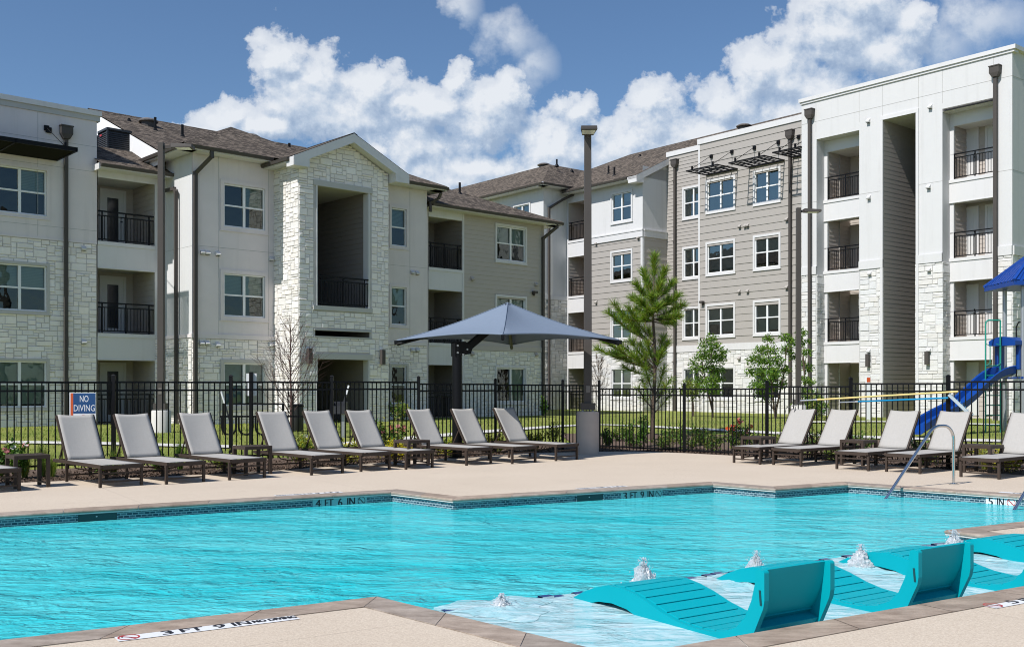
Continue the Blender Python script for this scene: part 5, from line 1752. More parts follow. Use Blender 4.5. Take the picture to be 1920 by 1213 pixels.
# ================================================================== UMBRELLA
def umbrella():
    base = gp(857, 858)
    C = Vector((-.10, 23.9))
    r = empty('shade_umbrella', (base.x, base.y, 0))
    tag(r, 'large blue grey square shade umbrella on an offset black post behind the loungers', 'umbrella')
    B = Vector((base.x, base.y, 0))
    hw = 2.60
    corners = [Vector((C.x + hw * math.cos(R_(a)), C.y + hw * math.sin(R_(a)), 2.70)) - B for a in (-92, -2, 88, 178)]
    apex = Vector((C.x, C.y, 3.57)) - B
    mb = MB()
    n_ = 18
    for k in range(4):
        P_, Q_ = corners[k], corners[(k + 1) % 4]
        vs, id_ = [], {}
        for i in range(n_ + 1):
            for j in range(n_ + 1):
                u, v = i / n_, j / n_
                e = P_.lerp(Q_, v)
                inw = 4 * v * (1 - v)
                edge = e + (apex - e) * (0.17 * inw)
                edge.z = e.z + 0.085 * inw
                q = apex.lerp(edge, u)
                q.z -= 0.13 * math.sin(math.pi * u) * (0.55 + .45 * inw) * 0.9
                id_[(i, j)] = len(vs)
                vs.append(q)
        mb.shared(vs, [(id_[(i, j)], id_[(i + 1, j)], id_[(i + 1, j + 1)], id_[(i, j + 1)]) for i in range(n_) for j in range(n_)], 'shade_cloth')
    cn = mb.build('canopy', r, smooth=True, weld=True)
    md = cn.modifiers.new('thick', 'SOLIDIFY')
    md.thickness = .006
    # edge hem
    mb = MB()
    for k in range(4):
        P_, Q_ = corners[k], corners[(k + 1) % 4]
        pth = []
        for j in range(25):
            v = j / 24
            e = P_.lerp(Q_, v)
            inw = 4 * v * (1 - v)
            q = e + (apex - e) * (0.17 * inw)
            q.z = e.z + 0.085 * inw
            pth.append(q)
        mb.tube(pth, .014, 'shade_cloth', 6)
        d_ = (apex - P_).normalized()
        mb.tube([P_.lerp(apex, t) + Vector((0, 0, -.13 * math.sin(math.pi * (1 - t)) * .5 + .006)) for t in [i / 12 for i in range(13)]], .010, 'shade_cloth', 6)
    mb.build('hem', cn, smooth=True)
    for k in range(4):
        mb = MB()
        d_ = (corners[k] - apex)
        dn = Vector((d_.x, d_.y, 0)).normalized()
        c = corners[k]
        mb.tube([apex + Vector((0, 0, -.28)), c + Vector((0, 0, -.09))], .04, 'black_metal', 8)
        mb.bar(c - dn * .20 + Vector((0, 0, -.035)), c + dn * .06 + Vector((0, 0, -.055)), .07, .09, 'black_metal')
        mb.build('rib', r)
    mb = MB()
    mb.tube([(0, 0, -.2), (0, 0, 2.60)], .112, 'black_metal', 28)
    mb.tube([(0, 0, -.02), (0, 0, .03)], .2, 'black_metal', 24)
    mb.build('post', r, smooth=True)
    arm_end = apex + Vector((0, 0, -.26))
    dv = Vector((arm_end.x, arm_end.y, 0)).normalized()
    a0 = Vector((0, 0, 2.38)) + dv * .10
    mb = MB()
    mb.bar(a0, arm_end, .12, .17, 'black_metal')
    mb.build('arm', r, bevel=.015)
    mb = MB()
    sd_ = Vector((-dv.y, dv.x, 0))
    for s_ in (-1, 1):
        o = sd_ * (.09 * s_)
        pl = [(-.10, 2.30), (.30, 2.36), (.36, 2.52), (.16, 2.64), (-.10, 2.62)]
        mb.prism(pl, lambda a, z, t: tuple(dv * a + sd_ * t + Vector((0, 0, z))), .085 * s_, .10 * s_, 'black_metal')
        for a, z in ((-.04, 2.38), (-.04, 2.54), (.10, 2.34), (.20, 2.46)):
            cpt = dv * a + sd_ * (.10 * s_) + Vector((0, 0, z))
            mb.tube([cpt, cpt + sd_ * (.03 * s_)], .022, 'galvanised', 8)
    mb.build('bracket', r)
    mb = MB()
    mb.tube([apex + Vector((0, 0, -.34)), apex + Vector((0, 0, -.03))], .07, 'black_metal', 12)
    f = corners[0]
    mb.build('hub', r)
umbrella()

# ================================================================== LOUNGERS AND SIDE TABLES
BR_ANG = R_(56)
def make_lounger():
    r = empty('sun_lounger')
    w, zs_ = .335, .36
    L1, y0 = 2.12, 0.0
    hy = 1.54
    mb = MB()
    for s_ in (-1, 1):
        mb.box(s_ * w - .02, s_ * w + .02, y0 - .02, L1, zs_ - .056, zs_, 'frame_brown')
    mb.box(-w + .02, w - .02, y0 - .02, y0 + .02, zs_ - .07, zs_ - .012, 'frame_brown')
    mb.box(-w + .02, w - .02, L1 - .04, L1, zs_ - .07, zs_ - .012, 'frame_brown')
    mb.box(-w + .02, w - .02, hy - .03, hy + .01, zs_ - .07, zs_ - .02, 'frame_brown')
    mb.build('frame', r, bevel=.004)
    for s_ in (-1, 1):
        for yy in (.03, 1.50):
            mb = MB()
            mb.box(s_ * w - .021, s_ * w + .021, yy - .023, yy + .023, 0.0, zs_ - .055, 'frame_brown')
            mb.build('leg', r, bevel=.003)
    for ya, za in ((.02, .075), (.02, zs_ - .15), (1.49, .10)):
        mb = MB()
        mb.box(-w + .024, w - .024, ya, ya + .025, za, za + .025, 'frame_brown')
        mb.build('stretcher', r)
    for yy in (.75, 1.2):
        mb = MB()
        mb.tube([(-w, yy, zs_ - .05), (-w + .05, yy, zs_ - .12), (-w * .4, yy, zs_ - .155), (w * .4, yy, zs_ - .155), (w - .05, yy, zs_ - .12), (w, yy, zs_ - .05)], .012, 'frame_brown', 6)
        mb.build('cross_rod', r)
    mb = MB()
    n_, m_ = 10, 12
    vs, f = [], []
    sw_ = w - .02
    for j in range(m_ + 1):
        for i in range(n_ + 1):
            u, v = i / n_, j / m_
            vs.append((-sw_ + 2 * sw_ * u, .02 + (hy - .0) * v, zs_ + .002 - .022 * math.sin(math.pi * u) * math.sin(math.pi * v) ** .5))
    f = [(j * (n_ + 1) + i, j * (n_ + 1) + i + 1, (j + 1) * (n_ + 1) + i + 1, (j + 1) * (n_ + 1) + i) for j in range(m_) for i in range(n_)]
    mb.shared(vs, f, 'sling')
    s1 = mb.build('seat', r, smooth=True)
    md = s1.modifiers.new('t', 'SOLIDIFY')
    md.thickness = .008
    # backrest, hinged at hy
    Lb = .905
    c, s = math.cos(BR_ANG), math.sin(BR_ANG)
    def Bk(x, t, o): return (x, hy + t * c - o * s, zs_ + .004 + t * s + o * c)
    mb = MB()
    vs = []
    wb = w - .03
    for j in range(m_ + 1):
        for i in range(n_ + 1):
            u, v = i / n_, j / m_
            vs.append(Bk(-wb + 2 * wb * u, Lb * v - (.018 * math.sin(math.pi * u) if j == m_ else 0), .012 - .028 * math.sin(math.pi * u) * (0.35 + .65 * math.sin(math.pi * v))))
    mb.shared(vs, f, 'sling')
    b_ = mb.build('backrest', r, smooth=True)
    md = b_.modifiers.new('t', 'SOLIDIFY')
    md.thickness = .008
    mb = MB()
    for s_ in (-1, 1):
        x0, x1 = sorted((s_ * (wb - .004), s_ * (wb + .026)))
        mb.hexa([Bk(x0, 0, -.035), Bk(x1, 0, -.035), Bk(x1, Lb, -.035), Bk(x0, Lb, -.035), Bk(x0, 0, .006), Bk(x1, 0, .006), Bk(x1, Lb, .006), Bk(x0, Lb, .006)], 'frame_brown')
    mb.hexa([Bk(-wb, Lb - .04, -.035), Bk(wb, Lb - .04, -.035), Bk(wb, Lb - .01, -.035), Bk(-wb, Lb - .01, -.035), Bk(-wb, Lb - .04, -.012), Bk(wb, Lb - .04, -.012), Bk(wb, Lb - .01, -.012), Bk(-wb, Lb - .01, -.012)], 'frame_brown')
    mb.build('back_frame', b_)
    mb = MB()
    for s_ in (-1, 1):
        mb.bar(Bk(s_ * (wb - .03), .42, -.03), (s_ * (wb - .03), hy + .50, zs_ - .05), .018, .026, 'frame_brown')
    mb.bar((-wb + .03, hy + .48, zs_ - .05), (wb - .03, hy + .48, zs_ - .05), .02, .02, 'frame_brown')
    mb.build('prop', b_)
    return r
def make_table():
    r = empty('side_table')
    w, h = .27, .52
    mb = MB()
    for s_ in (-1, 1):
        mb.box(s_ * w - .025 * (1 + s_) , s_ * w + .025 * (1 - s_), -w, w, h - .06, h, 'frame_brown')
        mb.box(-w + .05, w - .05, s_ * w - .025 * (1 + s_), s_ * w + .025 * (1 - s_), h - .06, h, 'frame_brown')
    for i in range(5):
        x = -w + .055 + i * (2 * w - .11) / 5
        mb.box(x, x + (2 * w - .11) / 5 - .008, -w + .05, w - .05, h - .022, h - .003, 'frame_brown')
    mb.build('table_top', r, bevel=.003)
    for sx in (-1, 1):
        for sy in (-1, 1):
            mb = MB()
            x0, x1 = sorted((sx * w, sx * (w - .055)))
            y0, y1 = sorted((sy * w, sy * (w - .055)))
            mb.box(x0, x1, y0, y1, 0, h - .06, 'frame_brown')
            mb.build('leg', r)
    for s_ in (-1, 1):
        mb = MB()
        mb.box(s_ * (w - .04) - .012, s_ * (w - .04) + .012, -w + .055, w - .055, .05, .075, 'frame_brown')
        mb.build('stretcher', r)
    return r
LG, RG_ = 'sun loungers along the planting bed', 'sun loungers along the planting bed'
lo = make_lounger()
AV = R_(44.0)
front_l = [((188, 914), (266, 910)), ((312, 908), (383, 903)), ((430, 900), (497, 896)), ((584, 891), (643, 887)), ((677, 884), (731, 881)), ((761, 880), (812, 877)), ((875, 873), (921, 869.5)), ((960, 870), (1005, 866.5)), ((1041, 864.5), (1084, 861))]
left_lab = ['grey sling lounger cut off by the left picture edge, only its foot end showing',
            'grey sling lounger in front of the blue no diving sign', 'grey sling lounger between the no diving sign and the left lamp base',
            'grey sling lounger just right of the pale lamp base, left of a side table', 'grey sling lounger right of the side table, below the bare tree',
            'sixth grey sling lounger with its whole frame in view, between two yellow shrubs', 'grey sling lounger whose foot end stands beside the side table near the umbrella',
            'grey sling lounger just left of the black umbrella post', 'grey sling lounger just right of the black umbrella post', 'lounger half in the umbrella shade beside the round concrete lamp base']
pos = []
for a, b in front_l:
    A_, B_ = gp(*a), gp(*b)
    pos.append((A_ + B_) / 2)
p0 = gp(32, 918)
first = pos[0] - (pos[1] - pos[0]) * 1.13
first = gp(31, 921)
first = Vector((first.x - .22, first.y - .18))
pos = [first] + pos
for i, p in enumerate(pos):
    o = lo if i == 0 else copy_tree(lo)
    jr = random.Random(i)
    o.location = (p.x - .02 * math.cos(AV + math.pi / 2), p.y - .02 * math.sin(AV + math.pi / 2), .002)
    o.rotation_euler = (0, 0, AV + R_((jr.random() - .5) * 3))
    tag(o, left_lab[i], 'sun lounger', LG)
front_r = [((1377, 867.5), (1421, 871)), ((1451, 871.5), (1498, 875)), ((1571, 879.5), (1623, 883)), ((1664, 884.5), (1720, 888.5)), ((1805, 894), (1867, 899))]
right_lab = ['grey sling lounger beside the orange roses, first of those right of the fence corner', 'grey sling lounger under the end of the yellow pool pole, second on the right side',
             'grey sling lounger in front of the blue slide, left of the steel handrail', 'grey sling lounger seen through the bend of the steel handrail', 'grey sling lounger at the right picture edge, partly cut off']
for i, (a, b) in enumerate(front_r):
    A_, B_ = gp(*a), gp(*b)
    p = (A_ + B_) / 2
    o = copy_tree(lo)
    jr = random.Random(i + 50)
    o.location = (p.x, p.y, .002)
    o.rotation_euler = (0, 0, R_(-50.5) + R_((jr.random() - .5) * 3))
    tag(o, right_lab[i], 'sun lounger', RG_)
ta = make_table()
tabs = [((52, 912.5), 40, 'brown slatted side table at the left picture edge beside the cut off lounger'), ((473, 888), 40, 'brown side table between the third and fourth full loungers of the left row'), ((772, 872), 40, 'brown side table in front of the yellow shrubs left of the umbrella post'),
        ((1422, 862.5), -50, 'brown side table behind the lounger nearest the fence corner, beside orange roses'), ((1610, 871.5), -50, 'brown side table under the middle of the pool poles'), ((1843, 885.5), -50, 'brown side table right of the steel handrail')]
for i, (px, an_, lab) in enumerate(tabs):
    o = ta if i == 0 else copy_tree(ta)
    p = gp(*px)
    o.location = (p.x, p.y, .002)
    o.rotation_euler = (0, 0, R_(an_))
    tag(o, lab, 'side table', 'side tables between the loungers')

# ================================================================== IN-POOL CHAIRS
def stretch(l): return [(a if a < .3 else .3 + (a - .3) * 1.27, z if z < .3 else .3 + (z - .3) * .84) for a, z in l]
def make_pool_chair():
    # x across, y from the back (0) to the foot tip, z from the water line
    r = empty('pool_lounger')
    W2 = .358
    top = [(.02, .565), (.035, .58), (.075, .58), (.095, .56), (.105, .45), (.135, .32), (.19, .20), (.27, .115), (.36, .065), (.48, .034), (.60, .028), (.74, .042), (.86, .075), (1.0, .13), (1.12, .165), (1.24, .185), (1.36, .175), (1.48, .14), (1.60, .08), (1.70, .015), (1.78, -.05)]
    bot = [(1.70, -.07), (1.58, -.015), (1.45, .03), (1.32, .045), (1.18, .03), (1.05, -.02), (.95, -.10), (.90, -.22), (.14, -.22), (.14, .05), (.105, .12), (.03, .28), (.02, .34)]
    top, bot = stretch(top), stretch(bot)
    for s_ in (-1, 1):
        mb = MB()
        x0, x1 = sorted((s_ * W2, s_ * (W2 - .045)))
        mb.prism(top + bot, lambda a, z, t: (t, a, z), x0, x1, 'teal_plastic')
        pn = mb.build('side_panel', r, bevel=.008)
        mb = MB()
        xo = s_ * (W2 + .001)
        slot = [(.040, .30), (.056, .30), (.066, .40), (.050, .40)]
        mb.prism(slot, lambda a, z, t: (t, a, z), xo - .003, xo + .0012, 'slot_shade')  # flat dark inlay, the slot's inner shade put into its colour
        mb.build('hand_slot', pn)
    # slats over the legs and seat
    mb = MB()
    xi = W2 - .045
    pts = [Vector((0, a, z)) for a, z in top[6:]]
    ln = [0]
    for p, q in zip(pts[:-1], pts[1:]): ln.append(ln[-1] + (q - p).length)
    def at(t):
        for i in range(len(ln) - 1):
            if t <= ln[i + 1] + 1e-9:
                return pts[i].lerp(pts[i + 1], (t - ln[i]) / (ln[i + 1] - ln[i]))
        return pts[-1]
    ns = 17
    for i in range(ns):
        a, b = at(ln[-1] * i / ns + .006), at(ln[-1] * (i + 1) / ns - .006)
        d = (b - a).normalized()
        n_ = Vector((0, -d.z, d.y))
        if n_.z < 0: n_ = -n_
        up, dn = n_ * .004, n_ * -.024
        mb.hexa([Vector((-xi, 0, 0)) + a + dn, Vector((xi, 0, 0)) + a + dn, Vector((xi, 0, 0)) + b + dn, Vector((-xi, 0, 0)) + b + dn,
                 Vector((-xi, 0, 0)) + a + up, Vector((xi, 0, 0)) + a + up, Vector((xi, 0, 0)) + b + up, Vector((-xi, 0, 0)) + b + up], 'teal_plastic')
    mb.build('slats', r, bevel=.003)
    # curved back board
    bk = stretch([(.085, .575), (.092, .50), (.105, .42), (.128, .33), (.165, .245), (.215, .17), (.26, .115)])
    vs, f = [], []
    for (a, z) in bk:
        vs += [(-xi, a - .018, z - .004), (xi, a - .018, z - .004), (xi, a + .004, z + .002), (-xi, a + .004, z + .002)]
    for i in range(len(bk) - 1):
        b0, b1_ = 4 * i, 4 * i + 4
        f += [(b0, b0 + 1, b1_ + 1, b1_), (b0 + 2, b0 + 3, b1_ + 3, b1_ + 2), (b0 + 3, b0, b1_, b1_ + 3), (b0 + 1, b0 + 2, b1_ + 2, b1_ + 1)]
    f += [(0, 3, 2, 1), (len(vs) - 4, len(vs) - 3, len(vs) - 2, len(vs) - 1)]
    mb = MB()
    mb.shared(vs, f, 'teal_plastic')
    mb.build('back_board', r, smooth=True)
    mb = MB()
    mb.hexa([(-xi, .145, .085), (xi, .145, .085), (xi, .29, .085), (-xi, .29, .085), (-xi, .125, .125), (xi, .125, .125), (xi, .25, .165), (-xi, .25, .165)], 'teal_plastic')
    mb.hexa([(-xi, .15, -.21), (xi, .15, -.21), (xi, .18, -.21), (-xi, .18, -.21), (-xi, .15, .07), (xi, .15, .07), (xi, .18, .07), (-xi, .18, .07)], 'teal_plastic')
    mb.build('lower_brace', r, bevel=.004)
    return r
pc = make_pool_chair()
CA = math.atan2(nrd.y, nrd.x) + R_(2.5)
base_l = gp(1369, 1192, 0.0)
nin = Vector((-nrd.y, nrd.x))
step = None
chair_lab = ['teal in-pool lounger nearest the camera, whole leg rest in view', 'second teal in-pool lounger, standing right behind the nearest one along the pool edge',
             'third teal in-pool lounger, its back cut by the right picture edge', 'fourth teal in-pool lounger, only its leg rest showing at the right edge']
c1 = gp(1501, 1171, -.02) - nin * .02
d12 = 1.59
for i in range(4):
    o = pc if i == 0 else copy_tree(pc)
    p = c1 + nrd * (d12 * i)
    o.location = (p.x, p.y, ZW)
    o.rotation_euler = (0, 0, CA)
    tag(o, chair_lab[i], 'pool lounger', 'teal loungers in the shallow pool')

# ================================================================== BUBBLERS
def jet(px, py, h, label, seed):
    rnd = random.Random(seed)
    p = gp(px, py, ZW)
    r = empty('water_jet', (p.x, p.y, ZW))
    tag(r, label, 'water jet', 'bubbling water jets on the sun shelf')
    mb = MB()
    k_ = (h / .25) ** .5
    from mathutils import noise as mn_
    for sc_ in (1.0, .8, .58, .34):
        nz_, na_ = 16, 36
        vs = []
        for j in range(nz_ + 1):
            t = j / nz_
            for k in range(na_):
                a = 6.283 * k / na_
                v = Vector((math.cos(a), math.sin(a), t * 2.2)) * 3.0 + Vector((seed * 7.1, sc_ * 9, 0))
                w = mn_.noise(v) * .55 + mn_.noise(v * 2.7) * .40 + mn_.noise(v * 6.0) * .25
                rad = k_ * sc_ * (.125 * max(0.0, 1 - t ** 1.7) ** .75 + .010) * (1 + .55 * w)
                z = h * (1.12 - .22 * sc_) * t * (1 + .34 * w)
                vs.append((rad * math.cos(a), rad * math.sin(a), z - .01))
        mb.shared(vs, [(j * na_ + k, j * na_ + (k + 1) % na_, (j + 1) * na_ + (k + 1) % na_, (j + 1) * na_ + k) for j in range(nz_) for k in range(na_)], 'spray')
    oct_v = [(1, 0, 0), (-1, 0, 0), (0, 1, 0), (0, -1, 0), (0, 0, 1), (0, 0, -1)]
    oct_f = [(0, 2, 4), (2, 1, 4), (1, 3, 4), (3, 0, 4), (2, 0, 5), (1, 2, 5), (3, 1, 5), (0, 3, 5)]
    for i in range(420):
        t = .25 + .95 * rnd.random()
        rad = k_ * (.14 * (1.1 - t * .75)) * abs(rnd.gauss(0, .6))
        a = rnd.random() * 6.283
        s = .0025 + .005 * rnd.random() ** 2
        c = Vector((rad * math.cos(a), rad * math.sin(a), h * t))
        mb.shared([c + Vector((v[0] * s, v[1] * s, v[2] * s * 1.5)) for v in oct_v], oct_f, 'spray')
    mb.build('spray', r, smooth=True)
    mb = MB()
    ringv, nn = [], 40
    for j, (q, z) in enumerate(((.0, .02), (.12, .028), (.2, .012), (.3, .016), (.42, .001))):
        for k in range(nn):
            a = 6.283 * k / nn
            qq = q * (1 + .22 * math.sin(3 * a + seed) + .12 * math.sin(7 * a + 2 * seed)) 
            ringv.append((qq * math.cos(a), qq * math.sin(a), .006 + z * (.7 + .6 * rnd.random())))
    mb.shared(ringv, [(j * nn + k, j * nn + (k + 1) % nn, (j + 1) * nn + (k + 1) % nn, (j + 1) * nn + k) for j in range(4) for k in range(nn)], 'water_foam')
    mb.build('ripple', r, smooth=True)
jet(1207, 1117, .27, 'tall white water jet left of the nearest teal lounger', 1)
jet(1418, 1092, .24, 'white water jet just behind the back of the nearest teal lounger', 2)
jet(1614, 1066, .20, 'white water jet between the nearest and the second teal lounger', 3)
jet(1790, 1040, .22, 'white water jet at the deck corner behind the second teal lounger', 4)
jet(940, 1140, .10, 'small splash of water near the left end of the sun shelf', 5)

# ================================================================== HANDRAILS
def arc(c, r0, a0, a1, ax, n=8):
    # arc in the vertical plane along ax
    return [Vector((c.x + ax.x * r0 * math.cos(a0 + (a1 - a0) * i / n), c.y + ax.y * r0 * math.cos(a0 + (a1 - a0) * i / n), c.z + r0 * math.sin(a0 + (a1 - a0) * i / n))) for i in range(n + 1)]
def handrail():
    foot = gp(1788, 908)
    wat = gp(1657, 935, ZW)
    ax = (wat - foot).normalized()
    Ld = (wat - foot).length
    ax3 = Vector((ax.x, ax.y, 0))
    r = empty('handrail', (foot.x, foot.y, 0))
    tag(r, 'bent stainless steel handrail standing on the deck and dipping into the pool, fully in view', 'handrail', 'steel handrails at the pool steps')
    rad = .24
    ztop = .97
    pth = [Vector((0, 0, 0)), Vector((0, 0, ztop - rad))]
    pth += arc(ax3 * rad + Vector((0, 0, ztop - rad)), rad, math.pi, math.pi / 2, ax3)[1:]
    q1 = ax3 * (rad + .12) + Vector((0, 0, ztop))
    end = ax3 * Ld + Vector((0, 0, ZW))
    end = ax3 * (Ld + .35) + Vector((0, 0, ZW - .40))
    dl = (end - q1).normalized()
    pth += [q1]
    # soft bend
    b0 = q1 + ax3 * .0
    for t in (.25, .5, .75, 1.0):
        dd = (ax3 * (1 - t) + dl * t).normalized()
        b0 = b0 + dd * .07
        pth.append(b0.copy())
    pth.append(end)
    mb = MB()
    mb.tube(pth, .0245, 'steel', 16)
    mb.build('tube', r, smooth=True)
    mb = MB()
    mb.tube([(0, 0, .0), (0, 0, .018), (0, 0, .028)], [.075, .075, .04], 'steel', 24)
    mb.build('flange', r, smooth=True)
    c = copy_tree(r)
    of = gp(1898, 956, ZW) - wat
    c.location = (foot.x + of.x, foot.y + of.y, 0)
    c['label'] = 'steel handrail cut off by the right picture edge, only its sloping end showing'
handrail()

# ================================================================== SIGNS AND DEPTH MARKERS
def sign():
    p = on_line(155, FP1, FD1) * .985
    sc = p.y / F
    r = empty('no_diving_sign', (p.x, p.y, 0), R_(8))
    tag(r, 'blue and white NO DIVING sign with an orange stripe behind a lounger', 'sign')
    zc = CH + (HZ - 736) * sc
    w, h = 47 * sc, 68 * sc
    M = lambda a, z, o=0.0: (a - w / 2, -o, z + zc - h)
    mb = MB()
    boxM(mb, M, 0, w, 0, h, -.004, 0, 'sign_white')
    bd = mb.build('board', r)
    mb = MB()
    boxM(mb, M, .0, .16 * w, .02 * h, h, .0005, .0015, 'sign_white')
    boxM(mb, M, .04 * w, .14 * w, .02 * h, h * .985, .0015, .003, 'sign_orange')
    boxM(mb, M, .14 * w, w * .985, h * .43, h * .985, .0005, .003, 'sign_blue')
    mb.build('colour_field', bd)
    mb = MB()
    th = h * .185
    put_text(mb, 'NO', th * 1.36, lambda x, y, t: M(.14 * w + .255 * w + x, h * .745 + y, .0035 + t), 'sign_white', width=.33 * w)
    put_text(mb, 'DIVING', th * 1.36, lambda x, y, t: M(.165 * w + x, h * .49 + y, .0035 + t), 'sign_white', width=.80 * w)
    no_diving(mb, lambda x, y, t: M(x, y, .0015 + t), .55 * w, h * .215, h * .18)
    mb.build('lettering', bd)
    mb = MB()
    mb.box(w * .22, w * .22 + .05, .006, .056, -.1, zc - .05, 'black_metal')
    mb.build('post', r)
sign()
def back_sign():
    p = on_line(471, FP1, FD1)
    p = p * 1.22
    r = empty('notice_sign', (p.x, p.y, ground_z(p.x, p.y)), R_(5))
    tag(r, 'white notice sign seen from behind on a black post left of the bare tree', 'sign')
    sc = p.y / F
    z0, z1 = CH + (HZ - 742) * sc - r.location.z, CH + (HZ - 700) * sc - r.location.z
    w = 19 * sc
    mb = MB()
    mb.box(-w / 2, w / 2, .03, .04, z0, z1, 'sign_white')
    mb.build('board', r)
    mb = MB()
    mb.box(-.045, .045, -.05, .03, -.2, z1 + .03, 'black_metal')
    mb.build('post', r)
back_sign()

def flat_marker(label, o, ux, uy, z, segs, L_, h, name='depth_marker', noz=None):
    """tiles set flat in the deck; text runs along ux, upright along uy"""
    r = empty(name, (o.x, o.y, z))
    tag(r, label, 'depth marker', 'depth markers round the pool')
    M = lambda a, b, t=0.0: (ux.x * a + uy.x * b, ux.y * a + uy.y * b, .004 + t)
    mb = MB()
    mb.face([M(0, 0), M(L_, 0), M(L_, h), M(0, h)], 'sign_white')
    mb.build('tile', r)
    mb = MB()
    for s, x, wd, sz in segs:
        if s == 'ND': no_diving(mb, lambda a, b, t: M(a, b, .001 + t), x + h * .5, h * .5, h * .44)
        else: put_text(mb, s, sz, lambda a, b, t: M(x + a, (h - sz * .7) / 2 + b, .001 + t), 'ink', width=wd, bold=.004)
    mb.build('lettering', r)
# near marker: text reads from the camera side
a_, b_ = gp(222, 1203), gp(566, 1160)
ux = (b_ - a_).normalized()
uy = Vector((-ux.y, ux.x))
Lm = (b_ - a_).length
flat_marker('white tile depth marker reading 3 FT 9 IN NO DIVING in the near deck', a_, ux, uy, .0, [('ND', .0, 0, 0), ('3', .235 * Lm, .055 * Lm, .145), ('FT', .335 * Lm, .12 * Lm, .145), ('9', .515 * Lm, .06 * Lm, .145), ('IN', .62 * Lm, .095 * Lm, .145), ('NO DIVING', .735 * Lm, .25 * Lm, .10)], Lm * .99, .155)
a_ = gp(1872, 1143)
a_ = gp(1868, 1141)
flat_marker('white tile depth marker at the right picture edge on the near deck', a_, nrd, Vector((-nrd.y, nrd.x)), .0, [('ND', 0, 0, 0), ('5', .26, .09, .14), ('IN', .42, .16, .14)], 1.1, .155)
# far deck markers, read from the pool side; seen edge on
def far_marker(px0, px1, P0, P1, label, text):
    a, b = on_line(px0, P0, (P1 - P0).normalized()), on_line(px1, P0, (P1 - P0).normalized())
    u = (b - a).normalized()
    n_ = Vector((-u.y, u.x))
    if n_.dot(C3 - P0) > 0: n_ = -n_
    L_ = (b - a).length
    o = b + n_ * (COPW + .17)
    flat_marker(label, o, -u, -n_, 0.0, text(L_), L_, .155)
far_marker(533, 660, A0, A1, 'flat white depth marker in the far deck above the 4 FT 6 IN tiles', lambda l: [('4 FT 6 IN', .03 * l, .55 * l, .14), ('NO DIVING', .62 * l, .36 * l, .09)])
far_marker(1108, 1200, A2, A3, 'flat white depth marker in the far deck left of the 3 FT 9 IN tiles', lambda l: [('3 FT 9 IN', .03 * l, .55 * l, .14), ('NO DIVING', .62 * l, .36 * l, .09)])
far_marker(1856, 1925, A5, A6, 'flat white depth marker in the far deck above the 5 IN tiles', lambda l: [('5 IN', .1 * l, .5 * l, .14)])
simple('tile_shaded', (0.30, 0.52, 0.52), 0.25, var=0.08, scale=8)  # marker tile with the far wall's shade put into its colour
def wall_marker(px0, px1, P0, P1, label, segs, mat):
    d = (P1 - P0).normalized()
    a, b = on_line(px0, P0, d), on_line(px1, P0, d)
    n_ = Vector((d.y, -d.x))
    if n_.dot(C3 - P0) < 0: n_ = -n_
    a, b = a - n_ * .026, b - n_ * .026
    L_ = (b - a).length
    r = empty('depth_marker', (a.x, a.y, 0))
    tag(r, label, 'depth marker', 'depth markers round the pool')
    M = lambda x, z, o=0.0: (d.x * x + n_.x * o, d.y * x + n_.y * o, z)
    mb = MB()
    k = max(3, round(L_ / .155))
    for i in range(k):
        boxM(mb, M, L_ * i / k + .002, L_ * (i + 1) / k - .002, -.20, -.036, -.003, .002, mat)
    mb.build('tile', r)
    mb = MB()
    for s, x, wd in segs:
        if s == 'ND': no_diving(mb, lambda p, q, t: M(p, q, .0025 + t), x * L_, -.108, .062, 'sign_red' if mat != 'tile_shaded' else 'ink')
        else: put_text(mb, s, .165, lambda p, q, t: M(x * L_ + p, -.165 + q, .0025 + t), 'ink', width=wd * L_, bold=.004)
    mb.build('lettering', r)
wall_marker(587, 689, A0, A1, 'shade-toned waterline tiles reading 4 FT 6 IN on the far left pool wall', [('4', .055, .09), ('FT', .225, .15), ('6', .465, .075), ('IN', .635, .14), ('ND', .90, 0)], 'tile_shaded')
wall_marker(1166, 1244, A2, A3, 'shade-toned waterline tiles reading 3 FT 9 IN on the middle far pool wall', [('3', .055, .085), ('FT', .225, .15), ('9', .465, .08), ('IN', .635, .14), ('ND', .90, 0)], 'tile_shaded')
wall_marker(1847, 1904, A5, A6, 'white waterline tiles reading 5 IN at the right end of the pool', [('5', .09, .15), ('IN', .38, .22), ('ND', .84, 0)], 'sign_white')

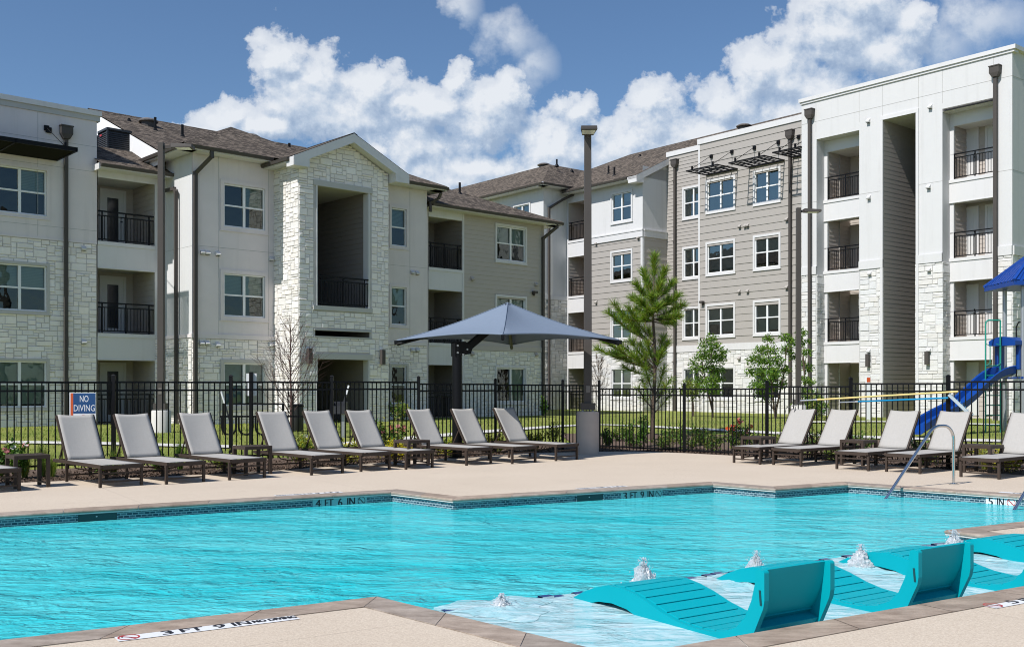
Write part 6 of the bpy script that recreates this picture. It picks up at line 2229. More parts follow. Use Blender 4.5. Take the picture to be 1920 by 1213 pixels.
# ================================================================== POOL POLES HUNG ON THE FENCE
def on_f2(px, py, off=.10):
    p = on_line(px, FC, FD2)
    n_ = Vector((FD2.y, -FD2.x))
    if n_.y > 0: n_ = -n_
    p = p + n_ * off
    return Vector((p.x, p.y, CH + (HZ - py) / F * p.y))
def pole(p, q, mat, label, tip, name, brush=False, net=False):
    r = empty(name, p)
    tag(r, label, 'pool pole', 'pool cleaning poles hung on the fence')
    p_, q_ = Vector((0, 0, 0)), q - p
    d = (q_ - p_).normalized()
    mb = MB()
    mb.tube([p_ + d * .35, q_], .019, mat, 12)
    mb.build('tube', r, smooth=True)
    mb = MB()
    mb.tube([p_ - d * .02, p_ + d * .36], .016, 'chrome_tip', 10)
    mb.tube([p_ + d * .33, p_ + d * .39], .024, 'chrome_tip', 10)
    mb.build('tip', r, smooth=True)
    if net:
        mb = MB()
        n_ = Vector((FD2.y, -FD2.x, 0)) * (1 if FD2.y < 0 else -1)
        mb.tube([p_, p_ + Vector((-.10, .05, -.10)), p_ + Vector((-.16, .08, -.34))], .008, 'stake', 6)
        mb.tube([p_ + Vector((-.10, .05, -.10)), p_ + Vector((-.30, .15, -.16)), p_ + Vector((-.33, .16, -.36)), p_ + Vector((-.16, .08, -.34))], .008, 'stake', 6)
        mb.build('hook', r)
    if brush:
        mb = MB()
        a, b = q_ + Vector((.0, -.03, .07)), q_ + Vector((.36, -.26, -.36))
        mb.bar(a, b, .05, .06, 'chrome_tip')
        k = (b - a).normalized()
        for t in [i / 9 for i in range(10)]:
            c = a.lerp(b, t)
            mb.tube([c, c + Vector((.03, .0, .05))], .006, 'pole_blue', 5)
        mb.build('brush', r)
pole(on_f2(1510, 751, .17), on_f2(1803, 734, .17), 'pole_yellow', 'long pale yellow pool pole hung along the fence, the upper of the two', None, 'pool_pole', net=True)
pole(on_f2(1582, 754, .11), on_f2(1782, 746, .11), 'pole_blue', 'bright blue pool pole with a white brush head, hung below the yellow one', None, 'pool_pole', brush=True)

# ================================================================== PLAYGROUND
def playground():
    d = 29.0
    g0 = at_d(1918, 726, 28.9)
    gzp = .28
    r = empty('play_tower', (g0.x, g0.y, gzp))
    tag(r, 'playground tower with a blue roof, blue slide and green ladder beyond the right fence', 'play tower')
    O = Vector(r.location)
    e = Vector((math.cos(R_(-3)), math.sin(R_(-3)), 0))      # along the deck front to the right
    b = Vector((-e.y, e.x, 0))
    dk = 1.62
    S = 1.2
    def X(a, c, z): return e * a + b * c + Vector((0, 0, z))
    for a, c in ((0, 0), (S, 0), (0, S), (S, S)):
        mb = MB()
        mb.tube([X(a, c, -.3), X(a, c, 4.4)], .062, 'galvanised', 14)
        mb.build('post', r, smooth=True)
    mb = MB()
    mb.prism([(-.06, -.06), (S + .06, -.06), (S + .06, S + .06), (-.06, S + .06)], lambda p, q, t: tuple(X(p, q, t)), dk - .06, dk, 'blue_plastic')
    mb.build('platform', r)
    # roof: four sided with ribs
    ze, zt = 4.30, 5.25
    ov = .42
    cs = [(-ov, -ov), (S + ov, -ov), (S + ov, S + ov), (-ov, S + ov)]
    cx_, cy_ = S / 2, S / 2
    mb = MB()
    for i in range(4):
        p, q = cs[i], cs[(i + 1) % 4]
        P3, Q3, T3 = X(*p, ze), X(*q, ze), X(cx_, cy_, zt)
        nr = 9
        for k in range(nr):
            t0, t1 = k / nr, (k + 1) / nr
            for (u0, u1, h) in ((t0, t0 + .62 / nr, .02), (t0 + .62 / nr, t1, 0.0)):
                A, B_ = P3.lerp(Q3, u0), P3.lerp(Q3, u1)
                nn = (Q3 - P3).cross(T3 - P3).normalized() * h
                fr_ = .97
                mb.face([A + nn, B_ + nn, B_.lerp(T3, fr_) + nn, A.lerp(T3, fr_) + nn], 'blue_roof')
                if h:
                    for E_ in (A, B_):
                        mb.face([E_, E_ + nn, E_.lerp(T3, fr_) + nn, E_.lerp(T3, fr_)], 'blue_roof')
        mb.face([P3, Q3, Q3 + Vector((0, 0, -.13)), P3 + Vector((0, 0, -.13))], 'blue_roof')
        mb.bar(P3, T3, .09, .09, 'blue_roof')
    mb.face([X(*c, ze - .13) for c in cs], 'blue_roof')
    mb.build('roof', r)
    # slide: channel running down to the lower left
    top = at_d(1895, 681, d) - O
    bot = at_d(1718, 808, d - 1.6) - O
    top = Vector((top.x, top.y + .2, dk + .10))
    N_ = 26
    ctr = []
    for i in range(N_ + 1):
        t = i / N_
        p = top.lerp(bot, t)
        s_ = t + .055 * math.sin(2 * math.pi * t) * -1
        z = top.z + (bot.z - top.z) * (0.5 - .5 * math.cos(math.pi * (t ** 1.0))) * .45 + (bot.z - top.z) * t * .55
        z += .06 * math.sin(t * math.pi * 3)
        ctr.append(Vector((p.x, p.y, z)))
    hd = Vector((bot.x - top.x, bot.y - top.y, 0)).normalized()
    sdv = Vector((-hd.y, hd.x, 0))
    pf = [(-.30, .20), (-.27, .22), (-.23, .19), (-.20, .02), (-.12, -.02), (.12, -.02), (.20, .02), (.23, .19), (.27, .22), (.30, .20), (.27, .0), (.15, -.09), (-.15, -.09), (-.27, .0)]
    vs = []
    for p in ctr:
        vs += [p + sdv * a + Vector((0, 0, z)) for a, z in pf]
    m_ = len(pf)
    fs = [(i * m_ + k, i * m_ + (k + 1) % m_, (i + 1) * m_ + (k + 1) % m_, (i + 1) * m_ + k) for i in range(N_) for k in range(m_)]
    mb = MB()
    mb.shared(vs, fs + [tuple(range(m_))[::-1], tuple(N_ * m_ + k for k in range(m_))], 'blue_plastic')
    mb.build('slide', r, smooth=True)
    # hood over the slide mouth
    mb = MB()
    hc = top + hd * -.10
    for s_ in (-1, 1):
        c = hc + sdv * (.34 * s_)
        mb.hexa([c + sdv * (-.05) - hd * .2 + Vector((0, 0, .1)), c + sdv * .05 - hd * .2 + Vector((0, 0, .1)), c + sdv * .05 + hd * .12 + Vector((0, 0, .1)), c - sdv * .05 + hd * .12 + Vector((0, 0, .1)),
                 c + sdv * (-.05) - hd * .2 + Vector((0, 0, .95)), c + sdv * .05 - hd * .2 + Vector((0, 0, .95)), c + sdv * .05 + hd * .12 + Vector((0, 0, .95)), c - sdv * .05 + hd * .12 + Vector((0, 0, .95))], 'blue_plastic')
    pl = []
    for i in range(9):
        a = math.pi * i / 8
        pl.append((-.42 + .84 * i / 8, .92 + .12 * math.sin(a)))
    pl += [(.42, .78), (-.42, .78)]
    mb.prism(pl, lambda a, z, t: tuple(hc + sdv * a + hd * t + Vector((0, 0, z))), -.22, .34, 'blue_plastic')
    mb.build('slide_hood', r, bevel=.02)
    # ladder loop on the left
    lx = at_d(1848, 726, d) - O
    mb = MB()
    gx = Vector((lx.x, lx.y, 0))
    ex = Vector((1, .1, 0)).normalized()
    w = .44
    lp = [gx + Vector((0, 0, -.3)), gx + Vector((0, 0, 3.1))] + [gx + ex * (.10 - .10 * math.cos(a)) + Vector((0, 0, 3.1 + .12 * math.sin(a))) for a in (.5, 1.0, 1.57)] + [gx + ex * (w) + Vector((0, 0, 3.22))]
    mb.tube(lp, .022, 'green_metal', 10)
    mb.tube([gx + ex * w + Vector((0, 0, -.3)), gx + ex * w + Vector((0, 0, 3.22))], .022, 'green_metal', 10)
    for i in range(7):
        z = .25 + i * .28
        mb.tube([gx + Vector((0, 0, z)), gx + ex * w + Vector((0, 0, z))], .016, 'green_metal', 8)
    for o_ in (0, w - .12):
        mb.tube([gx + ex * o_ + Vector((0, 0, 2.55)), gx + ex * (o_ + .12) + Vector((0, -.03, 2.5)), gx + ex * (o_ + .12) + Vector((0, -.03, 2.0)), gx + ex * o_ + Vector((0, 0, 1.92))], .014, 'green_metal', 8)
    mb.build('ladder', r, smooth=True)
    mb = MB()
    bx = X(.0, .42, 0)
    mb.tube([bx + Vector((0, 0, dk)), bx + Vector((0, 0, 3.05)), bx + Vector((.06, 0, 3.18)), bx + Vector((.30, .05, 3.2)), bx + Vector((.36, .06, 3.05)), bx + Vector((.36, .06, dk))], .022, 'black_metal', 8)
    mb.build('grab_rail', r, smooth=True)
    mb = MB()
    mb.prism([(0.12, .0), (.75, .0), (.75, .95), (.45, .7), (.22, .95)], lambda a, z, t: tuple(X(a, .3 + t, z)), 0, .05, 'galvanised')
    mb.build('panel', r)
playground()

# ================================================================== SMALL THINGS BEYOND THE FENCE
def at_g(px, d):
    x = (px - CX) / F * d
    return Vector((x, d, ground_z(x, d)))
def bike_rack():
    p = at_g(470, 28.0)
    r = empty('bike_rack', p, R_(4))
    tag(r, 'black looped bike rack on the lawn beyond the fence, behind the left row of loungers', 'bike rack')
    mb = MB()
    k = 28.0 / F
    for z, x0, x1 in ((.52 , -56 * k, 100 * k), (.86, -36 * k, 60 * k)):
        mb.bar((x0, 0, z), (x1, 0, z), .04, .05, 'black_metal')
    mb.build('rail', r)
    for i in range(3):
        x = (-40 + 31 * i) * k
        mb = MB()
        w = .19
        pt = [Vector((x - w, 0, .52))] + [Vector((x - w * math.cos(a), 0, .22 - .20 * math.sin(a))) for a in [math.pi * j / 8 for j in range(9)]] + [Vector((x + w, 0, .52))]
        mb.tube(pt, .028, 'black_metal', 10)
        mb.build('loop', r, smooth=True)
    for x in (-50 * k, 60 * k):
        mb = MB()
        mb.box(x - .03, x + .03, -.03, .03, -.1, .88, 'black_metal')
        mb.build('post', r)
bike_rack()
def bin_():
    p = at_g(556, 30.0)
    r = empty('litter_bin', p)
    tag(r, 'black round litter bin on the lawn beside the trunk of the bare tree', 'litter bin')
    mb = MB()
    mb.tube([(0, 0, 0), (0, 0, .05), (0, 0, .72)], [.14, .17, .20], 'stake', 20)
    mb.build('drum', r, smooth=True)
    mb = MB()
    mb.tube([(0, 0, .72), (0, 0, .76), (0, 0, .80)], [.215, .215, .16], 'black_metal', 20)
    mb.build('rim', r, smooth=True)
bin_()
def grill():
    p = at_g(643, 28.5)
    r = empty('barbecue_grill', p)
    tag(r, 'dark box barbecue grill on a grey post, lid handle tilted up, beyond the fence', 'barbecue grill')
    mb = MB()
    mb.box(-.05, .05, -.05, .05, -.1, .66, 'galvanised')
    mb.build('post', r)
    mb = MB()
    mb.box(-.30, .10, -.18, .18, .66, .70, 'stake')
    mb.box(-.30, -.27, -.18, .18, .70, .98, 'stake')
    mb.box(-.27, .10, .15, .18, .70, 1.0, 'stake')
    mb.box(.07, .10, -.18, .15, .70, .98, 'stake')
    mb.box(-.27, .07, -.18, -.15, .70, .88, 'stake')
    mb.build('fire_box', r)
    mb = MB()
    mb.bar((.0, -.05, .85), (.10, -.05, 1.20), .05, .05, 'stake')
    mb.bar((.10, -.05, 1.20), (.17, -.05, 1.45), .045, .045, 'sign_white')
    mb.build('handle', r)
grill()
def marker_post():
    p = at_g(1628, 40.0)
    r = empty('marker_post', p)
    tag(r, 'slim white utility marker post with an orange mark, in front of the white building', 'marker post')
    mb = MB()
    mb.prism([(-.07, -.03), (.07, -.03), (.10, .03), (-.10, .03)], lambda a, b, t: (a, b, t), -.1, 1.72, 'sign_white')
    mb.build('post', r)
    mb = MB()
    mb.box(-.07, .07, -.036, -.0305, 1.48, 1.66, 'sign_orange')
    mb.build('mark', r)
marker_post()
def stakes():
    for px0, py0, px1, py1, d, lab in ((413, 729, 443, 826, 29.4, 'dark slanting tree stake with a white tip left of the bare tree'), ):
        a, b = at_d(px0, py0, d), at_d(px1, py1, d)
        r = empty('tree_stake', b)
        tag(r, lab, 'tree stake')
        mb = MB()
        m_ = a.lerp(b, .28) - b
        mb.tube([(0, 0, -.1), m_], .025, 'stake', 8)
        mb.build('rod', r)
        mb = MB()
        mb.tube([m_, a - b], .028, 'sign_white', 8)
        mb.build('tip', r)
        mb = MB()
        t = at_d(545, 770, 29.0) - b
        s0 = a.lerp(b, .55) - b
        mid = s0.lerp(t, .5) + Vector((0, 0, -.04))
        mb.tube([s0, mid, t], .008, 'galvanised', 5)
        mb.build('guy_wire', r)
stakes()

# pavements on the lawn
pl = [gp(-420, 848, .1), gp(450, 841, .1), gp(820, 819, .15), gp(1030, 808, .18), gp(1120, 804, .2), gp(1200, 806, .2), gp(1330, 813, .15), gp(1480, 822, .1), gp(1650, 829, .1), gp(1950, 840, .1)]
def spline(pts, n_=8):
    out = []
    for i in range(len(pts) - 1):
        p0, p1, p2, p3 = pts[max(i - 1, 0)], pts[i], pts[i + 1], pts[min(i + 2, len(pts) - 1)]
        for k in range(n_):
            t = k / n_
            out.append(.5 * ((2 * p1) + (p2 - p0) * t + (2 * p0 - 5 * p1 + 4 * p2 - p3) * t * t + (3 * p1 - p0 - 3 * p2 + p3) * t ** 3))
    return out + [pts[-1]]
pv = ribbon('pavement', dense(spline(pl), .6), -.28, .28, .03, 'concrete_light', 3, ground_z)
tag(pv, kind='structure')
pl2 = [gp(1500, 797, .25), gp(1640, 796, .25), gp(1800, 800, .25), gp(2000, 806, .25)]
pv2 = ribbon('pavement', dense(spline(pl2), .8), -.5, .5, .05, 'concrete_light', 3, ground_z)
tag(pv2, kind='structure')

# ================================================================== PLANTS
def rcol(rnd, c, a=.35, w=.15):
    k = 1 + (rnd.random() - .5) * 2 * a
    return (c[0] * k * (1 + (rnd.random() - .5) * w * 2), c[1] * k, c[2] * k)
def rdir(rnd):
    while True:
        v = Vector((rnd.uniform(-1, 1), rnd.uniform(-1, 1), rnd.uniform(-1, 1)))
        if .05 < v.length < 1: return v.normalized()
def leaf(mb, p, d, size, col, rnd, w=.5):
    s = d.cross(rdir(rnd))
    s = s.normalized() if s.length > 1e-4 else Vector((1, 0, 0))
    n_ = d.cross(s) * (size * .12)
    s = s * (size * w * .5)
    mb.face([p, p + d * size * .45 + s + n_, p + d * size, p + d * size * .5 - s + n_], 'leaf', col)
def shrub(name, label, cat, px, d, h, w, cols, n_=420, ls=.05, flowers=None, nf=0, upright=.4, group='shrubs and flowers in the planting bed', pos=None, lw=.55, stems=9, fs=.035):
    p = pos if pos is not None else at_g(px, d)
    p = Vector((p.x, p.y, ground_z(p.x, p.y) * .9 + .03))
    n_, ls, h, fs = int(n_ * 1.8), ls * 1.35, h * 1.15, fs * 1.3
    rnd = random.Random(int(px * 7 + d * 31))
    r = empty(name, p)
    tag(r, label, cat, group)
    mb, ml = MB(), MB()
    tips = []
    for i in range(stems):
        a = rnd.random() * 6.283
        q = rnd.random() ** .6 * w
        t = Vector((q * math.cos(a), q * math.sin(a), h * (.55 + .45 * rnd.random()) * (1 - .35 * (q / w) ** 2)))
        b = Vector((.25 * q * math.cos(a), .25 * q * math.sin(a), 0))
        m_ = b.lerp(t, .5) + Vector((rnd.uniform(-.05, .05), rnd.uniform(-.05, .05), .04))
        mb.tube([b, m_, t], [.009, .006, .003], 'bark_red', 5)
        tips += [(b, m_, t)]
    for i in range(n_):
        b, m_, t = rnd.choice(tips)
        u = .18 + .85 * rnd.random() ** .75
        c = b.lerp(m_, min(1, 2 * u)) if u < .5 else m_.lerp(t, 2 * u - 1)
        c = c + rdir(rnd) * (.10 * w / .35 + .02) * rnd.random()
        if c.z < .015: c.z = .015 + .03 * rnd.random()
        dv = (rdir(rnd) + Vector((0, 0, upright))).normalized()
        leaf(ml, c, dv, ls * (.6 + .8 * rnd.random()), rcol(rnd, rnd.choice(cols)), rnd, lw)
    mb.build('stem', r)
    ml.build('leaves', r)
    if flowers:
        mf = MB()
        for i in range(nf):
            b, m_, t = rnd.choice(tips)
            c = t + rdir(rnd) * .07
            nr = (rdir(rnd) + Vector((-.3, -.8, .7))).normalized()
            s = nr.cross(Vector((0, 0, 1))).normalized()
            u = nr.cross(s)
            col = rcol(rnd, rnd.choice(flowers), .2, .05)
            for k in range(6):
                a0, a1 = k * 1.047, k * 1.047 + .95
                mf.face([c, c + (s * math.cos(a0) + u * math.sin(a0)) * fs + nr * fs * .3, c + (s * math.cos((a0 + a1) / 2) + u * math.sin((a0 + a1) / 2)) * fs * 1.2 + nr * fs * .35, c + (s * math.cos(a1) + u * math.sin(a1)) * fs + nr * fs * .3], 'leaf', col)
        mf.build('flowers', r)
    return r
def tuft(label, px, d, h, w, cols, n_=160, pos=None):
    p = pos if pos is not None else at_g(px, d)
    p = Vector((p.x, p.y, ground_z(p.x, p.y) * .9 + .03))
    rnd = random.Random(int(px * 3 + d * 17))
    r = empty('ornamental_grass', p)
    tag(r, label, 'grass clump', 'shrubs and flowers in the planting bed')
    mb = MB()
    for i in range(n_):
        a = rnd.random() * 6.283
        l = h * (.6 + .5 * rnd.random())
        sp = w * rnd.random()
        d0 = Vector((math.cos(a), math.sin(a), 0))
        s = Vector((-d0.y, d0.x, 0)) * .004
        b = d0 * (.05 * rnd.random())
        m_ = b + d0 * sp * .4 + Vector((0, 0, l * .65))
        t = b + d0 * sp * (1 + .3 * rnd.random()) + Vector((0, 0, l * (.95 - .35 * sp / w)))
        col = rcol(rnd, rnd.choice(cols))
        mb.face([b - s, b + s, m_ + s * .8, m_ - s * .8], 'leaf', col)
        mb.face([m_ - s * .8, m_ + s * .8, t], 'leaf', col)
    mb.build('blades', r)
GR1, GR2, GR3 = (.09, .175, .03), (.15, .26, .045), (.06, .12, .025)
YE1, YE2 = (.58, .48, .03), (.42, .42, .05)
OL = (.28, .30, .08)
def bedpos(px, off):
    # a place in the bed, off metres beyond the deck edge, on the view ray of px
    for i in range(len(bed_edge) - 1):
        a, b = bed_edge[i], bed_edge[i + 1]
        xa, xb = CX + F * a.x / a.y, CX + F * b.x / b.y
        if xa <= px <= xb:
            p = on_line(px, a, (b - a).normalized())
            k = 1 + off / p.length * 1.15
            return p * k
    a, b = (bed_edge[0], bed_edge[1]) if px < 0 else (bed_edge[-2], bed_edge[-1])
    p = on_line(px, a, (b - a).normalized())
    return p * (1 + off / p.length * 1.15)
RED, PINK, WHITE_F, ORANGE = (.55, .05, .06), (.65, .22, .24), (.80, .78, .74), (.72, .13, .03)
shrub('rose_bush', 'green rose bush with white blooms at the left picture edge', 'rose bush', 12, 0, .62, .34, [GR1, GR3, GR2], 620, .055, [WHITE_F, WHITE_F, PINK], 16, pos=bedpos(12, .9))
tuft('pale green grass clump right of the white rose bush', 45, 0, .62, .34, [OL, YE2, GR2], 150, pos=bedpos(47, 1.0))
tuft('tall dry grass clump behind the side table at the left edge', 78, 0, .75, .36, [OL, (.20, .19, .09), GR2], 170, pos=bedpos(80, 1.1))
tuft('green grass clump left of the lounger by the no diving sign', 96, 0, .50, .30, [GR2, OL], 150, pos=bedpos(97, .8))
tuft('grass clump between the lounger by the sign and the next one', 222, 0, .62, .32, [GR2, OL, GR1], 150, pos=bedpos(214, .9))
shrub('low_shrub', 'low mixed green shrub behind the lounger left of the pale lamp base', 'shrub', 190, 0, .40, .30, [GR2, OL], 380, .045, pos=bedpos(190, .9))
tuft('dark green grass clump in front of the pale lamp base', 335, 0, .70, .30, [GR1, GR2], 170, pos=bedpos(338, 1.2))
shrub('low_shrub', 'low green shrub right of the pale lamp base', 'shrub', 300, 0, .42, .26, [GR1, GR2], 340, .05, pos=bedpos(300, 1.0))
shrub('low_shrub', 'low green shrub between the pale lamp base and the third table', 'shrub', 425, 0, .36, .26, [GR2, OL], 320, .045, pos=bedpos(425, .9))
shrub('leafy_shrub', 'loose olive green shrub behind the lounger below the bare tree', 'shrub', 560, 0, .72, .40, [OL, GR2, YE2], 640, .045, [WHITE_F], 5, pos=bedpos(562, 1.0))
shrub('leafy_shrub', 'olive green shrub right of the bare tree, behind two lounger backs', 'shrub', 620, 0, .66, .36, [OL, GR2, YE2], 560, .045, pos=bedpos(628, 1.5))
shrub('yellow_shrub', 'bright yellow green shrub between the fifth and sixth full loungers', 'shrub', 655, 0, .40, .30, [YE1, YE2, OL], 560, .04, pos=bedpos(652, .8))
shrub('rose_bush', 'rose bush with red and pink blooms left of the umbrella', 'rose bush', 735, 0, .88, .42, [GR1, GR2, OL], 620, .05, [RED, PINK, PINK], 18, pos=bedpos(735, 1.5))
shrub('yellow_shrub', 'wide yellow shrub behind the side table left of the umbrella post', 'shrub', 752, 0, .42, .44, [YE1, YE1, YE2], 820, .042, pos=bedpos(748, .7))
shrub('leafy_shrub', 'green shrub just left of the umbrella lounger back', 'shrub', 795, 0, .5, .3, [GR2, OL], 420, .045, pos=bedpos(800, 1.3))
shrub('yellow_shrub', 'yellow green shrub at the foot of the umbrella post', 'shrub', 845, 0, .40, .32, [YE1, YE2, GR2], 520, .042, pos=bedpos(836, .7))
shrub('yellow_shrub', 'yellow shrub between the two loungers right of the umbrella post', 'shrub', 928, 0, .42, .36, [YE1, YE2, OL], 620, .042, pos=bedpos(930, .8))
shrub('yellow_shrub', 'yellow shrub behind the shaded lounger near the round concrete base', 'shrub', 1000, 0, .40, .34, [YE1, YE2, OL], 560, .042, pos=bedpos(1003, 1.0))
shrub('leafy_shrub', 'tall thin olive shrub against the fence left of the round concrete base', 'shrub', 1040, 0, .70, .30, [OL, YE2], 340, .04, pos=bedpos(1040, 1.4))
shrub('low_shrub', 'dark green low shrub right of the round concrete base', 'shrub', 1140, 0, .45, .26, [GR3, GR1], 360, .05, pos=bedpos(1140, 1.7))
shrub('leafy_shrub', 'feathery green bush at the fence corner, right of the round concrete base', 'shrub', 1185, 0, .62, .40, [GR1, GR2], 720, .042, pos=bedpos(1185, 1.3))
shrub('leafy_shrub', 'sparse tall plant with upright stems right of the feathery bush', 'shrub', 1212, 0, .85, .20, [GR1, GR3], 200, .055, pos=bedpos(1208, 2.0), stems=5)
shrub('low_shrub', 'sparse green shrub below the pine tree', 'shrub', 1245, 0, .42, .36, [OL, GR2], 380, .042, pos=bedpos(1243, 1.2))
shrub('leafy_shrub', 'olive shrub right of the pine trunk at the fence', 'shrub', 1292, 0, .62, .42, [OL, GR2, GR1], 620, .042, pos=bedpos(1290, 1.0))
shrub('low_shrub', 'pale green shrub between the pine tree and the orange roses', 'shrub', 1335, 0, .55, .40, [OL, GR2], 480, .042, pos=bedpos(1335, 1.1))
shrub('rose_bush', 'rose bush with orange and red blooms beside the first right lounger', 'rose bush', 1380, 0, .80, .36, [GR1, GR3, OL], 520, .052, [ORANGE, ORANGE, RED, PINK], 18, pos=bedpos(1383, .9))
shrub('rose_bush', 'sparse rose bush with pale blooms behind the first two right loungers', 'rose bush', 1520, 0, .65, .4, [GR1, OL], 340, .045, [PINK, WHITE_F], 8, pos=bedpos(1522, .9))
shrub('low_shrub', 'low weedy shrub behind the second right lounger', 'shrub', 1560, 0, .32, .36, [OL, GR2], 360, .04, pos=bedpos(1562, .5))
shrub('leafy_shrub', 'light green shrub in the gap left of the handrail lounger', 'shrub', 1742, 0, .55, .40, [GR2, OL], 560, .042, [WHITE_F], 4, pos=bedpos(1742, .8))
tuft('olive grass clump right of the handrail', 1850, 0, .70, .42, [OL, YE2, (.24, .2, .08)], 210, pos=bedpos(1846, .9))
tuft('tall blue green grass clump below the play tower', 1893, 0, 1.05, .40, [GR2, (.10, .14, .07)], 220, pos=bedpos(1890, 1.6))
shrub('yellow_shrub', 'yellowish shrub at the right picture edge behind the last lounger', 'shrub', 1880, 0, .50, .44, [YE2, OL, YE1], 620, .042, pos=bedpos(1876, .7))

for i, (px, o, lab) in enumerate(((1165, 3.2, 'small olive plant in the mulch left of the pine trunk, behind the fence'), (1262, 3.4, 'low green plant in the mulch just right of the pine trunk'), (1318, 3.0, 'tuft of low foliage in the mulch between the pine and the first leafy tree'),
                              (1408, 3.2, 'pale rose plant in the mulch behind the orange roses'), (1470, 2.9, 'low weedy plant in the mulch left of the second right lounger back'), (1612, 3.0, 'low olive plant in the mulch behind the middle of the pool poles'))):
    shrub('low_shrub', lab, 'shrub', px, 0, .42, .34, [OL, GR2, GR1], 260, .05, pos=bedpos(px, o))
# ------------------------------------------------------------------ trees
def tree_base(name, label, p):
    r = empty(name, p)
    tag(r, label, 'tree')
    return r
def pine():
    d = 29.5
    rnd = random.Random(12)
    b = at_g(1222, d)
    r = tree_base('pine_tree', 'young pine tree with long green needles behind the fence corner', b)
    W_ = lambda px, py, dd=0.0: at_d(px, py, d + dd) - b
    tp = W_(1226, 500)
    trunk = [Vector((0, 0, -.2)), W_(1224, 790), W_(1228, 700), W_(1227, 640), W_(1224, 590), W_(1226, 540), tp]
    mt = MB()
    mt.tube(trunk, [.075, .065, .05, .042, .036, .024, .008], 'bark', 10)
    mn = MB()
    heads = []
    def branch(p0, p1, head=True, dens_=1.0, up=.5):
        p0, p1 = Vector(p0), Vector(p1)
        m_ = p0.lerp(p1, .55) + Vector((0, 0, -.06))
        mt.tube([p0, m_, p1], [.02, .014, .007], 'bark', 6)
        L_ = (p1 - p0).length
        dr = (p1 - m_).normalized()
        n0 = int(260 * dens_ * max(.55, L_))
        for i in range(n0):
            t = .30 + .72 * rnd.random() ** .8
            c = p0.lerp(m_, t * 2) if t < .5 else m_.lerp(p1, min(1, 2 * t - 1))
            dv = (dr * .8 + rdir(rnd) * 1.0 + Vector((0, 0, up * .9))).normalized()
            ln = .19 + .16 * rnd.random()
            col = rcol(rnd, rnd.choice([(.17, .28, .03), (.23, .33, .04), (.11, .20, .028), (.27, .31, .045)]), .28)
            if rnd.random() < .05: col = (.22, .14, .05)
            s = dv.cross(rdir(rnd)).normalized() * .0052
            dp = Vector((0, 0, -.03 * rnd.random()))
            mid = c + dv * ln * .6
            mn.face([c - s, c + s, mid + s, mid - s], 'leaf', col)
            mn.face([mid - s, mid + s, c + dv * ln + dp], 'leaf', col)
    T = lambda f: trunk[int(f)].lerp(trunk[int(f) + 1], f - int(f))
    specs = [(5.2, (1227, 482), 0), (4.9, (1206, 512), .2), (4.9, (1246, 508), -.2), (4.7, (1193, 535), -.3), (4.7, (1261, 532), .3), (4.6, (1215, 530), .5), (4.6, (1238, 536), -.5),
             (4.4, (1186, 560), .3), (4.4, (1272, 556), -.3), (4.3, (1200, 565), -.6), (4.3, (1256, 562), .6), (4.2, (1280, 575), .1), (4.2, (1192, 583), .5), (4.1, (1272, 594), -.5), (4.1, (1246, 598), .4), (4.05, (1206, 598), -.5), (4.0, (1262, 606), .3), (4.5, (1222, 556), -.6), (4.3, (1234, 575), -.7), (4.2, (1214, 582), -.7), (4.0, (1190, 598), 0),
             (3.1, (1152, 572), .2), (3.1, (1141, 588), -.2), (3.0, (1166, 592), .4), (3.0, (1180, 602), 0), (3.2, (1178, 580), -.3), (3.3, (1216, 620), .3),
             (2.4, (1120, 655), .3), (2.4, (1136, 642), -.3), (2.3, (1152, 662), 0), (2.4, (1164, 648), .5), (2.4, (1182, 640), -.3), (2.5, (1200, 648), .3), (2.5, (1214, 644), -.4), (2.4, (1244, 634), .2), (2.5, (1252, 642), -.2), (2.3, (1228, 660), .5), (2.2, (1190, 668), -.4), (2.2, (1170, 690), .2), (2.2, (1208, 672), .6), (2.3, (1240, 662), -.5),
             (1.7, (1246, 690), .2), (1.7, (1257, 712), -.2), (1.6, (1248, 724), .4), (1.6, (1204, 712), .3), (1.5, (1196, 728), -.3), (1.8, (1210, 692), -.4), (1.4, (1262, 730), 0)]
    for f, (px, py), dd in specs:
        low = f < 2
        branch(T(max(0.5, f - .25)), W_(px, py, dd), True, .72 if low else (1.75 if f > 3.9 else 1.0), .15 if low else .55)
    mt.build('trunk', r, smooth=True)
    mn.build('crown', r)
pine()
def broadleaf(label, px, d, clumps, stems, seed, nl=330, ls=.115, cols=((.10, .20, .025), (.15, .27, .035), (.065, .13, .02), (.21, .31, .05))):
    rnd = random.Random(seed)
    b = at_g(px, d)
    r = tree_base('young_tree', label, b)
    r['group'] = 'young leafy trees in front of the right building'
    mt, ml = MB(), MB()
    W_ = lambda x, y, dd=0.0: at_d(x, y, d + dd) - b
    for st_ in stems:
        mt.tube([Vector((0, 0, -.2))] + [W_(*q) for q in st_], [.05, .045] + [.03] * (len(st_) - 2) + [.01], 'bark', 8)
    k = d / F
    for (x, y, rr) in clumps:
        c = W_(x, y, rnd.uniform(-.7, .7))
        # a twig from the nearest stem
        s0 = min((W_(*q) for s_ in stems for q in s_), key=lambda q: (q - c).length + (2 if q.z > c.z else 0))
        mt.tube([s0, s0.lerp(c, .5) + Vector((0, 0, .05)), c], [.014, .010, .004], 'bark', 5)
        R0 = rr * k
        for i in range(int(nl * (rr / 18) ** 2)):
            v = rdir(rnd) * (rnd.random() ** .5) * R0
            v.z *= .8
            dv = (rdir(rnd) + Vector((0, 0, -.15))).normalized()
            leaf(ml, c + v, dv, ls * (.6 + .7 * rnd.random()), rcol(rnd, rnd.choice(cols), .3), rnd, .5)
    mt.build('trunk', r, smooth=True)
    ml.build('crown', r)
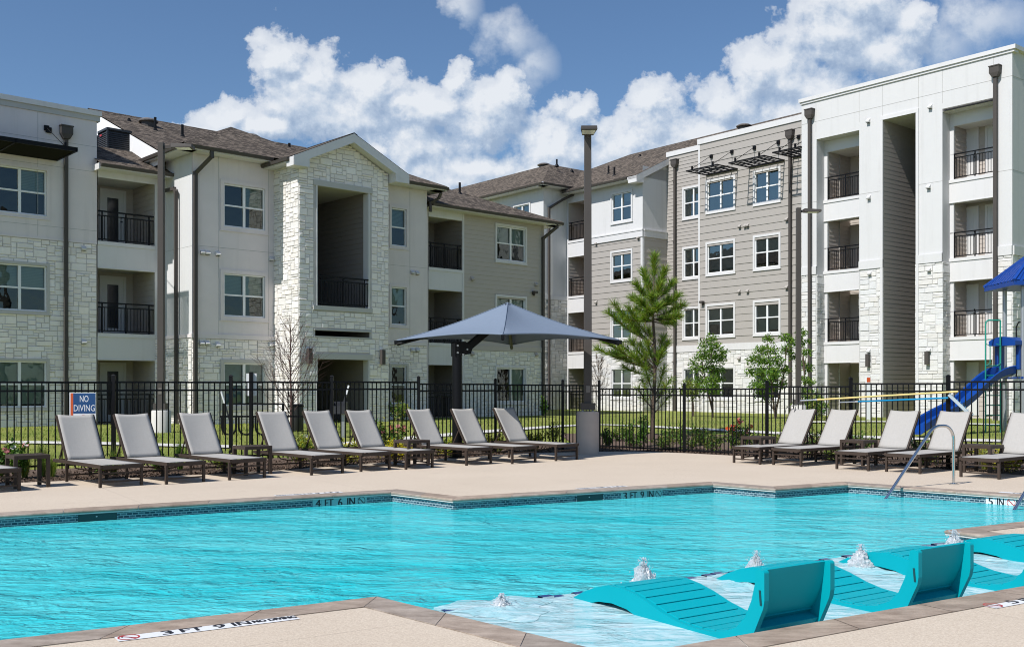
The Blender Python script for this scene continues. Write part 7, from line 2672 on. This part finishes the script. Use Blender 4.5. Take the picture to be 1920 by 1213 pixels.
broadleaf('young leafy green tree in front of the sided wing, nearer the pine', 1336, 43.0, [(1334, 632, 12), (1325, 648, 16), (1343, 650, 13), (1316, 668, 15), (1336, 668, 18), (1352, 672, 14), (1306, 690, 14), (1326, 690, 16), (1346, 694, 15), (1312, 712, 14), (1333, 714, 17), (1352, 710, 10), (1300, 678, 9), (1357, 660, 9), (1322, 730, 15), (1342, 732, 14)],
          [[(1336, 760), (1333, 700), (1334, 640)], [(1336, 770), (1322, 710), (1315, 670)]], 3)
broadleaf('wider young leafy tree beside the shorter lamp post of the right building', 1455, 42.0, [(1440, 636, 12), (1428, 656, 14), (1447, 656, 14), (1412, 674, 14), (1432, 676, 16), (1456, 676, 16), (1408, 696, 13), (1426, 700, 16), (1448, 700, 18), (1470, 694, 14), (1418, 722, 16), (1442, 724, 18), (1464, 720, 14), (1474, 656, 13), (1472, 632, 12), (1484, 640, 12), (1490, 668, 12), (1438, 742, 14), (1422, 738, 10)],
          [[(1452, 770), (1446, 710), (1438, 645)], [(1455, 770), (1470, 700), (1476, 640)]], 4)
broadleaf('thin young leafy tree right of the shorter lamp post', 1512, 41.0, [(1505, 622, 10), (1500, 645, 11), (1512, 660, 11), (1502, 682, 12), (1516, 690, 11), (1508, 712, 12), (1520, 715, 10), (1500, 632, 8), (1508, 735, 11), (1515, 640, 7)],
          [[(1512, 775), (1508, 700), (1505, 630)]], 5)
broadleaf('low yellow green bush under the windows beside the pine', 1300, 45.0, [(1292, 718, 14), (1306, 724, 13), (1284, 732, 13), (1298, 738, 15)], [[(1300, 765), (1298, 740), (1294, 720)]], 6, cols=((.20, .24, .05), (.15, .2, .04)))
def bare_tree(label, px, d, h, seed, n_up, spread, mat='bark_red', leafcol=None, group=None):
    rnd = random.Random(seed)
    b = at_g(px, d)
    r = tree_base('bare_tree', label, b)
    mt = MB()
    tr = [Vector((0, 0, -.15)), Vector((.02, 0, h * .3)), Vector((-.02, 0, h * .6)), Vector((.01, 0, h))]
    mt.tube(tr, [.040, .032, .018, .004], mat, 8)
    twigs = []
    for i in range(n_up):
        z = h * (.12 + .78 * rnd.random())
        a = rnd.random() * 6.283
        l = (h - z) * .5 + .35
        el = R_(rnd.uniform(38, 68))
        dr = Vector((math.cos(a) * math.cos(el) * spread, math.sin(a) * math.cos(el) * spread, math.sin(el))).normalized()
        p0 = Vector((0, 0, z))
        p1 = p0 + dr * l * .5 + rdir(rnd) * .03
        p2 = p0 + (dr + Vector((0, 0, .35))).normalized() * l + rdir(rnd) * .05
        mt.tube([p0, p1, p2], [.009, .006, .002], mat, 5)
        for j in range(5):
            t = .3 + .65 * rnd.random()
            q = p0.lerp(p1, 2 * t) if t < .5 else p1.lerp(p2, 2 * t - 1)
            dd = (dr + rdir(rnd) * .75 + Vector((0, 0, .3))).normalized()
            e = q + dd * l * (.18 + .22 * rnd.random())
            mt.tube([q, q.lerp(e, .5) + rdir(rnd) * .015, e], [.004, .003, .0015], mat, 4, caps=False)
            twigs.append((q, e))
    mt.build('trunk', r)
    ml = MB()
    if leafcol:
        for i in range(170):
            q, e = rnd.choice(twigs)
            leaf(ml, q.lerp(e, rnd.random()), rdir(rnd), .07, rcol(rnd, leafcol), rnd, .5)
        ml.build('crown', r)
bare_tree('leafless young tree with thin reddish twigs in front of the gable entrance', 545, 29.0, 3.35, 8, 62, 1.0)
bare_tree('small dark twiggy tree with few brown leaves right of the tall lamp post', 1122, 45.0, 2.6, 9, 34, .7, 'bark', (.10, .06, .04))
shrub('green_plant', 'small climbing green plant at the wall behind the fence near the building corner', 'shrub', 1021, 44.0, .95, .18, [GR2, GR1], 240, .07, stems=5)
shrub('wall_shrub', 'shrub growing along the wall behind the second right lounger', 'shrub', 1530, 40.0, 1.0, .9, [GR1, OL], 700, .08, stems=14)
shrub('wall_shrub', 'small shrub at the wall below the narrow ground floor window of the left building', 'shrub', 748, 38.5, .8, .5, [GR1, OL], 420, .07, stems=10)

# ------------------------------------------------------------------ lawn blades and bark chips
rnd = random.Random(99)
mb = MB()
cnt = 0
while cnt < 26000:
    x = rnd.uniform(-16, 20)
    y = rnd.uniform(17, 44)
    if abs(x / y) > .56: continue
    p = V2(x, y)
    dd = sdist(p)
    if dd < (2.5 if x < 2.3 + (y - 26) * .12 else 5.7): continue
    if rnd.random() > 1.3 - y / 40: continue
    z = ground_z(x, y)
    h = .035 + .045 * rnd.random()
    a = rnd.random() * 6.283
    s = .006 + .01 * rnd.random()
    lx, ly = (rnd.random() - .5) * .05, (rnd.random() - .5) * .05
    c = rcol(rnd, rnd.choice([(.22, .28, .06), (.28, .32, .08), (.34, .35, .10), (.16, .22, .045)]), .25)
    mb.face([(x - s * math.cos(a), y - s * math.sin(a), z - .01), (x + s * math.cos(a), y + s * math.sin(a), z - .01), (x + lx, y + ly, z + h)], 'leaf', c)
    cnt += 1
gs_ = mb.build('grass')
tag(gs_, kind='stuff')
mb = MB()
cnt = 0
while cnt < 16000:
    i = rnd.randrange(len(bed_edge) - 1)
    a, b = bed_edge[i], bed_edge[i + 1]
    if rnd.random() > (b - a).length / 3.5: continue
    t = (b - a).normalized()
    n_ = Vector((-t.y, t.x))
    p = a.lerp(b, rnd.random()) + n_ * (2.2 * rnd.random() ** 1.4 + .01)
    z = ground_z(p.x, p.y) * .9 + .038
    l, w = .012 + .028 * rnd.random(), .005 + .009 * rnd.random()
    d_ = rdir(rnd)
    d_.z *= .35
    d_.normalize()
    s = d_.cross(Vector((rnd.uniform(-.4, .4), rnd.uniform(-.4, .4), 1))).normalized()
    k = .4 + 1.2 * rnd.random() ** 1.5
    col = (.125 * k, .085 * k, .062 * k)
    c = Vector((p.x, p.y, z + .015))
    mb.face([c - d_ * l - s * w, c + d_ * l - s * w, c + d_ * l * .8 + s * w, c - d_ * l * .9 + s * w], 'chips', col)
    cnt += 1
ch = mb.build('bark_chips')
tag(ch, kind='stuff')
